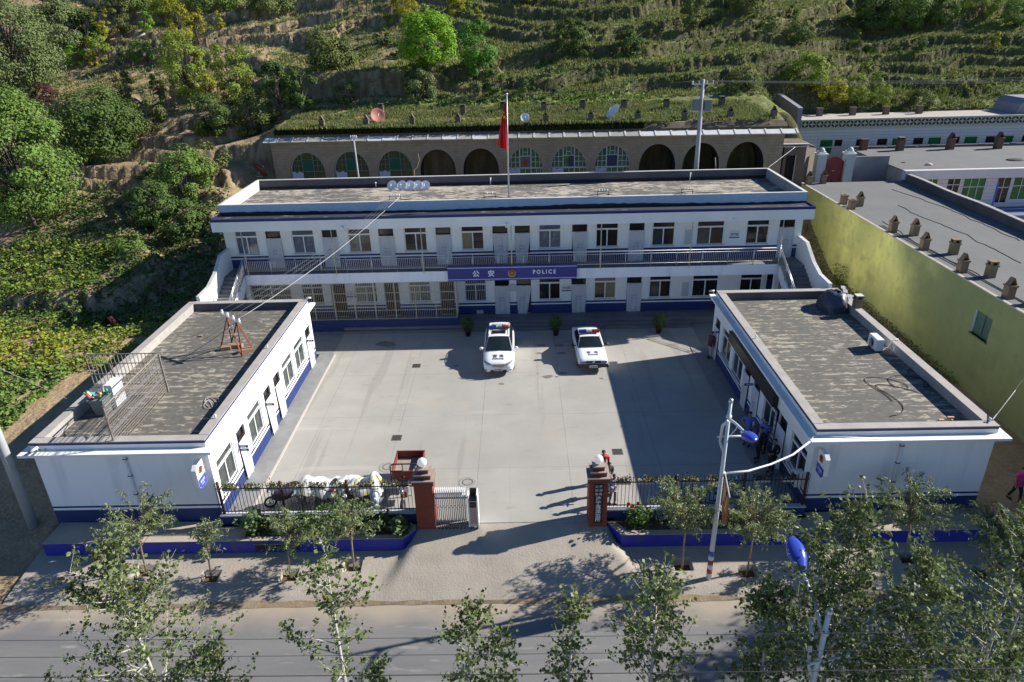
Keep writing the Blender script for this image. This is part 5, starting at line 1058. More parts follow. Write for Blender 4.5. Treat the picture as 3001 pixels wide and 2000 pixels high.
# white lattice-topped house further back
lh = thing('lattice_house', 'long white house with a pierced lattice parapet at the back right', 'house', (40, 73, 4.4)); ly = 70; lx0, lx1 = 27.4, 66
bays = []; x = 28.2
WN = [(31.0, 31.75, 0)]+[(33.07+3.51*k, 34.40+3.51*k, 1) for k in range(-1, 9)]+[(35.13+3.51*k, 36.12+3.51*k, 0) for k in range(-1, 9)]
WN = sorted({(round(a, 2), round(c, 2), t) for a, c, t in WN if a > 28.0})
WN = [w for i, w in enumerate(WN) if i == 0 or w[0] > WN[i-1][1]+.1]
b = MB(); facade(b, lambda u, z, d: (u, ly-d, z), lx0, lx1, 3.4, 7.78, [(a, c, 5.4 if t else 4.4, 6.72) for a, c, t in WN], lambda z: wtile, .2); b.box(lx0+.3, lx1, ly+.3, ly+.4, 3.4, 7.6, tar_void_black); b.build('wall', lh)  # black sheet behind this facade stands in for unlit rooms
for a, c, t in WN:
    f = MB(); g = MB(); z0 = 5.4 if t else 4.4
    if t: f.box(a, c, ly+.06, ly+.12, 5.98, 6.06, alu); f.box(a, a+.05, ly+.06, ly+.12, z0, 6.72, alu); f.box(c-.05, c, ly+.06, ly+.12, z0, 6.72, alu)
    else: f.box(a, c, ly+.06, ly+.12, z0, 6.1, wood_w); f.box(a, a+.05, ly+.06, ly+.12, 6.1, 6.72, doorwood); f.box(c-.05, c, ly+.06, ly+.12, 6.1, 6.72, doorwood)
    fo = f.build('window' if t else 'door', lh); g.box(a, c, ly+.13, ly+.15, z0, 6.72, (ggl if int(a*7) % 3 else glass_d) if t else glass_r); g.build('pane', fo)
b = MB(); olive = mat('olive_grey_lattice_paint', (.46, .46, .36), .8, (.37, .37, .29), 3, .6)
b.box(lx0, lx1, ly-.12, ly+.12, 7.78, 7.92, olive); b.box(lx0, lx1, ly-.10, ly+.12, 8.56, 8.68, olive); b.box(lx0, lx1, ly+.10, ly+.12, 7.92, 8.56, mat('dark_olive_backing', (.045, .045, .03), .9))
k = 0; x = lx0+.05; cw = .36
while x < lx1-cw:
    for r_, zz in enumerate((7.92, 8.24)):                      # each block is pierced by one leaf-shaped opening; neighbours mirror it
        fl = (k+r_) % 2; hh = .32; A_, B_ = (.07, .05), (.93, .95); up_ = [A_]; lo_ = [A_]
        for q in range(1, 6):
            t = q/6; w = .30*math.sin(math.pi*t); cx_, cz_ = A_[0]+(B_[0]-A_[0])*t, A_[1]+(B_[1]-A_[1])*t; up_.append((cx_-w*.7, cz_+w*.7)); lo_.append((cx_+w*.7, cz_-w*.7))
        up_.append(B_); lo_.append(B_); T_ = lambda p: ((x+cw*(p[0] if fl else 1-p[0])), ly-.07, zz+hh*p[1])
        for side, cor in ((up_, [(1, 1), (0, 1), (0, 0)]), (lo_, [(1, 1), (1, 0), (0, 0)])):
            poly = side+cor; b.add([T_(p) for p in poly], [tuple(range(len(poly)))], olive)
        b.box(x-.02, x+.02, ly-.085, ly-.071, zz, zz+hh, olive)
    b.box(x, x+cw, ly-.083, ly-.072, 8.225, 8.255, olive)
    x += cw; k += 1
b.build('lattice_parapet', lh)
b = MB(); b.box(lx0, lx1, ly+.12, 76.4, 8.2, 8.34, mat('pale_cement_roof', (.42, .37, .33), .9, (.33, .29, .26), 1, .7)); b.build('roof', lh)
b = MB(); b.prism([(69.9, 3.4), (76.6, 3.4), (76.6, 10.5), (75.4, 10.45), (70.2, 9.85), (69.9, 9.8)], 0, 26.95, 27.38, mat('blue_grey_render', (.26, .26, .30), .9, (.19, .19, .23), 1.5, .7)); b.build('gable_wall', lh)
for x in (31.1, 34.5, 37.9, 41.3): b = MB(); chimney_mb(b, x, 74.9, 8.3, .5, .75, oldbrick, 2); b.build('chimney', lh)
b = MB(); b.prism([(49.6, 8.3), (66, 8.3), (66, 9.9), (50.6, 9.8), (49.9, 9.3)], 1, 72.5, 76.4, MATS['blue_grey_render']); b.build('stair_head', lh)
# brick shed, red gate and its pillars
sh = thing('brick_shed', 'dark brick shed with a doorway beside the right end of the cave row', 'shed', (24, 60.5, 4.8)); b = MB()
facade(b, lambda u, z, d: (u, 59.5-d, z), 22.25, 24.1, 4.4, 8.2, [(22.5, 23.35, 4.4, 7.3)], lambda z: oldbrick, .25); b.quad((24.1, 59.5, 4.4), (25.9, 61.9, 4.4), (25.9, 61.9, 7.45), (24.1, 59.5, 8.2), oldbrick); b.quad((22.3, 60.2, 4.4), (24.3, 60.2, 4.4), (24.3, 60.2, 8.1), (22.3, 60.2, 8.1), tar_void_black); b.build('wall', sh)  # black sheet behind the doorway paints the dark interior
b = MB(); b.add([(22.1, 59.3, 8.22), (24.2, 59.3, 8.22), (26.0, 61.9, 7.5), (24.5, 63, 8.2), (22.1, 63, 8.3)], [(0, 1, 2, 3, 4)], earthy); b.box(22.1, 24.2, 59.28, 59.5, 8.2, 8.28, pw); b.box(22.1, 24.2, 59.3, 59.5, 8.02, 8.08, pw); b.build('roof', sh)
for i, (x, lab) in enumerate(((25.7, 'white square gate pillar left of the red iron gate'), (28.1, 'white square gate pillar right of the red iron gate'))):
    p = thing('stone_pillar', lab, 'gate pillar', (x, 60.2, 4.6)); b = MB(); b.box(x-.38, x+.38, 59.85, 60.6, 4.2, 7.2, mat('pale_blue_grey_tile', (.40, .47, .49), .6, (.33, .39, .41), 2, .6)); b.build('shaft', p); b = MB(); b.box(x-.45, x+.45, 59.78, 60.67, 7.2, 7.3, alu); b.box(x-.3, x+.3, 59.95, 60.5, 7.3, 7.45, alu); b.ball((x, 60.2, 7.5), .26, MATS['pale_blue_grey_tile'], 10); b.build('cap', p)
rg = thing('red_gate', 'dark red iron gate between two pale pillars behind the yellow house', 'gate', (26.9, 60.2, 4.6)); redg = mat('dark_red_gate', (.19, .018, .018), .5, (.12, .012, .012), 3, .6)
for s_ in (0, 1):
    b = MB(); x0, x1 = (26.1, 26.9) if s_ == 0 else (26.91, 27.71); n = 8; vs = [(x0, 4.6), (x1, 4.6)]+[(x1+(x0-x1)*k/n, 6.55+.45*math.sin(math.pi*((x1+(x0-x1)*k/n)-26.1)/1.61)) for k in range(n+1)]
    b.prism(vs, 1, 60.15, 60.2, redg)
    for z in (5.3, 6.0): b.box(x0+.04, x1-.04, 60.13, 60.15, z, z+.05, redg)
    b.ball((26.84 if s_ == 0 else 26.98, 60.12, 5.8), .04, alu, 6); b.build('leaf', rg)
b = MB(); b.box(25.3, 28.5, 59.2, 60.0, 4.5, 4.75, cap_w); tag(b.build('gate_step', None, (26.9, 59.6, 4.5)), 'pale step in front of the red iron gate', 'step')
b = MB(); b.prism([(28.5, 4.3), (31.66, 4.3), (31.66, 6.9), (28.5, 6.9)], 1, 60.4, 60.6, mat('grey_plaster_wall', (.25, .235, .245), .9, (.19, .18, .19), 1.2, .7)); tag(b.build('yard_wall', None, (30, 60.5, 4.5)), 'plain grey wall between the red gate and the green-windowed house', 'wall')
# ---------------------------------------------------------------- cars, trailer, bikes (built nose toward -Y)
carwhite = mat('white_car_paint', (.80, .81, .82), .22, coat=.6, spec=.5); cglass = mat('car_glass', (.012, .02, .022), .06, (.03, .04, .04), 2, .5, spec=.7); rubber = mat('tyre_rubber', (.012, .012, .013), .85); chrome = mat('chrome', (.62, .63, .65), .15, metal=.9)
lens_b = mat('blue_lamp_lens', (.012, .03, .28), .15); lens_r = mat('red_lamp_lens', (.42, .02, .02), .15); lens_c = mat('clear_lamp_lens', (.48, .50, .53), .12); black_pl = mat('black_plastic', (.016, .016, .018), .45); hl = mat('headlamp_glass', (.30, .34, .42), .08, (.10, .12, .18), 9, .7)
def lower(b, st, mt):
    """car body lofted through stations (y, half width, sill height, shoulder height, centre height)"""
    rings = []
    for y, w, zb_, zs, zc in st:
        h = [(w*.86, zb_), (w*.97, zb_+.10), (w, zb_+(zs-zb_)*.45), (w*.985, zs-.06), (w*.93, zs), (w*.6, zs*.35+zc*.65), (0, zc)]
        rings.append([(x, y, z) for x, z in h]+[(-x, y, z) for x, z in h[-2::-1]])
    n = len(rings[0]); vs = [p for r in rings for p in r]; fs = [(i*n+k, i*n+k+1, (i+1)*n+k+1, (i+1)*n+k) for i in range(len(rings)-1) for k in range(n-1)]
    fs += [tuple(range(n-1, -1, -1)), tuple(range((len(rings)-1)*n, len(rings)*n))]
    b.add(vs, fs, mt, True)
def wheel(root, x, y, r, w):
    o = bpy.data.objects.new('wheel', None); COL.objects.link(o); o.parent = root; o.location = (x, y, r); q = Matrix.Rotation(R(90), 3, 'Y')
    b = MB(); b.lathe([(r*.62, -w/2), (r*.9, -w/2), (r, -w*.3), (r, w*.3), (r*.9, w/2), (r*.62, w/2), (r*.62, -w/2)], (0, 0, 0), rubber, 20, q); b.build('tyre', o, local=True)
    b = MB(); s_ = 1 if x > 0 else -1; b.lathe([(.001, s_*w*.40), (r*.2, s_*w*.44), (r*.62, s_*w*.34), (r*.62, -s_*w*.3)], (0, 0, 0), chrome, 16, q)
    for k in range(5): a = k*1.2566; b.bar((s_*w*.42, 0, 0), (s_*w*.42, r*.6*math.cos(a), r*.6*math.sin(a)), .03, .05, chrome)
    b.build('rim', o, local=True)
def car(label, loc, W_, L_, H_, st, cowl, wtop, rtop, rear, belt, wheels, kind, rot=0):
    root = thing('police_car', label, 'car', loc); root.rotation_euler.z = rot; hw = W_/2
    b = MB(); lower(b, st, carwhite); body = b.build('body', root, local=True)
    wb, wr = hw*.90, hw*.68
    P = [(-wb, cowl, belt+.02), (wb, cowl, belt+.02), (wr, wtop, H_-.04), (-wr, wtop, H_-.04)]            # windscreen corners
    Q = [(-wb*.98, rear, belt+.02), (wb*.98, rear, belt+.02), (wr*.97, rtop, H_-.06), (-wr*.97, rtop, H_-.06)]
    def face(name, c, mt, bulge=0, ins=.06):
        c = [Vector(q) for q in c]; m_ = sum(c, Vector())/4; c = [q.lerp(m_, ins) for q in c]; b = MB(); n = 6; vs = []
        nn = (c[1]-c[0]).cross(c[3]-c[0]).normalized()
        for j in range(n+1):
            for i in range(n+1): u, v = i/n, j/n; p = (c[0]*(1-u)+c[1]*u)*(1-v)+(c[3]*(1-u)+c[2]*u)*v; vs.append(p+nn*bulge*(1-(2*u-1)**2)*.8)
        b.add(vs, [(j*(n+1)+i, j*(n+1)+i+1, (j+1)*(n+1)+i+1, (j+1)*(n+1)+i) for j in range(n) for i in range(n)], mt, True); return b.build(name, root, local=True)
    shell = MB()
    for c in (P, [Q[1], Q[0], Q[3], Q[2]], [P[1], Q[1], Q[2], P[2]], [Q[0], P[0], P[3], Q[3]]):
        c = [Vector(q) for q in c]; m_ = Vector((0, (cowl+rear)/2, belt)); shell.add([q+(m_-q)*.012 for q in c], [(0, 1, 2, 3)], carwhite)
    shell.build('cabin', root, local=True)
    face('windscreen', P, cglass, .06, .045); face('rear_window', [Q[1], Q[0], Q[3], Q[2]], cglass, .05)
    face('side_window', [P[1], Q[1], Q[2], P[2]], cglass, .01, .09); face('side_window', [Q[0], P[0], P[3], Q[3]], cglass, .01, .09)
    b = MB(); vs = []; n = 8
    for j in range(n+1):
        t = j/n; y = wtop+(rtop-wtop)*t; w = wr+(wr*.97-wr)*t
        for i in range(9): u = i/4-1; vs.append((u*w*(1.02), y-(.03*(1-u*u) if j == 0 else 0), H_-.045-.015*t+.055*(1-u*u)*(1-.3*(2*t-1)**2)))
    b.add(vs, [(j*9+i, j*9+i+1, (j+1)*9+i+1, (j+1)*9+i) for j in range(n) for i in range(8)], carwhite, True); b.build('roof', root, local=True)
    for x in (-1, 1):
        for y in wheels: wheel(root, x*(hw-.11), y, .315, .20)
        b = MB(); b.ball((x*(hw+.11), cowl+.28, belt+.08), .12, carwhite if kind == 'van' else black_pl, 10, (1.1, .7, .75)); b.bar((x*(hw-.05), cowl+.3, belt+.03), (x*(hw+.08), cowl+.29, belt+.06), .05, .04, black_pl); b.build('mirror', root, local=True)
    return root
# white people-carrier
st = [(-2.36, .62, .34, .60, .66), (-2.30, .74, .26, .70, .76), (-2.12, .84, .22, .80, .86), (-1.7, .89, .20, .88, .95), (-1.25, .90, .20, .93, 1.02), (-.9, .90, .20, .96, 1.06), (0, .90, .20, .98, .98), (1.2, .90, .20, 1.0, 1.0), (1.95, .89, .22, 1.0, 1.0), (2.25, .86, .26, .98, .98), (2.40, .74, .34, .9, .9)]
van = car('white police people-carrier with a sunroof and winged light bar, parked nose to the street', (-1.37, 37.1, 0), 1.80, 4.8, 1.60, st, -1.12, -.28, 1.75, 2.22, .99, (-1.42, 1.40), 'van')
lw = dict(local=True)
b = MB(); b.box(-.40, .40, .02, .50, 1.600, 1.612, mat('sunroof_glass', (.016, .012, .012), .1), 0); b.build('sunroof', van, **lw)
for s_ in (-1, 1):
    b = MB(); b.tube([(s_*.56, -.15, 1.56), (s_*.58, .3, 1.62), (s_*.58, 1.2, 1.61), (s_*.56, 1.65, 1.56)], .018, carwhite, 6); b.build('roof_rail', van, **lw)
    b = MB(); b.add([(s_*.36, -2.345, .70), (s_*.62, -2.28, .74), (s_*.80, -2.1, .84), (s_*.84, -1.92, .90), (s_*.66, -2.16, .88), (s_*.40, -2.315, .80)], [(0, 1, 2, 3, 4, 5)], hl); b.v = [(p[0], p[1]-.03, p[2]+.012) for p in b.v]; b.build('headlight', van, **lw)
    b = MB(); b.ball((s_*.70, -2.33, .42), .05, mat('fog_lamp', (.10, .10, .11), .3), 8, (1.4, .5, .7)); b.build('fog_lamp', van, **lw)
    b = MB(); b.add([(s_*.66, 2.36, .8), (s_*.80, 2.33, .82), (s_*.74, 2.28, 1.2), (s_*.62, 2.3, 1.2)], [(0, 1, 2, 3)], lens_r); b.build('tail_light', van, **lw)
b = MB(); b.add([(-.38, -2.40, .80), (.38, -2.40, .80), (.30, -2.41, .64), (-.30, -2.41, .64)], [(0, 1, 2, 3)], black_pl); 
for z in (.69, .75): b.bar((-.32, -2.42, z), (.32, -2.42, z), .02, .02, chrome)
b.bar((-.40, -2.41, .81), (.40, -2.41, .81), .03, .03, chrome); b.lathe([(.05, 0), (.06, .01), (.05, .02)], (0, -2.42, .72), chrome, 12, Matrix.Rotation(R(90), 3, 'X')); b.build('grille', van, **lw)
b = MB(); b.box(-.45, .45, -2.42, -2.36, .34, .42, black_pl); b.box(-.46, .46, -2.425, -2.40, .56, .60, chrome); b.build('bumper', van, **lw)
platem = mat('pale_number_plate', (.62, .62, .60), .5)
def nplate(root, y, z):
    b = MB(); b.box(-.23, .23, y-.015, y, z-.07, z+.07, platem)
    for k, x in enumerate((-.17, -.11, -.03, .03, .09, .15)): b.box(x-.02, x+.02, y-.018, y-.015, z-.04, z+.04, navyline if k else lens_r)
    b.build('number_plate', root, local=True)
nplate(van, -2.43, .48)
inkg = mat('dark_grey_lettering', (.06, .065, .075), .5)
for x, ch in ((-.19, '警'), (.17, '察')): lettering(ch, .25, inkg, 'lettering', van, (x, -1.66, 1.0), (R(-11+.0), 0, 0), bold=.008)
lettering('POLICE', .19, inkg, 'lettering', van, (-.01, -1.90, .945), (R(14), 0, 0), bold=.004)
for o in [c for c in van.children if c.name.startswith('lettering')]: o.rotation_euler.x = R(14)
van_l = [c for c in van.children if c.name.startswith('lettering')]; van_l[0].location.z = van_l[1].location.z = .966; van_l[2].location.z = .916; van_l[0].rotation_euler.x = van_l[1].rotation_euler.x = R(9); van_l[2].rotation_euler.x = R(12)
lettering('K0755', .36, inkg, 'lettering', van, (0, 1.30, 1.612), (0, 0, 0), bold=.004, sx=.95)
def lightbar(root, y, z, winged):
    o = bpy.data.objects.new('light_bar', None); COL.objects.link(o); o.parent = root; o.location = (0, y, z); f = .16 if winged else 0
    b = MB()
    for x0, x1 in ((-.60, 0), (0, .60)): b.bar((x0, f*abs(x0)/.6*-1+.0, .03), (x1, -f*abs(x1)/.6, .03), .24, .05, black_pl)
    b.bar((-.5, 0, -.06), (-.5, 0, .02), .04, .04, black_pl); b.bar((.5, 0, -.06), (.5, 0, .02), .04, .04, black_pl); b.build('base', o, local=True)
    for x0, x1, mt in ((-.60, -.17, lens_b), (-.165, .165, lens_c), (.17, .60, lens_r)):
        b = MB(); n = 5; vs = []
        for k in range(n+1):
            x = x0+(x1-x0)*k/n; yy = -f*abs(x)/.6; h = .13*(1-.15*(abs(x)/.6))
            vs += [(x, yy-.12, .06), (x, yy-.09, .06+h*.85), (x, yy, .06+h), (x, yy+.09, .06+h*.85), (x, yy+.12, .06)]
        b.add(vs, [(k*5+i, k*5+i+1, k*5+i+6, k*5+i+5) for k in range(n) for i in range(4)]+[(0, 1, 2, 3, 4), tuple(n*5+i for i in (4, 3, 2, 1, 0))], mt, False); b.build('lens', o, local=True)
lightbar(van, .82, 1.65, True)
# white saloon
st = [(-2.22, .74, .36, .66, .68), (-2.18, .80, .26, .72, .75), (-2.0, .83, .22, .80, .82), (-1.2, .845, .20, .87, .90), (-.85, .845, .20, .90, .94), (0, .845, .20, .92, .92), (1.2, .845, .20, .92, .92), (1.5, .84, .22, .92, .97), (2.1, .83, .24, .90, .95), (2.26, .78, .32, .86, .90)]
sed = car('white boxy police saloon with black bumper and straight light bar, parked beside the people-carrier', (3.95, 37.25, 0), 1.69, 4.5, 1.41, st, -.86, -.28, .98, 1.52, .92, (-1.32, 1.27), 'saloon', R(1.2))
for s_ in (-1, 1):
    b = MB(); b.box(min(s_*.42, s_*.77), max(s_*.42, s_*.77), -2.245, -2.19, .60, .74, hl, .01); b.build('headlight', sed, **lw)
    b = MB(); b.box(min(s_*.5, s_*.8), max(s_*.5, s_*.8), 2.24, 2.28, .7, .84, lens_r); b.build('tail_light', sed, **lw)
b = MB(); b.box(-.42, .42, -2.24, -2.20, .60, .74, black_pl); 
for z in (.64, .68, .71): b.bar((-.4, -2.245, z), (.4, -2.245, z), .01, .012, darkcem)
b.lathe([(.001, .0), (.055, .0), (.065, .012), (.055, .02)], (0, -2.26, .67), chrome, 14, Matrix.Rotation(R(90), 3, 'X')); b.build('grille', sed, **lw)
b = MB(); b.box(-.85, .85, -2.34, -2.16, .36, .55, black_pl, .03); b.build('bumper', sed, **lw); b = MB(); b.box(-.84, .84, 2.2, 2.36, .36, .55, black_pl, .03); b.build('bumper', sed, **lw)
nplate(sed, -2.35, .44)
for x, ch in ((-.17, '警'), (.25, '察')): lettering(ch, .22, inkg, 'lettering', sed, (x, -1.42, .886), (R(5.7), 0, 0), bold=.006)
lettering('POLICE', .17, inkg, 'lettering', sed, (.05, -1.66, .862), (R(5.7), 0, 0), bold=.004)
lightbar(sed, .10, 1.47, False)
b = MB(); b.tube([(.05, .8, 1.42), (.05, .95, 1.75)], .006, black_pl, 4); b.build('aerial', sed, **lw)
b = MB(); b.box(-.08, .06, -.42, -.36, 1.06, 1.14, mat('tissue_box', (.60, .48, .25), .8)); b.build('dashboard_box', sed, **lw)
# red cargo tricycle
trk = thing('cargo_tricycle', 'red cargo tricycle with an open steel bed, parked behind the left pillar', 'tricycle', (-5.07, 24.8, 0)); redp = mat('worn_red_paint', (.22, .035, .025), .6, (.12, .04, .03), 5, .7); bedm = mat('dusty_bed_floor', (.34, .31, .26), .85, (.22, .19, .16), 3, .8)
x0, x1, y0, y1 = -5.66, -4.48, 24.45, 25.92
b = MB(); b.box(x0, x1, y0, y1, .62, .68, bedm); b.build('bed_floor', trk)
for nm, bx in (('side_panel', (x0-.03, x0, y0, y1, .62, 1.0)), ('side_panel', (x1, x1+.03, y0, y1, .62, 1.0)), ('tail_panel', (x0-.03, x1+.03, y1, y1+.03, .62, 1.02)), ('front_panel', (x0-.03, x1+.03, y0-.03, y0, .62, 1.0))):
    b = MB(); b.box(*bx, redp); a = bx; b.box(a[0]-.01, a[1]+.01, a[2]-.01, a[3]+.01, a[5], a[5]+.03, redp); b.build(nm, trk)
b = MB(); b.tube([(x0-.02, y0-.25, .25), (x0-.02, y0-.25, 1.45), (x0+.1, y0-.25, 1.55), (x1-.1, y0-.25, 1.55), (x1, y0-.25, 1.45), (x1, y0-.25, .25)], .03, black_pl, 7)
for z in (.9, 1.2): b.tube([(x0-.02, y0-.25, z), (x0+.55, y0-.25, z)], .022, black_pl, 6)
b.tube([(x0+.5, y0-.25, .6), (x0+.5, y0-.25, 1.55)], .022, black_pl, 6); b.build('guard_rail', trk)
b = MB(); b.bar((-5.07, 23.2, .6), (-5.07, 24.6, .5), .09, .09, redp); b.bar((-5.4, 24.3, .45), (-5.4, 25.7, .45), .06, .06, redp); b.bar((-4.75, 24.3, .45), (-4.75, 25.7, .45), .06, .06, redp); b.bar((-5.5, 25.3, .3), (-4.6, 25.3, .3), .05, .05, black_pl); b.box(-5.2, -4.94, 23.5, 23.95, .35, .65, darkcem); b.build('frame', trk)
b = MB(); b.box(-5.25, -4.9, 23.75, 24.15, .72, .82, black_pl, .03); b.build('seat', trk)
b = MB(); b.tube([(-5.45, 23.45, 1.0), (-5.2, 23.25, 1.05), (-4.95, 23.25, 1.05), (-4.7, 23.45, 1.0)], .02, chrome, 6); b.bar((-5.07, 23.25, 1.05), (-5.07, 22.98, .35), .05, .05, black_pl); b.ball((-5.07, 23.12, .95), .10, chrome, 8); b.build('handlebar', trk)
for x, y in ((-5.07, 22.98), (-5.52, 25.3), (-4.62, 25.3)):
    b = MB(); b.lathe([(.2, -.06), (.28, -.06), (.29, 0), (.28, .06), (.2, .06), (.2, -.06)], (x, y, .29), rubber, 16, Matrix.Rotation(R(90), 3, 'Y')); b.lathe([(.001, .03), (.2, .03), (.2, -.03), (.001, -.03)], (x, y, .29), darkcem, 12, Matrix.Rotation(R(90), 3, 'Y')); b.build('wheel', trk)
def bike(x, y, rot, label, kind, colr, group='two-wheelers behind the left fence'):
    root = thing('scooter' if kind == 's' else 'motorcycle' if kind == 'm' else 'bicycle', label, 'scooter' if kind == 's' else 'motorcycle' if kind == 'm' else 'bicycle', (x, y, 0), group); root.rotation_euler.z = rot
    cm = mat('bike_paint_%s' % '_'.join('%d' % (c*100) for c in colr), colr, .35, spec=.5); r = .33 if kind == 'b' else .27 if kind == 'm' else .21; wb = .52 if kind == 'b' else .62; tw = .025 if kind == 'b' else .06; q = Matrix.Rotation(R(90), 3, 'Y')
    for yy in (-wb, wb):
        b = MB(); b.lathe([(r-tw, -tw*.7), (r, -tw*.4), (r, tw*.4), (r-tw, tw*.7), (r-tw, -tw*.7)], (0, yy, r), rubber, 18, q)
        for k in range(8): a = k*.785; b.bar((0, yy, r), (0, yy+(r-tw)*math.cos(a), r+(r-tw)*math.sin(a)), .008 if kind == 'b' else .025, .008 if kind == 'b' else .025, chrome)
        b.build('wheel', root, local=True)
    b = MB()
    if kind == 'b':
        for p, s_ in (((0, -.42, .78), (0, .05, .32)), ((0, .15, .85), (0, .05, .32)), ((0, -.42, .72), (0, .13, .60)), ((0, .05, .32), (0, wb, r)), ((0, .14, .65), (0, wb, r)), ((0, -.42, .85), (0, -wb, r))): b.tube([p, s_], .017, cm, 6)
        b.build('frame', root, local=True); b = MB(); b.ball((0, .17, .92), .11, black_pl, 8, (.8, 1.3, .4)); b.build('saddle', root, local=True)
        b = MB(); b.tube([(-.28, -.25, 1.0), (-.15, -.4, 1.04), (.15, -.4, 1.04), (.28, -.25, 1.0)], .014, chrome, 6); b.tube([(0, -.42, .8), (0, -.4, 1.04)], .015, chrome, 6); b.build('handlebar', root, local=True)
        b = MB(); 
        for z in (.72, .80, .88, .95): w = .13+.05*(z-.7)/.25; b.tube([(-w, -.50, z), (w, -.50, z), (w, -.74, z), (-w, -.74, z), (-w, -.50, z)], .008, darkcem, 4)
        for k in range(9): t = -1+k*.25; b.bar((.13*t, -.74, .72), (.18*t, -.74, .95), .006, .006, darkcem); b.bar((.13*t, -.50, .72), (.18*t, -.50, .95), .006, .006, darkcem)
        b.build('basket', root, local=True)
    else:
        z = .78 if kind == 'm' else .7
        b.ball((0, -.1, z), .20, cm, 10, (.75, 1.4, .8)); b.ball((0, .45, z-.02), .16, cm, 8, (.9, 1.6, .7)); b.box(-.14, .14, -.15, .3, .25, .52, darkcem, .03)
        if kind == 's': b.box(-.16, .16, -.35, .25, .22, .30, cm, .03); b.add([(-.2, -.50, .3), (.2, -.50, .3), (.23, -.55, .75), (.12, -.62, 1.0), (-.12, -.62, 1.0), (-.23, -.55, .75)], [(0, 1, 2, 3, 4, 5)], cm); b.ball((0, -.66, .62), .20, cm, 10, (.95, .8, 1.7)); b.ball((0, -.74, .36), .15, cm, 8, (.8, 1.2, .7))
        b.bar((-.05, -.45, .9), (-.05, -wb, r), .04, .04, chrome); b.bar((.05, -.45, .9), (.05, -wb, r), .04, .04, chrome); b.build('body', root, local=True)
        b = MB(); b.ball((0, .32, z+.08), .14, black_pl, 8, (.9, 2.2, .45)); b.build('seat', root, local=True)
        b = MB(); b.tube([(-.34, -.38, 1.0), (-.12, -.48, .98), (.12, -.48, .98), (.34, -.38, 1.0)], .017, black_pl, 6)
        for s_ in (-1, 1): b.tube([(s_*.25, -.42, 1.0), (s_*.33, -.46, 1.16)], .008, chrome, 4); b.ball((s_*.35, -.46, 1.19), .05, black_pl, 6, (1.2, .4, .8))
        b.build('handlebar', root, local=True); b = MB(); b.ball((0, -.62 if kind == 'm' else -.82, .84 if kind == 'm' else .72), .09, lens_c, 8); b.build('headlight', root, local=True)
    return root
bike(-10.15, 23.75, R(-62), 'motorcycle under the dark purple end, nearest the left wing', 'm', (.07, .05, .09))
bike(-9.35, 23.55, R(8), 'black bicycle with a wire basket behind the left fence', 'b', (.02, .02, .02)); bike(-8.75, 23.6, R(-4), 'grey bicycle with a wire basket under the white sheet edge', 'b', (.12, .12, .13))
bike(-8.0, 23.65, R(6), 'dark red motorcycle half under the white sheet', 'm', (.16, .02, .02)); bike(-7.35, 23.65, R(-5), 'black motorcycle half under the white sheet', 'm', (.02, .02, .025)); bike(-6.85, 23.6, R(4), 'dark bicycle with a basket squeezed beside the white scooter', 'b', (.03, .03, .05))
bike(-6.28, 23.75, R(8), 'pale blue and white scooter at the right end of the covered row', 's', (.52, .58, .66))
bike(7.1, 23.35, R(80), 'black bicycle behind the right fence, nearer the gate', 'b', (.02, .02, .02), 'bicycles behind the right fence'); bike(8.35, 23.5, R(100), 'dark bicycle behind the right fence, nearer the right wing', 'b', (.05, .02, .02), 'bicycles behind the right fence')
# the sheet thrown over the row
sheet = mat('white_plastic_sheet', (.62, .62, .60), .55, (.52, .52, .50), 2, .6, .5, 5); ystripe = mat('yellowed_sheet', (.55, .47, .13), .6)
def sheet_obj():
    nx, ny = 56, 22; vs = []; bumps = [(-9.2, 23.75, .16), (-8.5, 23.95, .10), (-7.9, 23.7, .14), (-7.2, 23.85, .08), (-6.35, 23.95, .42)]
    for j in range(ny+1):
        for i in range(nx+1):
            u, v = i/nx, j/ny; x = -9.75+3.75*u+.05*math.sin(v*9); y = 23.30+1.5*v+.06*math.sin(u*31)+.05*math.sin(u*13)
            z = .86+.05*math.sin(u*9+1)+sum(h*math.exp(-((x-bx)/.33)**2-((y-by)/.40)**2) for bx, by, h in bumps)
            edge = min(1, v/.16)*min(1, (1-v)/.30)*min(1, u/.08)*min(1, (1-u)/.07)
            z = z*(.72+.28*edge**.6) if v < .2 else z*(.30+.70*edge**.6); z += (.075*float(sines(x, y, 91, .8))+.04*float(sines(x, y, 92, .35)))*(1 if z > .5 else .4)
            vs.append((x, y, z))
    b = MB(); 
    for j in range(ny):
        for i in range(nx):
            x, y, _ = vs[j*(nx+1)+i]; yl = (abs(math.sin((x-.55*y)*4.2)) < .16 and x > -7.4) or (abs(math.sin(x*4.4)) < .10 and y < 23.75)
            b.f.append((j*(nx+1)+i, j*(nx+1)+i+1, (j+1)*(nx+1)+i+1, (j+1)*(nx+1)+i)); b.mi.append(b.m_(ystripe if yl else sheet)); b.sm.append(True)
    b.v = vs; return b.build('cover_sheet', None, (-7.9, 23.9, .5))
tag(sheet_obj(), 'crumpled white and yellow plastic sheet thrown over the row of bikes', 'cover')
b = MB(); vs = []; n = 14
for j in range(9):
    t = j/8
    for k in range(n): a = 6.283*k/n; r_ = .34*math.sin(math.pi*min(1, .12+t*.9))+.04; vs.append((-10.55+1.15*t+.9*r_*math.cos(a)*.4, 23.45+.42*t+r_*math.sin(a)*.75, max(.1, .62+r_*.9*math.cos(a)+.03*math.sin(a*5))))
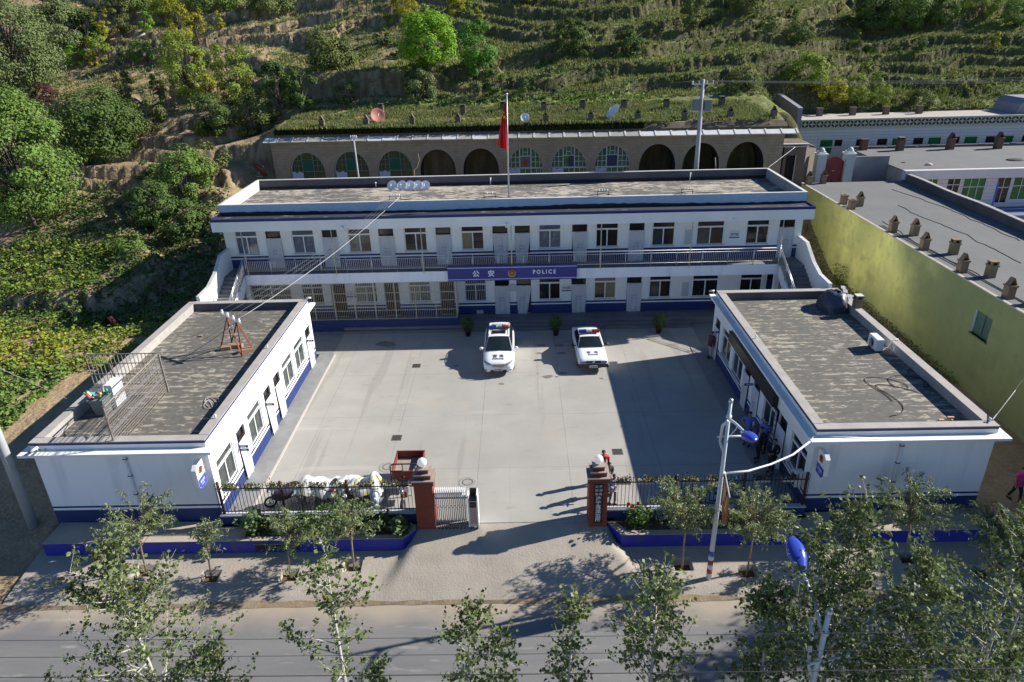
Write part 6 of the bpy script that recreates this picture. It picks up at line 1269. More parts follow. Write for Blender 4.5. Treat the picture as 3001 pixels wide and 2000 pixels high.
b.add(vs, [(j*n+k, j*n+(k+1) % n, (j+1)*n+(k+1) % n, (j+1)*n+k) for j in range(8) for k in range(n)], mat('dark_purple_cover', (.035, .028, .06), .6, (.06, .05, .09), 3, .7), True); tag(b.build('bike_cover', None, (-10, 23.6, .2)), 'dark purple cover over the leftmost motorcycle', 'cover')
# ---------------------------------------------------------------- people (built facing -Y)
def skinmesh(P, E, rad, root=0, sub=1):
    me = bpy.data.meshes.new('t'); me.from_pydata(P, E, []); o = bpy.data.objects.new('t', me); COL.objects.link(o); md = o.modifiers.new('s', 'SKIN'); md.use_smooth_shade = True
    if not me.skin_vertices: me.attributes.new('skin', 'FLOAT', 'POINT')
    sv = me.skin_vertices[0].data
    for i, r in enumerate(rad): sv[i].radius = (r, r) if not isinstance(r, tuple) else r; sv[i].use_root = i == root
    sb = o.modifiers.new('d', 'SUBSURF'); sb.levels = sb.render_levels = sub
    dg = bpy.context.evaluated_depsgraph_get(); ev = o.evaluated_get(dg); m2 = ev.to_mesh(); V = [tuple(v.co) for v in m2.vertices]; F = [tuple(p.vertices) for p in m2.polygons]; ev.to_mesh_clear(); bpy.data.objects.remove(o); bpy.data.meshes.remove(me)
    return V, F
skinm = mat('warm_skin', (.36, .20, .13), .6); hairm = mat('black_hair', (.012, .010, .009), .6, (.03, .025, .02), 30, .6); shoem = mat('black_shoe', (.014, .013, .013), .45); eyem = mat('dark_eye', (.01, .008, .007), .3); lipm = mat('lip', (.26, .10, .08), .6)
def person(label, loc, rot, top, legs, arms='down', sleeve='long', lean=0, stride=.1, h=1.70, jacket=None, hair='short', group=None):
    root = thing('person', label, 'person', loc, group); root.rotation_euler.z = rot; k = h/1.70
    def v(x, y, z):                                            # lean the upper body forward above the hips
        if z > .95: y -= lean*(z-.95)
        return Vector((x*k, y*k, z*k))
    J = dict(pel=v(0, 0, .95), wai=v(0, -.005, 1.10), che=v(0, 0, 1.28), upc=v(0, .01, 1.40), nek=v(0, .0, 1.48), hb=v(0, -.025, 1.56), hm=v(0, -.015, 1.63), ht=v(0, -.01, 1.69))
    AR = {'down': [((.225, .02, 1.395), (.245, .03, 1.14), (.25, -.05, .90)), ((-.225, .02, 1.395), (-.245, .03, 1.14), (-.25, -.05, .90))], 'hips': [((.225, .02, 1.395), (.33, .10, 1.18), (.17, -.04, 1.02)), ((-.225, .02, 1.395), (-.33, .10, 1.18), (-.17, -.04, 1.02))],
          'behind': [((.225, .02, 1.395), (.26, .10, 1.16), (.06, .17, .98)), ((-.225, .02, 1.395), (-.26, .10, 1.16), (-.06, .17, .98))], 'front': [((.225, .02, 1.395), (.25, -.04, 1.15), (.08, -.20, 1.10)), ((-.225, .02, 1.395), (-.25, -.04, 1.15), (-.08, -.20, 1.04))]}[arms]
    LG = [((.095, 0, .90), (.10, -.02-stride*.5, .50), (.105, .03-stride, .085), (.115, -.13-stride, .04)), ((-.095, 0, .90), (-.10, -.02+stride*.4, .50), (-.105, .04+stride*.8, .085), (-.115, -.12+stride*.8, .04))]
    P = [J[q] for q in ('pel', 'wai', 'che', 'upc', 'nek', 'hb', 'hm', 'ht')]; Rr = [(.11, .085), (.095, .07), (.105, .075), (.08, .06), .052, .066, (.080, .092), .058]; E = [(i, i+1) for i in range(7)]
    Rr = [r if isinstance(r, tuple) else (r, r) for r in Rr]
    def ad(p, r, a): P.append(p); Rr.append((r*k, r*k)); E.append((a, len(P)-1)); return len(P)-1
    hands = []
    for s_, (sh, el, wr) in zip((1, -1), AR):
        a = ad(v(*sh), .055, 3); e = ad(v(*el), .042, a); w = ad(v(*wr), .028, e); d = (v(*wr)-v(*el)).normalized(); pm = ad(v(*wr)+d*.07*k, .030, w); side = d.cross(Vector((s_, .3, 0))).normalized(); c = v(*wr)+d*.07*k
        for q, ln in zip((-1.5, -.5, .5, 1.5), (.062, .075, .07, .055)):
            f = ad(c+side*.017*q*k+d*.035*k, .0095, pm); ad(c+side*.018*q*k+d*(.035+ln)*k-Vector((s_*.02, .01, 0))*k, .0075, f)
        t = ad(v(*wr)+d*.035*k+side*.032*k, .011, w); ad(v(*wr)+d*.075*k+side*.048*k, .009, t)
    for (hp, kn, an, to) in LG:
        a = ad(v(*hp), .078, 0); b_ = ad(v(*kn), .052, a); c = ad(v(*an), .036, b_); ad(v(*to), .034, c)
    V, F = skinmesh(P, E, Rr); b = MB(); b.add(V, F, skinm, True)
    nose = v(0, -.108, 1.605); b.ball(nose, .017*k, skinm, 6, (.8, 1, 1.3))
    for s_ in (-1, 1): b.ball(v(s_*.032, -.098, 1.632), .0105*k, eyem, 6); b.ball(v(s_*.082, .0, 1.615), .024*k, skinm, 6, (.4, .7, 1.2))
    b.ball(v(0, -.092, 1.566), .020*k, lipm, 6, (1.3, .5, .4)); b.build('body', root, local=True)
    # shirt or jacket: torso with sleeves
    P = [J[q] for q in ('pel', 'wai', 'che', 'upc')]; P.insert(0, v(0, 0, .86 if jacket else .92)); P.append(v(0, .005, 1.465)); Rr = [(.172, .135), (.168, .13), (.158, .122), (.175, .13), (.15, .10), (.066, .062)]; E = [(i, i+1) for i in range(5)]
    for (sh, el, wr) in AR:
        a = ad(v(*sh), .078, 4); e = v(*el); w = v(*wr)
        if sleeve == 'short': ad(v(*sh).lerp(e, .62), .066, a)
        else: e_ = ad(e, .057, a); ad(e.lerp(w, .9), .044, e_)
    V, F = skinmesh(P, E, Rr, 1); b = MB(); b.add(V, F, top, True)
    if jacket:
        b.add([v(-.05, -.085, 1.46), v(.05, -.085, 1.46), v(0, -.128, 1.20)], [(0, 1, 2)], jacket)
    b.tube([v(.05*math.cos(a), .005+.055*math.sin(a), 1.485+.01*math.sin(a)) for a in [i*.7854 for i in range(9)]], .012, jacket or top, 6); b.build('jacket' if jacket or sleeve == 'long' else 'shirt', root, local=True)
    P = [v(0, 0, 1.0), v(0, 0, .92)]; Rr = [(.142, .105), (.15, .115)]; E = [(0, 1)]
    for (hp, kn, an, to) in LG: a = ad(v(*hp)+Vector((0, 0, -.06)), .095, 1); b_ = ad(v(*kn), .070, a); ad(v(*an)+Vector((0, 0, .03)), .058, b_)
    V, F = skinmesh(P, E, Rr); b = MB(); b.add(V, F, legs, True); b.build('trousers', root, local=True)
    for (hp, kn, an, to) in LG:
        b = MB(); an = v(*an); to = v(*to); b.tube([an+Vector((0, .05, -.03)), an+Vector((0, -.03, -.03)), to+Vector((0, .02, .0)), to+Vector((0, -.05, -.005))], [.042*k, .048*k, .044*k, .026*k], shoem, 8); b.v = [(p[0], p[1], max(p[2], .002)) for p in b.v]; b.build('shoe', root, local=True)
    b = MB(); c = v(0, .012, 1.655); vs = []; n = 14
    for j in range(9):
        a = min(j, 7)/7*(1.80 if hair == 'short' else 2.2)
        for q in range(n):
            t = 6.283*q/n; fr = max(0, -math.sin(t)); aa = a*(1-.40*fr*(min(j, 7)/7)); s__ = 1 if j < 8 else .72; vs.append(c+Vector((.090*math.sin(aa)*math.cos(t)*s__, .103*math.sin(aa)*math.sin(t)*s__+.008, .084*math.cos(aa)))*k*(1+.025*math.sin(q*5+j)))
    b.add(vs, [(j*n+q, (j+1)*n+q, (j+1)*n+(q+1) % n, j*n+(q+1) % n) for j in range(8) for q in range(n)], hairm, True); b.build('hair', root, local=True)
    return root
blueshirt = mat('light_blue_uniform_shirt', (.10, .16, .46), .8); navytr = mat('dark_uniform_trousers', (.012, .013, .022), .85); darkj = mat('black_jacket', (.012, .012, .016), .8); lav = mat('lavender_shirt', (.28, .28, .48), .8); redj = mat('bright_red_jacket', (.42, .015, .03), .7); palebl = mat('pale_grey_blue_top', (.36, .38, .48), .85); greytr = mat('grey_trousers', (.12, .12, .14), .85); maroon = mat('dark_maroon_jacket', (.10, .02, .05), .8); palet = mat('pale_trousers', (.34, .36, .38), .85); pink = mat('bright_pink_top', (.52, .04, .22), .8)
person('policeman in a light blue shirt with hands on hips by the right wing', (10.40, 27.45, .035), R(-25), blueshirt, navytr, 'hips', 'short', 0, .06, 1.74)
person('policeman in a light blue shirt half hidden behind a man in black', (10.95, 26.85, .035), R(-45), blueshirt, navytr, 'down', 'short', 0, .05, 1.68)
person('man in a black jacket with lavender shirt, between a policeman and another man', (10.52, 26.2, .035), R(-60), darkj, navytr, 'down', 'long', 0, .12, 1.72, lav)
person('man in a black jacket standing nearest the street beside the right wing', (10.78, 25.22, .035), R(-50), darkj, navytr, 'front', 'long', 0, .06, 1.73, lav)
person('person in a maroon jacket and pale trousers at the right wing far doorway', (11.0, 36.55, .035), R(-70), maroon, palet, 'down', 'long', 0, .05, 1.66, None, 'long')
person('man in an open bright red jacket behind the right gate pillar', (3.35, 24.75, 0), R(8), redj, navytr, 'down', 'long', .16, .1, 1.72, darkj)
person('man in a dark jacket leaning forward behind the right gate pillar', (3.40, 23.95, 0), R(30), darkj, navytr, 'front', 'long', .30, .1, 1.72)
person('youth in a pale grey-blue top and grey trousers beside the right gate pillar', (3.62, 23.32, 0), R(20), palebl, greytr, 'front', 'long', .12, .08, 1.50)
person('woman in a bright pink top and black trousers walking in the lane at far right', (20.4, 23.55, float(hill(20.4, 23.55))), R(15), pink, navytr, 'down', 'short', .05, .22, 1.62, None, 'long')
# ---------------------------------------------------------------- lamps, poles, wires
lampw = mat('white_lamp_paint', (.62, .66, .69), .35, (.50, .54, .57), 4, .5); lampb = mat('blue_lamp_shell', (.035, .065, .42), .18, coat=.5); bandr = mat('red_reflective_band', (.40, .04, .04), .5); bandb = mat('blue_reflective_band', (.03, .08, .40), .5)
def lamp(x, y, z0, d, label, banner):
    t = thing('street_lamp', label, 'street lamp', (x, y, z0)); zt = 6.95
    b = MB(); b.tube([(x, y, z0), (x, y, 3.9), (x, y, zt-.12)], [.10, .072, .055], lampw, 14); b.tube([(x, y, zt-.12), (x, y, zt-.10), (x, y, zt)], [.075, .075, .06], steel, 14); b.tube([(x, y, 6.25), (x, y, 6.32)], .095, lampw, 14); b.build('pole', t)
    for k in range(5):
        z = z0+.32+.21*k; b = MB(); b.tube([(x, y, z), (x, y, z+.2)], [.103-.001*k, .102-.001*k], bandb if k == 4 else (bandr if k % 2 == 0 else lampw), 14); b.build('band', t)
    b = MB(); b.tube([(x, y+d*.07, 6.22), (x+.01, y+d*.75, 6.45), (x+.02, y+d*1.45, 6.62)], [.05, .045, .04], lampw, 9); b.build('arm', t)
    b = MB(); b.tube([(x-.20, y, 5.3), (x-.21, y+d*.10, 6.0), (x-.15, y+d*.35, 6.33)], .045, lampw, 8); b.tube([(x-.20, y, 5.3), (x-.06, y, 4.9)], .04, lampw, 8); b.tube([(x+.04, y+d*.3, 5.75), (x+.10, y+d*.55, 6.15), (x+.05, y+d*.75, 6.42)], .018, lampw, 6); b.tube([(x-.28, y-d*.1, 5.42), (x+.62, y+d*.02, 5.52)], .035, lampw, 8); b.ball((x+.62, y+d*.02, 5.55), .07, lampw, 8); b.build('ornament', t)
    c = Vector((x+.03, y+d*1.85, 6.72)); b = MB(); q = Vector((.02, d, .30)).normalized().to_track_quat('Z', 'Y').to_matrix()
    prof = [(.05, -.52), (.10, -.42), (.12, -.30), (.20, -.12), (.235, .08), (.21, .28), (.13, .44), (.05, .52), (.001, .535)]
    b.lathe(prof, c, lampb, 18, q @ Matrix.Diagonal((1, .62, 1))); b.build('lamp_head', t)
    b = MB(); b.lathe([(.001, -.25), (.15, -.14), (.18, .05), (.15, .24), (.001, .34)], c-q @ Vector((0, d*.0, 0))-Vector((0, 0, .06)), lens_c, 14, q @ Matrix.Diagonal((1, .5, 1))); b.build('lens', t)
    return t
l1 = lamp(6.82, 19.85, -.82, -1, 'white street lamp with a blue head and red banner, on the far pavement', True)
l2 = lamp(6.42, 10.95, -1.0, 1, 'white street lamp with a blue oval head rising among the roadside poplars, nearest the camera', False)
b = MB(); b.tube([(6.82, 19.85, 3.95), (6.95, 19.87, 3.98)], .07, lampw, 8); pts = [(6.9, 19.86, 3.98), (7.9, 20.3, 3.74), (8.9, 20.85, 3.62), (9.9, 21.45, 3.60), (10.75, 22.1, 3.72)]; b.tube(pts, .04, lampw, 8); b.tube([(10.75, 22.1, 3.72), (11.1, 22.6, 3.62), (11.3, 22.66, 3.6), (14.5, 22.3, 3.63)], .012, lampw, 5); tag(b.build('cable_sleeve', None, (8.9, 21, 3.6)), 'white sleeved cable arching from the street lamp to the right wing', 'cable')
bn_ = thing('lamp_banner', 'faded red and yellow banner panel hung on the far street lamp', 'banner', (6.9, 19.4, 3.2)); b = MB(); redpan = mat('banner_red', (.42, .07, .05), .6, (.50, .20, .06), 1.6, .7); yellp = mat('banner_yellow', (.55, .40, .16), .6, (.50, .30, .12), 3, .7)
b.prism([(19.72, 3.95), (19.1, 3.55), (19.1, 2.35), (19.4, 2.2), (19.72, 2.75)], 0, 6.90, 6.94, redpan); b.prism([(19.66, 3.72), (19.2, 3.40), (19.2, 2.75), (19.66, 3.05)], 0, 6.893, 6.947, yellp); b.build('panel', bn_)
for q0, q1 in (((6.92, 19.8, 4.02), (6.92, 19.05, 3.57)), ((6.92, 19.8, 2.6), (6.92, 19.7, 2.6))): b = MB(); b.bar(q0, q1, .03, .06, lampw); b.build('bracket', bn_)
for i in range(3): lettering('福', .2, mat('banner_ink', (.18, .05, .04), .7), 'lettering', bn_, (-.01, -.0+.05*(i-1), .30-.25*i+.0), (R(90), 0, R(-90)))
concp = mat('concrete_pole', (.36, .37, .38), .8, (.28, .29, .30), 3, .6)
def pole(name, x, y, z0, z1, r0, r1, label, arms, lean=(0, 0), trafo=None):
    t = thing(name, label, 'utility pole', (x, y, z0)); b = MB(); top = Vector((x+lean[0], y+lean[1], z1)); b.tube([(x, y, z0-.3), top], [r0, r1], concp, 12); b.build('pole', t)
    for z, w in arms:
        b = MB(); b.bar((top.x-w, top.y, z), (top.x+w, top.y, z), .07, .07, steel); b.build('crossarm', t)
        for k in (-1, -.33, .4, 1): b = MB(); b.lathe([(.001, .2), (.05, .17), (.035, .1), (.06, .05), (.03, 0)], (top.x+w*k*.95, top.y, z+.03), alu, 8); b.build('insulator', t)
    if trafo:
        b = MB(); b.box(x-.65, x-.15, y-.2, y+.25, trafo, trafo+.75, mat('transformer_grey', (.16, .18, .20), .6)); b.box(x+.15, x+.6, y-.2, y+.25, trafo-.05, trafo+.7, MATS['transformer_grey']); b.bar((x-.7, y, trafo-.05), (x+.7, y, trafo-.05), .08, .08, steel); b.bar((x-.7, y, trafo+.95), (x+.7, y, trafo+.95), .06, .06, steel); b.build('transformer', t)
    return t
pole('utility_pole', -20.72, 23.05, -.4, 8.3, .21, .15, 'thick grey concrete utility pole at the left edge in front of the garden', [(7.9, .8)])
pole('utility_pole', 13.05, 51.6, 4.83, 14.15, .20, .13, 'tall pale concrete utility pole with two transformers behind the police building', [(13.85, .75)], (-.08, 0), 12.1)
pole('utility_pole', -12.45, 54.2, 4.83, 10.55, .09, .06, 'slim wooden pole with two white insulators behind the police building', [(10.35, .22)], (-.05, -.05))
b = MB(); b.tube([(-8.5, 57, 4.83), (-8.55, 57, 7.3), (-8.3, 57.2, 7.5), (-8.05, 57.1, 8.1), (-8.12, 57.1, 8.6)], [.05, .05, .04, .03, .02], mat('bare_wood', (.28, .22, .15), .9), 6); tag(b.build('wooden_stake', None, (-8.5, 57, 4.83)), 'bent bare stake standing in the yard of the cave houses', 'stake')
b = MB(); b.tube([(16.4, 57.5, 4.83), (16.05, 57.8, 7.6)], .045, MATS['bare_wood'], 6); 
tag(b.build('wooden_stake', None, (16.4, 57.5, 4.83)), 'leaning pole against the cave wall toward the right', 'stake')
def wire(name, a, c, sag, r, mt, label, group=None, n=18):
    a = Vector(a); c = Vector(c); b = MB(); b.tube([a.lerp(c, k/n)-Vector((0, 0, sag*4*(k/n)*(1-k/n))) for k in range(n+1)], r, mt, 5); o = b.build(name, None, a.lerp(c, .5)); return tag(o, label, 'wire', group)
wm = mat('grey_wire', (.20, .20, .21), .6); wdark = mat('dark_wire', (.03, .03, .032), .6); wpale = mat('pale_twisted_cable', (.50, .50, .48), .7)
for k, pnt in enumerate(INS):
    wire('wire', pnt, (-7.75-.26+.175*k, 42.95, 8.42), .35, .006 if k < 3 else .014, wm if k < 3 else wpale, ('thin grey wire from the insulator stand up to the front parapet, %s from the left' % ORD[k]) if k < 3 else 'pale twisted cable from the insulator stand up to the front parapet', 'wires crossing the yard front')
for k, (z, r, y, s_) in enumerate(((9.0, .005, 8.9, 'farthest of the three from the camera'), (8.75, .005, 8.75, 'middle one of three'), (8.55, .008, 8.5, 'thickest and nearest the bottom'))):
    wire('wire', (-26, y, z), (20, y, z-.35), .25, r, wdark, 'dark wire strung along the road, %s' % s_, 'wires along the road', 30)
for k in range(4):
    wire('wire', (12.97-.7+.45*k, 51.6, 14.08), (64, 50+1.2*k, 14.6+.12*k), .8, .008, wm, 'thin wire from the transformer pole toward the right edge, %s of four' % ORD[k], 'wires from the transformer pole', 24)
    if k < 3: wire('wire', (12.97-.7+.45*k, 51.6, 14.08), (-60, 66+k, 12.4+.15*k), 1.2, .007, wdark, 'thin dark wire in front of the cave roof, %s of three' % ORD[k], 'wires across the cave roof', 30)
wire('wire', (17.7, 50.1, 8.2), (20.2, 52, 9.3), .0, .02, steel, 'short stay wire at the back right corner of the police roof')
wire('wire', (17.95, 22.9, 4.0), (24, 28, 6.4), .1, .012, wdark, 'thin dark wire from the street corner of the right wing up to the yellow house'); wire('wire', (17.95, 22.9, 4.0), (19.6, 24.3, 4.5), .0, .022, wpale, 'short pale stay at the street corner of the right wing')
wire('wire', (-20.7, 23.05, 7.6), (-45, 15, 7.2), .5, .015, wm, 'wire running left from the thick pole at the left edge'); wire('wire', (-20.65, 23.0, 7.7), (-18.9, 24.9, 4.6), .0, .012, wm, 'thin wire from the thick left pole down to the flag bin roof')
b = MB(); b.tube([(-43.7, 85.9, hill(-43.7, 85.9)+.2), (-42.1, 85.9, hill(-42.1, 85.9)+.5)], .10, alu, 7); tag(b.build('pipe', None, (-43, 85.9, float(hill(-43, 85.9)))), 'short white pipe lying on the upper left hillside', 'pipe')
b = MB(); rr = random.Random(15); q = Vector((-28.2, 59.6, float(hill(-28.2, 59.6))-.1))
for k in range(7): w = .42-.03*k; b.box(q.x-w+rr.uniform(-.1, .1), q.x+w+rr.uniform(-.1, .1), q.y-.35, q.y+.35, q.z+.26*k, q.z+.26*k+.24, mat('piled_field_stone', (.34, .28, .20), .9, (.24, .20, .15), 3, .7))
tag(b.build('stone_stack', None, q), 'crooked stack of pale field stones on the left terraces', 'stones')
# hoarding at the far right of the pavement
hb = thing('notice_board', 'dark red-brown notice board on two white posts at the right end of the pavement', 'notice board', (18.6, 20.8, -.6)); b = MB(); b.prism([(21.75, -.35), (20.4, -.35), (20.4, .82), (21.75, .82)], 0, 18.42, 18.48, mat('red_brown_board', (.10, .03, .018), .6, (.06, .02, .015), 2, .6)); b.box(18.40, 18.50, 20.36, 21.79, .82, .87, alu); b.build('board', hb)
for y in (20.38, 21.77): b = MB(); b.bar((18.45, y, -1.0), (18.45, y, .86), .06, .06, alu); b.build('post', hb)
# ---------------------------------------------------------------- trees and plants
bark_g = mat('grey_bark', (.11, .09, .07), .9, (.06, .05, .04), 6, .8, .5, 20, stretch=(1, 1, .3)); bark_w = mat('pale_poplar_bark', (.46, .44, .38), .8, (.24, .22, .18), 5, .7, .3, 20, stretch=(1, 1, .4)); bark_y = mat('young_tan_bark', (.30, .225, .14), .85, (.20, .15, .10), 8, .7)
LM = {'fresh': leafmat('fresh_green_leaf', (.12, .27, .045), .28, .28), 'poplar': leafmat('poplar_leaf', (.13, .172, .052), .42, .3, .22), 'willow': leafmat('willow_leaf', (.21, .265, .12), .3, .25, .25), 'bright': leafmat('bright_spring_leaf', (.20, .37, .035), .25, .3), 'mid': leafmat('mid_green_leaf', (.15, .235, .055), .28, .25), 'dark': leafmat('dark_green_leaf', (.09, .14, .038), .28, .2), 'olive': leafmat('olive_leaf', (.145, .175, .055), .28, .2), 'yellow': leafmat('yellowing_leaf', (.32, .31, .035), .3, .3), 'grey': leafmat('grey_green_leaf', (.15, .195, .075), .25, .2), 'lime': leafmat('lime_leaf', (.22, .29, .05), .3, .3), 'squash': leafmat('pale_squash_leaf', (.13, .19, .075), .5, .25), 'plum': leafmat('plum_leaf', (.11, .045, .04), .4, .2)}
def crown_tree(name, label, cat, base, H_, Wd, leaf, nl, ls, rs, trunk=.28, shape='round', bark=bark_g, group=None, ncl=None, multi=False, lean=0):
    """tapered trunk with limbs; leaves in uneven clumps through the crown"""
    Wd *= .84; base = Vector(base); root = thing(name, label, cat, base, group); ncl = ncl or int(14+Wd*H_*1.1); z0 = H_*trunk; lim = MB(); r0 = .012*H_+.015
    top = Vector((lean*H_, 0, H_*.80)); C = []
    if not multi: lim.tube([base-Vector((0, 0, .2)), base+Vector((lean*z0+.03*H_*rs.normal(), .03*H_*rs.normal(), z0)), base+top], [r0*1.25, r0, r0*.25], bark, 7)
    for i in range(ncl):
        for _ in range(30):
            a = rs.uniform(0, 6.283); t = rs.uniform(0, 1); q = rs.uniform(0, 1)**.5
            if shape == 'round': prof = (max(0, 1-(2*t-.90)**2/1.25))**.5
            elif shape == 'spread': prof = .35+.65*t**.6 if t < .75 else (1-(t-.75)/.25*.7)
            elif shape == 'cone': prof = (1-t)**.7*min(1, .4+t*4)
            else: prof = .75+.25*math.sin(t*3.1)
            r = Wd/2*prof*(.45+.55*q); p = Vector((lean*H_*t+r*math.cos(a), r*math.sin(a), z0*.75+(H_-z0*.75)*t)); 
            if all((p-c).length > Wd*.09 for c in C): break
        C.append(p)
        st = Vector((lean*p.z*.7, 0, z0*(.3 if multi else .9)+(p.z-z0)*.35*rs.uniform(.5, 1))) if not multi else Vector((.1*rs.normal(), .1*rs.normal(), 0))
        if p.z > st.z+.05: md = st.lerp(p, .55)+Vector((.05*Wd*rs.normal()*.5, .05*Wd*rs.normal()*.5, .04*H_)); lim.tube([base+st, base+md, base+p], [r0*.42, r0*.25, r0*.08], bark, 5, False)
    lim.build('trunk', root)
    C = np.array([tuple(c) for c in C]); w = rs.uniform(.4, 1.3, len(C)); w /= w.sum(); idx = rs.choice(len(C), nl, p=w); cs = Wd*rs.uniform(.11, .20, len(C))
    d = rs.normal(size=(nl, 3)); d /= np.linalg.norm(d, axis=1)[:, None]; rad = cs[idx]*rs.uniform(.25, 1.15, nl)**.6
    Pn = C[idx]+d*rad[:, None]*np.array([1.1, 1.1, .80]); Pn[:, 2] = np.maximum(Pn[:, 2], .05); oc = Pn-np.array([0, 0, H_*.5]); oc = oc/(np.linalg.norm(oc, axis=1)[:, None]+1e-6)*.6+d*.6; V, F = leaves_np(Pn, np.full(nl, ls), rs, .3, 1.6, 0, oc)
    npmesh('crown', V+np.array(base), F, LM[leaf], root); return root
def place_dup(o, loc, rz, sc, label, group=None):
    c = dup(o); c.location = loc; c.rotation_euler.z = rz; c.scale = (sc, sc, sc*1.0); c['label'] = label
    if group: c['group'] = group
    return c
rs = np.random.RandomState(44)
def hz(x, y): return float(hill(x, y))
# street saplings in their pits (narrow drooping leaves)
def sapling(x, y, z0, H_, Wd, nb, label, rs, lean):
    root = thing('street_sapling', label, 'sapling', (x, y, z0), 'saplings along the pavement'); lim = MB(); P = []; th = H_*.45; base = Vector((x, y, z0)); tp = base+Vector((lean*H_, 0, H_*.72))
    tr = [base, base+Vector((lean*th*.8, .02, th)), tp]; lim.tube([base-Vector((0, 0, .3)), tr[1], tp], [.042, .032, .012], bark_y, 7)
    for i in range(nb):
        t = rs.uniform(.30, 1)**.8; s0 = base.lerp(tp, .35+.6*t); a = rs.uniform(0, 6.283); ln = Wd*.62*rs.uniform(.6, 1.15)*(1.05-.35*t); rise = (.35+.75*t)*ln
        e = s0+Vector((ln*math.cos(a), ln*math.sin(a), rise*.8+.1)); m_ = s0.lerp(e, .5)+Vector((0, 0, .15*ln)); end = e+Vector((.12*math.cos(a), .12*math.sin(a), -.18*rs.uniform(0, 1.4))); lim.tube([s0, m_, e, end], [.012, .008, .005, .003], bark_y, 4, False)
        for k in range(26):
            u = k/25; q = s0.lerp(m_, u*2.5) if u < .4 else m_.lerp(e, (u-.4)/.45) if u < .85 else e.lerp(end, (u-.85)/.15)
            if u > .12: P.append((q.x, q.y, q.z))
            if u > .35:                                       # side twiglets
                dv = Vector((rs.normal(), rs.normal(), rs.normal()*.5+.1)).normalized()*rs.uniform(.06, .22)
                for v in (.35, .7, 1): P.append(tuple(q+dv*v))
    lim.build('trunk', root); P = np.array(P); P = P[rs.rand(len(P)) < .85]; P += rs.normal(0, .035, P.shape); V, F = leaves_np(P, np.full(len(P), .15), rs, .2, 4.4, .5); npmesh('crown', V, F, LM['willow'], root); return root
SAP = [(-14.9, 20.62, 3.7, 2.5, 46, .11, 'street sapling before the left wing drainpipe, widest of the left four'), (-12.2, 20.32, 3.1, 1.15, 16, .09, 'thin sparse street sapling in the second pit from the left'), (-9.15, 20.3, 3.15, 1.7, 30, .12, 'street sapling in front of the blue wall opening'), (-6.75, 20.7, 3.7, 1.9, 38, .06, 'street sapling nearest the left gate pillar'), (5.98, 20.5, 4.3, 2.2, 56, -.02, 'dense street sapling just left of the far street lamp'), (8.35, 20.15, 4.0, 2.5, 62, .02, 'wide dense street sapling just right of the far street lamp'), (11.5, 20.6, 2.7, 1.5, 22, -.05, 'small thin street sapling by the right wing corner'), (14.6, 20.75, 3.7, 2.5, 54, -.08, 'wide street sapling in front of the middle of the right wing'), (17.0, 20.3, 2.9, 1.9, 30, .1, 'drooping street sapling beside the notice board')]
for x, y, H_, Wd, nb, ln, lab in SAP: sapling(x, y, -1.05, H_, Wd, nb, lab, rs, ln)
# roadside poplars in the foreground
def poplar(x, y, H_, Wd, low, nb, label, rs, lean=0, leaf='poplar', per=20):
    z0 = -1.02; root = thing('roadside_poplar', label, 'poplar tree', (x, y, z0), 'poplars along the near side of the road'); base = Vector((x, y, z0)); tp = base+Vector((lean, .2*rs.normal(), H_)); lim = MB(); P = []
    k1 = base.lerp(tp, .5)+Vector((.1*rs.normal(), .1*rs.normal(), 0)); lim.tube([base-Vector((0, 0, .2)), k1, tp], [.09, .055, .008], bark_w, 8)
    for i in range(nb):
        t = low+(1-low)*rs.uniform(0, 1); s0 = base.lerp(k1, t*2) if t < .5 else k1.lerp(tp, t*2-1); a = rs.uniform(0, 6.283); ln = Wd*.58*rs.uniform(.4, 1.15)*min(1, .22+1.9*(1-t)); e = s0+Vector((ln*math.cos(a), ln*math.sin(a), ln*rs.uniform(.45, 1.1))); m_ = s0.lerp(e, .5)-Vector((0, 0, .05*ln)); lim.tube([s0, m_, e], [.022, .012, .004], bark_w, 4, False)
        n = int(per*(.4+ln/Wd*1.4))
        for k in range(n):
            u = rs.uniform(.15, 1)**.75; q = s0.lerp(m_, u*2) if u < .5 else m_.lerp(e, u*2-1); sp = .035+.05*u; P.append((q.x+sp*rs.normal(), q.y+sp*rs.normal(), q.z+sp*rs.normal()))
        for j in range(6):                                     # leafy twigs off each branch
            q = s0.lerp(m_.lerp(e, .5), rs.uniform(.3, 1)) if j < 2 else m_.lerp(e, rs.uniform(0, 1)); d = Vector((.75*rs.normal(), .75*rs.normal(), .7)).normalized(); L_ = rs.uniform(.2, .6)
            lim.tube([q, q+d*L_], [.005, .002], bark_w, 3, False)
            for k in range(int(11*L_/.5)): v = q+d*L_*rs.uniform(.1, 1.05); P.append((v.x+.04*rs.normal(), v.y+.04*rs.normal(), v.z+.03*rs.normal()))
    for k in range(40): v = tp-Vector((0, 0, 1.1*k/40)); P.append((v.x+.07*rs.normal(), v.y+.07*rs.normal(), v.z+.1*rs.random_sample()))
    lim.build('trunk', root); P = np.array(P); V, F = leaves_np(P, rs.uniform(.065, .115, len(P)), rs, .25, 1.3, .8); npmesh('crown', V, F, LM[leaf], root); return root
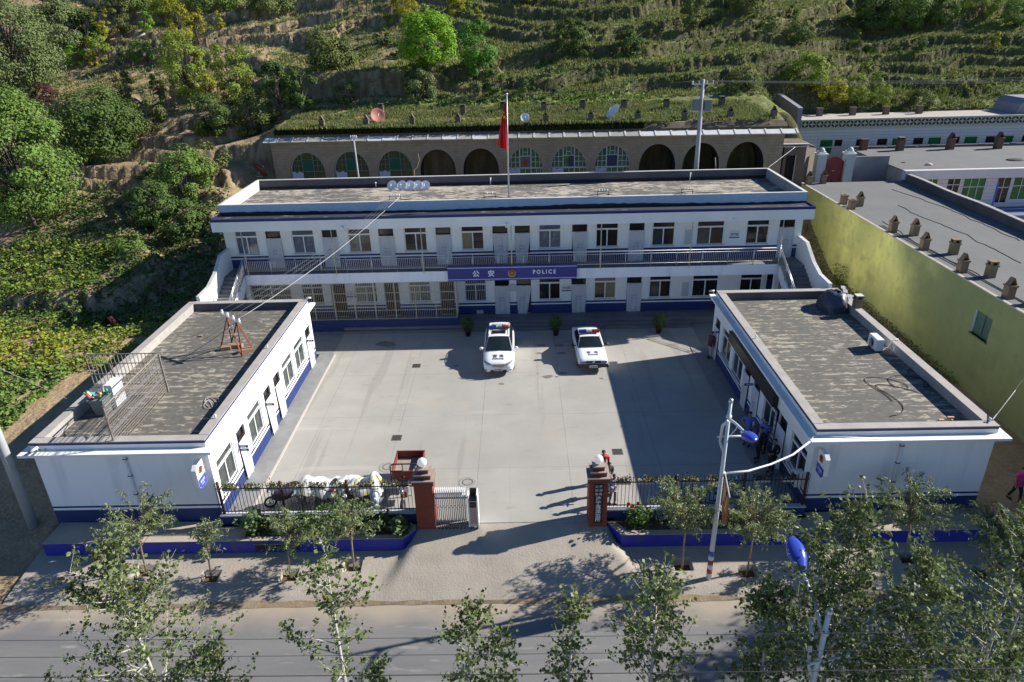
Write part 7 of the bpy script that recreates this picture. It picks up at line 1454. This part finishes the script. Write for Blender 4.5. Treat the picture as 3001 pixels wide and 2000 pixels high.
for a in ((-8.55, 11.4, 9.2, 3.6, .42, 85, 'broad roadside poplar, leftmost, in front of the left wing', -.55), (-7.2, 11.0, 7.0, 2.2, .5, 24, 'lower roadside poplar close to the right of the leftmost one', .1), (-4.45, 11.5, 9.7, 2.2, .45, 26, 'slim sparse roadside poplar below the folding gate', .2, 'poplar', 12), (-3.3, 11.0, 6.9, 1.3, .55, 13, 'small roadside poplar just right of the slim sparse one', .0), (-1.55, 10.9, 8.2, 2.3, .5, 28, 'roadside poplar with yellow tips at the middle of the bottom edge', .35), (-.45, 11.1, 7.3, 1.5, .55, 18, 'roadside poplar with a bent top right of the yellow-tipped one', -.3), (.95, 11.0, 8.2, 1.5, .5, 20, 'narrow roadside poplar below the right gate pillar', .05), (2.65, 11.0, 8.8, 2.5, .42, 46, 'leafy roadside poplar left of the near street lamp', .1), (5.4, 11.3, 8.2, 2.4, .42, 56, 'dense roadside poplar just left of the near street lamp', -.1), (6.95, 11.6, 9.9, 2.7, .38, 95, 'tallest dense roadside poplar behind the near street lamp', -.05), (8.35, 11.2, 8.7, 2.6, .38, 90, 'dense roadside poplar right of the near street lamp', .2), (10.15, 11.0, 9.6, 2.0, .42, 60, 'roadside poplar at the right edge', -.1), (11.6, 12.3, 9.0, 2.6, .4, 55, 'roadside poplar cut by the right edge', 0), (7.3, 10.2, 6.6, 2.6, .4, 40, 'low roadside poplar at the foot of the near street lamp', 0)): poplar(a[0], a[1], a[2], a[3], a[4], a[5], a[6], rs, a[7], *(a[8:] or ()))
yl = LM['yellow']
# roadside trees outside the right edge, whose shade falls on the pavement
poplar(20.6, 19.6, 9.0, 4.6, .25, 120, 'big roadside tree just outside the right edge', rs, 0, 'poplar', 30); poplar(23.6, 20.8, 9.5, 4.6, .25, 100, 'second big roadside tree outside the right edge', rs, 0, 'poplar', 36)
# potted shrubs by the steps
for i, (x, y) in enumerate(((-3.47, 40.4), (2.14, 40.24), (8.68, 40.29))):
    t = thing('potted_shrub', 'bushy potted shrub at the foot of the steps, %s' % ('left of the white people-carrier', 'between the two police cars', 'right of the police saloon')[i], 'potted plant', (x, y, 0), 'potted shrubs by the steps'); b = MB(); b.lathe([(.001, 0), (.15, 0), (.22, .36), (.25, .37), (.25, .42), (.19, .42), (.19, .36), (.001, .36)], (x, y, 0), mat('dark_glazed_pot', (.05, .022, .018), .3), 16); b.build('pot', t)
    P = rs.normal(size=(900, 3)); P /= np.linalg.norm(P, axis=1)[:, None]; P *= (rs.uniform(.2, 1.05, 900)**.5)[:, None]*np.array([.46, .46, .50]); P += np.array([x, y, .86]); V, F = leaves_np(P, np.full(900, .10), rs, .4, 2.2); npmesh('foliage', V, F, LM['dark'], t)
    b = MB(); 
    for k in range(7): a = k*.9; b.tube([(x, y, .36), (x+.12*math.cos(a), y+.12*math.sin(a), .65), (x+.3*math.cos(a), y+.3*math.sin(a), .95)], [.015, .01, .005], bark_g, 4)
    b.build('stem', t)
# planting beds before the fence
def shrub(name, label, x, y, z, w, d, h, n, ls, leaf, cat='shrub', group=None, flowers=0, aspect=1.3):
    t = thing(name, label, cat, (x, y, z), group); P = rs.normal(size=(n, 3)); P /= np.linalg.norm(P, axis=1)[:, None]; k = rs.uniform(.25, 1.05, n)**.5; lump = 1+.22*np.sin(P[:, 0]*5+x)+.18*np.sin(P[:, 1]*6+y*3)+.15*np.sin(P[:, 2]*7); P = P*(k*lump)[:, None]*np.array([w/2, d/2, h*.55]); P[:, 2] = np.abs(P[:, 2]+h*.42)+.03; P += np.array([x, y, z]); V, F = leaves_np(P, np.full(n, ls), rs, .8, aspect); npmesh('foliage', V, F, LM[leaf], t)
    b = MB()
    for i in range(8): a = i*.785+x; b.tube([(x, y, z-.05), (x+.2*w*math.cos(a), y+.2*d*math.sin(a), z+h*.4), (x+.4*w*math.cos(a), y+.4*d*math.sin(a), z+h*.75)], [.015, .010, .004], bark_g, 4)
    b.build('stem', t)
    for i in range(flowers):
        a = rs.uniform(0, 6.283); c = (x+w*.42*math.cos(a), y+d*.3*math.sin(a)-.1, z+h*rs.uniform(.7, 1.15)); b = MB()
        for k in range(3): b.lathe([(.001, 0), (.055-.012*k, .01+.015*k), (.075-.02*k, .05+.012*k)], c, mat('red_rose', (.55, .012, .03), .6), 8)
        b.build('flower', t)
    return t
for a in ((-10.85, 21.95, 1.35, .8, .95, 420, .17, 'squash', 'broad-leaved pale plant at the left end of the left planting bed'), (-9.9, 22.0, .9, .7, .75, 300, .10, 'olive', 'low olive shrub second from the left in the left planting bed'), (-8.9, 22.05, 1.0, .7, .9, 380, .10, 'mid', 'mid-green shrub in the left planting bed under the bicycles'), (-7.7, 22.0, 1.3, .8, 1.35, 620, .10, 'mid', 'tall leafy shrub in the middle of the left planting bed'), (-6.6, 22.0, 1.1, .75, .9, 420, .10, 'dark', 'dark shrub in the left planting bed beside the sapling'), (-5.75, 22.05, 1.0, .7, .75, 420, .12, 'dark', 'dark low shrub near the left gate pillar')): shrub('bed_shrub', a[8], a[0], a[1], .0, a[2], a[3], a[4], a[5], a[6], a[7], 'shrub', 'plants in the beds before the fence')
shrub('bed_shrub', 'broad pale squash-leaved plant at the right end of the left planting bed', -5.0, 21.75, 0, .95, .7, .7, 260, .19, 'squash', 'shrub', 'plants in the beds before the fence')
shrub('rose_bush', 'rose bush with red roses in the right planting bed nearest the gate', 4.45, 22.0, 0, 1.0, .7, 1.0, 420, .11, 'mid', 'rose bush', 'plants in the beds before the fence', 3); shrub('rose_bush', 'tall rose bush with several red roses beside the far street lamp', 6.3, 22.05, 0, 1.3, .7, 1.35, 520, .10, 'dark', 'rose bush', 'plants in the beds before the fence', 6); shrub('bed_shrub', 'olive shrub in the right planting bed behind the wide sapling', 8.6, 22.0, 0, 1.2, .7, 1.0, 420, .10, 'olive', 'shrub', 'plants in the beds before the fence')
# weeds along the lane by the yellow house
P = np.stack([22.9+.35*rs.normal(size=2600), rs.uniform(33, 55, 2600), np.abs(rs.normal(0, .16, 2600))], 1); P[:, 2] += hill(P[:, 0], P[:, 1]); P[:, 0] = np.minimum(P[:, 0], 23.45); V, F = leaves_np(P, np.full(len(P), .14), rs, .3, 2.0); o = npmesh('weeds', V, F, LM['dark'], kind='stuff'); tag(o, 'strip of low weeds along the foot of the yellow wall', 'weeds')
shrub('wild_shrub', 'loose weedy shrub against the yellow wall beside the right stair', 22.9, 47.5, hz(22.9, 47.5), 1.0, 1.2, 1.7, 260, .11, 'olive')
# ---------------------------------------------------------------- hill trees, bushes, crops and grass
TREES = [
('T', -37.12, 51.75, 4.49, 8.2, 9.99, 'mid', 'big broad blue-green tree at the left edge above the crop terraces', 'round'),
('T', -36.93, 62.5, 7.6, 7.94, 5.98, 'dark', 'rounded dark green tree behind the big broad one at left', 'round'),
('T', -48.04, 67.1, 9.1, 3.49, 3.38, 'mid', 'green tree at the left edge over the top of the big broad one', 'round'),
('T', -50.04, 73.7, 11.62, 9.49, 10.23, 'grey', 'large pale grey-green tree in the top left corner', 'round'),
('T', -49.52, 82.2, 16.04, 5.26, 5.42, 'grey', 'second pale grey-green tree in the top left corner, right of the large one', 'round'),
('T', -47.69, 84.1, 16.37, 3.9, 3.77, 'dark', 'dark tree between the pale corner tree and the yellowing saplings', 'round'),
('S', -32.25, 71.85, 11.12, 4.74, 6.65, 'lime', 'wide yellow-green young locust tree on the slope above the left garden', 'tall'),
('S', -36.0, 81.4, 15.76, 2.84, 5.6, 'yellow', 'tall thin yellowing young tree on the upper left slope', 'tall'),
('S', -30.88, 73.0, 11.58, 2.4, 4.49, 'yellow', 'yellow young tree touching the wide yellow-green locust', 'tall'),
('S', -27.0, 70.1, 10.79, 4.21, 5.85, 'lime', 'lime-green young tree right of the yellow-green locust', 'tall'),
('S', -35.4, 83.9, 16.75, 2.18, 3.49, 'yellow', 'small yellowing sapling below the top left ridge', 'tall'),
('S', -46.02, 84.45, 16.54, 2.2, 3.78, 'yellow', 'yellow sapling in front of the dark top left trees', 'tall'),
('S', -45.46, 81.3, 14.67, 2.86, 2.95, 'lime', 'lime-green sapling on a bare terrace at upper left', 'tall'),
('S', -41.74, 85.95, 17.43, 1.68, 2.65, 'bright', 'small bright green sapling beside a white pipe on the upper left slope', 'tall'),
('T', -22.44, 68.4, 10.38, 3.91, 4.67, 'dark', 'dark green tree left of the cave roof', 'round'),
('T', -19.7, 67.2, 10.7, 3.03, 4.16, 'dark', 'dark slender tree at the left end of the cave roof', 'spread'),
('B', -18.44, 73.6, 14.09, 5.39, 3.33, 'olive', 'dark olive bush on top of the grey earth scarp', 'round'),
('B', -27.88, 65.35, 9.29, 4.18, 3.48, 'dark', 'dark bush on the bank left of the cave houses', 'round'),
('B', -24.39, 66.7, 9.0, 4.47, 3.55, 'olive', 'olive bush on the bank right above the cave eave end', 'round'),
('B', -34.29, 67.15, 9.56, 3.27, 3.15, 'olive', 'olive bush right of the rounded dark tree', 'round'),
('T', -8.51, 71.6, 13.79, 5.67, 5.41, 'bright', 'brilliant light green tree standing out on the middle of the hill', 'round'),
('T', -3.87, 74.5, 12.54, 4.39, 5.65, 'fresh', 'fresh green tree right beside the brilliant light green one', 'round'),
('T', -2.32, 69.65, 11.41, 2.28, 2.99, 'dark', 'small dark tree below the fresh green one on the middle slope', 'round'),
('B', -9.32, 69.8, 11.33, 3.54, 3.0, 'grey', 'grey-green bush in front of the grey earth scarp', 'round'),
('S', -10.55, 71.0, 12.11, 1.01, 2.26, 'lime', 'thin lime shoot standing over the grey-green bush', 'tall'),
('S', -16.03, 68.8, 11.08, 2.88, 2.34, 'olive', 'bare-branched low tree at the back of the cave roof', 'spread'),
('B', -47.68, 80.9, 14.83, 2.27, 1.95, 'bright', 'small bright green bush on a bare left terrace', 'round'),
('B', -40.44, 81.3, 14.99, 3.32, 2.05, 'mid', 'green bush on the upper left terraces above the locust tree', 'round'),
('T', -44.64, 86.1, 17.49, 2.97, 4.85, 'olive', 'bare-trunked tree leaning on the upper left terrace', 'spread'),
('S', -37.65, 70.15, 10.43, 2.54, 4.36, 'olive', 'thin dark leaning tree with few leaves on the left terraces', 'spread'),
('S', -35.54, 72.5, 11.33, 1.56, 3.35, 'mid', 'narrow green sapling on the left terraces', 'tall'),
('B', -25.72, 51.15, 3.82, 3.65, 2.9, 'dark', 'dark green bush by the back left corner of the police building', 'round'),
('B', -28.38, 52.6, 4.67, 3.89, 3.13, 'dark', 'big dark rambling bush left of the police building', 'round'),
('B', -27.14, 56.25, 5.82, 4.98, 3.67, 'mid', 'rambling bush with pale vine leaves left of the police building', 'round'),
('B', -26.32, 59.25, 6.95, 3.7, 2.85, 'olive', 'olive thicket below the leaning red dish', 'round'),
('B', -27.58, 47.45, 3.68, 2.8, 1.44, 'mid', 'green thicket on the bank of the second garden terrace', 'round'),
('B', -22.51, 49.7, 3.68, 1.62, 1.67, 'squash', 'broad-leaved vine against the corner of the police building', 'round'),
('S', -27.85, 39.6, 1.49, 1.04, 1.91, 'squash', 'lone thin sapling with large leaves in the crop garden', 'tall'),
('B', -25.59, 39.45, 1.42, 1.09, 0.95, 'plum', 'small reddish bush in the crop garden beside the left wing', 'round'),
('B', -46.37, 71.75, 11.67, 2.58, 1.99, 'plum', 'purple-leaved bush under the pale corner tree', 'round'),
('T', -35.69, 91.95, 20.0, 7.82, 2.42, 'mid', 'green trees along the top edge left of the brilliant tree', 'round'),
('T', -29.11, 90.75, 19.46, 5.67, 2.12, 'olive', 'olive tree along the top edge', 'round'),
('T', -45.76, 91.0, 19.86, 5.69, 3.19, 'dark', 'dark tree at the top edge over the leaning trunk', 'round'),
('T', -40.73, 89.95, 19.28, 4.61, 2.38, 'lime', 'lime-green tree at the top edge', 'round'),
('T', 1.28, 89.2, 19.54, 3.52, 2.07, 'olive', 'dark tree at the top edge right of the brilliant tree', 'round'),
('T', -12.5, 86.2, 18.69, 2.94, 2.27, 'yellow', 'yellowing tree at the top edge above the brilliant tree', 'round'),
('T', -6.67, 86.8, 18.46, 2.47, 2.29, 'yellow', 'small yellow tree at the top edge right of the middle', 'round'),
('T', 19.21, 84.1, 16.32, 3.61, 3.97, 'olive', 'thin open tree with a visible trunk near the top right of the middle', 'spread'),
('T', 26.48, 88.2, 17.89, 4.5, 2.83, 'olive', 'dark olive tree at the top edge right of the thin open tree', 'round'),
('T', 43.49, 93.45, 15.54, 5.88, 4.68, 'dark', 'dark bush-like tree at the upper right', 'round'),
('T', 47.96, 94.45, 15.56, 5.94, 5.01, 'mid', 'green tree in the dark upper right clump', 'round'),
('T', 51.83, 94.4, 16.06, 3.76, 4.43, 'dark', 'dark tree at the right end of the upper right clump', 'round'),
('T', 58.72, 97.35, 16.86, 4.96, 3.12, 'lime', 'lime-green tree at the top right', 'round'),
('T', 61.28, 94.1, 15.83, 3.75, 3.31, 'mid', 'green tree in the top right corner', 'round'),
('B', 35.86, 78.2, 9.23, 3.26, 2.64, 'lime', 'lime-green bush behind the gable wall of the lattice-topped house', 'round'),
('B', 33.07, 77.55, 9.15, 3.7, 2.62, 'yellow', 'yellow-green bush just above the gable wall', 'round'),
('B', 38.66, 78.05, 8.74, 2.56, 2.87, 'lime', 'lime-green bush behind the white roof chimneys', 'round'),
('B', 30.64, 78.6, 11.08, 5.09, 2.86, 'lime', 'wide yellow-green bush on the slope right of the transformer pole', 'round'),
('B', 21.31, 70.5, 11.6, 3.33, 1.72, 'olive', 'low olive bush right of the transformer pole', 'round'),
('B', 42.61, 77.45, 8.27, 3.24, 2.14, 'olive', 'brownish bush behind the white roof', 'round'),
('B', 11.51, 78.4, 14.33, 3.64, 2.35, 'dark', 'dark bush clump in the middle of the right slope', 'round'),
('B', 5.61, 78.7, 15.3, 4.09, 2.81, 'dark', 'dark bush left of the middle clump on the right slope', 'round'),
('B', 31.74, 85.8, 15.08, 3.95, 2.03, 'dark', 'dark bank bush on the far right terrace', 'round')]
TM = {'T': ('hill_tree', 'tree'), 'B': ('hill_bush', 'bush'), 'S': ('young_tree', 'young tree')}
for kind, x, y, z, w, h, leaf, lab, shape in TREES:
    nm, cat = TM[kind]; n = int(min(26000, max(1500, w*h*400))) if kind != 'S' else int(max(700, w*h*260)); ls = .20 if w > 5 else .17 if w > 3 else .15
    crown_tree(nm, lab, cat, (x, y, z-.1), h, w, leaf, n, ls, rs, {'T': .20, 'B': .08, 'S': .25}[kind], shape, bark_g, 'trees and bushes on the hill', multi=kind == 'B')
# small wild bushes scattered over the slope: a few kinds copied
protos = []
for i, (w, h, leaf) in enumerate(((1.5, 1.2, 'olive'), (1.2, 1.3, 'lime'), (1.8, 1.4, 'dark'), (1.1, 1.6, 'yellow'), (1.6, 1.1, 'grey'))):
    protos.append(crown_tree('wild_bush', 'x', 'bush', (0, 0, 0), h, w, leaf, int(w*h*420), .14, rs, .05, 'round', bark_g, 'wild bushes scattered over the hill', multi=True))
desc = ['low olive wild bush', 'lime-green wild bush', 'dark green wild bush', 'slender yellowing wild bush', 'grey-green wild bush']
SP = []
for i in range(400):
    x = rs.uniform(-50, 62); y = rs.uniform(66, 97) if x > -22 else rs.uniform(56, 97)
    if x > 24: y = rs.uniform(79, 100)
    if len(SP) >= 62: break
    if -21 < x < 23 and y < 70: continue
    if any((x-a)**2+(y-b_)**2 < 4 for a, b_ in SP): continue
    if x > -12 and rs.rand() < .5 or x < -15 and rs.rand() < .8: continue
    SP.append((x, y))
first = [True]*5; hgt = lambda y: 'low on the hill' if y < 74 else 'halfway up the hill' if y < 85 else 'high on the hill'
cnt = {}; ORD += ['eighteenth', 'nineteenth', 'twentieth', 'twenty-first', 'twenty-second', 'twenty-third']
for x, y in sorted(SP, key=lambda q: q[0]/q[1]):
    k = int(rs.choice(5, p=[.28, .22, .22, .12, .16])); key = (k, hgt(y)); cnt[key] = cnt.get(key, 0)+1
    lab = '%s %s, %s such from the left' % (desc[k], hgt(y), ORD[cnt[key]-1])
    loc = (x, y, hz(x, y)-.05)
    if first[k]: protos[k].location = loc; protos[k]['label'] = lab; first[k] = False
    else: place_dup(protos[k], loc, rs.uniform(0, 6.28), rs.uniform(.7, 1.35), lab)
# bean, squash and maize plots in the garden on the left
def crop(name, n, fx, fy, ls, leaf, label, hh, lump=2.0, thin=-.2):
    x = rs.uniform(*fx, n); y = rs.uniform(*fy, n); k = sines(x, y, len(label), lump)+.5*sines(x, y, len(label)+3, .8); keep = k > thin; x, y, k = x[keep], y[keep], k[keep]
    z = hill(x, y)+np.abs(rs.normal(0, 1, len(x)))*hh*.35+np.clip(k, 0, 1)*hh*.5; V, F = leaves_np(np.stack([x, y, z], 1), np.full(len(x), ls), rs, .9, 1.25); o = npmesh(name, V, F, LM[leaf], kind='stuff'); return tag(o, label, 'crop')
crop('bean_crop', 26000, (-50, -24.6), (24.5, 34.0), .20, 'mid', 'bed of low green bean plants in the garden beside the left wing', .35, 2.0, -.75)
crop('bean_crop', 15000, (-48, -22.6), (33.5, 40.5), .20, 'lime', 'rows of yellowing bean plants in the garden farther back', .45, 2.0, -.45)
crop('bean_crop', 3500, (-46, -26.5), (34.0, 38.5), .19, 'yellow', 'yellow leaves among the bean rows in the garden', .5, 1.2)
crop('leaf_crop', 17000, (-52, -29), (42.0, 50), .20, 'lime', 'bright leafy crop on the second garden terrace at left', .45, 2.0, -.4)
crop('leaf_crop', 24000, (-38, -20.0), (40, 56), .19, 'dark', 'dark ground plants on the garden bank beside the police building', .5, 2.0, -.6)
crop('vegetable_crop', 2400, (-16, 12), (67.2, 69.6), .26, 'mid', 'strip of leafy vegetables behind the grassy cave roof', .35, 1.4)
crop('leaf_crop', 4000, (-52, -24), (50, 58), .19, 'olive', 'thin low plants on the upper garden terraces at left', .3)
# grass on the hill and on the cave roof
def grass(n, fx, fy, hmin, hmax, m_, label, dens=None):
    x = rs.uniform(*fx, n); y = rs.uniform(*fy, n); keep = np.ones(n, bool)
    if dens is not None: keep = dens(x, y) > rs.rand(n)
    x, y = x[keep], y[keep]; z = hill(x, y); n = len(x); V = []; Fs = []
    for q in range(3):
        a = rs.uniform(0, 6.283, n); h = rs.uniform(hmin, hmax, n); w = h*.16+.03; dx, dy = np.cos(a), np.sin(a); ox, oy = rs.normal(0, .07, n), rs.normal(0, .07, n); lx, ly = rs.normal(0, .35, n)*h, rs.normal(0, .35, n)*h
        B0 = np.stack([x+ox-dx*w, y+oy-dy*w, z-.03], 1); B1 = np.stack([x+ox+dx*w, y+oy+dy*w, z-.03], 1); T = np.stack([x+ox+lx, y+oy+ly, z+h], 1); V.append(np.stack([B0, B1, T], 1).reshape(-1, 3))
    V = np.concatenate(V); F = np.arange(len(V)).reshape(-1, 3); o = npmesh('grass', V, F, m_, kind='stuff'); return tag(o, label, 'grass')
gA = leafmat('hill_grass_blade', (.165, .20, .058), .3, .3); gB = leafmat('dry_grass_blade', (.25, .24, .09), .3, .3); gC = leafmat('green_grass_blade', (.15, .205, .05), .3, .3); gD = leafmat('grey_weed_blade', (.19, .22, .115), .3, .3)
dn = lambda x, y: np.clip(.25+.55*sst(-28, 0, x)+.5*sines(x, y, 61, 5), 0, 1)
grass(75000, (-56, 74), (69, 100), .08, .34, gA, 'olive grass covering the hill terraces', dn)
grass(36000, (-56, 74), (69, 100), .08, .36, gB, 'dry tan grass between the green on the hill', lambda x, y: np.clip(.3+.6*sines(x, y, 62, 6), 0, 1))
grass(20000, (-56, 74), (69, 100), .12, .45, gD, 'grey-green weeds on the hill terraces', lambda x, y: np.clip(.2+.8*sines(x, y, 63, 4), 0, 1))
def roofgrass(n, m_, lab, h0, h1, s_):
    x = rs.uniform(-20.5, 21.5, n); y = rs.uniform(60.2, 68.2, n)-.037*x*.6; k = sines(x, y, s_, 4) > -.35
    return x[k], y[k]
def grass_at(x, y, z, hmin, hmax, m_, label):
    n = len(x); V = []
    for q in range(3):
        a = rs.uniform(0, 6.283, n); h = rs.uniform(hmin, hmax, n); w = h*.12+.02; dx, dy = np.cos(a), np.sin(a); lx, ly = rs.normal(0, .35, n)*h, rs.normal(0, .35, n)*h
        V.append(np.stack([np.stack([x-dx*w, y-dy*w, z-.03], 1), np.stack([x+dx*w, y+dy*w, z-.03], 1), np.stack([x+lx, y+ly, z+h], 1)], 1).reshape(-1, 3))
    V = np.concatenate(V); o = npmesh('grass', V, np.arange(len(V)).reshape(-1, 3), m_, kind='stuff'); return tag(o, label, 'grass')
for n, m_, lab, s_, h1 in ((15000, gC, 'green grass on the earth roof of the cave houses', 71, .26), (9000, gB, 'dry grass on the earth roof of the cave houses', 72, .30), (5000, gD, 'pale grey weeds on the earth roof of the cave houses', 73, .34)):
    x, y = roofgrass(n, m_, lab, .1, .4, s_); d_ = 60-.037*x; z = np.where(y < d_+3.4, np.interp(y-d_, [.75, 3.4], [10.2, 10.42]), np.maximum(hill(x, y), 10.40)); grass_at(x, y, z, .08, h1, m_, lab)
x = rs.uniform(-20.8, 10.5, 5000); t = rs.uniform(0, 1, 5000); y = 60-.037*x+.22+.5*t; z = 9.72+.42*t; grass_at(x, y, z, .12, .35, leafmat('dark_bank_weed', (.035, .04, .018), .5, .1), 'dark weeds on the bank above the cave arches')
# maize along the terrace at upper right
V = []
for i in range(55):
    x = rs.uniform(30, 58); y = 80.5+rs.normal(0, .5); z = hz(x, y); h = rs.uniform(1.0, 1.7)
    for k in range(9): a = rs.uniform(0, 6.28); zz = z+h*k/9; L_ = rs.uniform(.25, .5); dx, dy = math.cos(a), math.sin(a); V += [(x-dy*.05, y+dx*.05, zz), (x+dy*.05, y-dx*.05, zz), (x+dx*L_, y+dy*L_, zz+.12)]
    V += [(x-.03, y, z), (x+.03, y, z), (x, y, z+h*1.1)]
o = npmesh('maize', np.array(V), np.arange(len(V)).reshape(-1, 3), LM['lime'], kind='stuff'); tag(o, 'row of thin maize plants on the terrace behind the lattice-topped house', 'maize')
print('objects', len(bpy.data.objects), 'faces', sum(len(m_.polygons) for m_ in bpy.data.meshes))
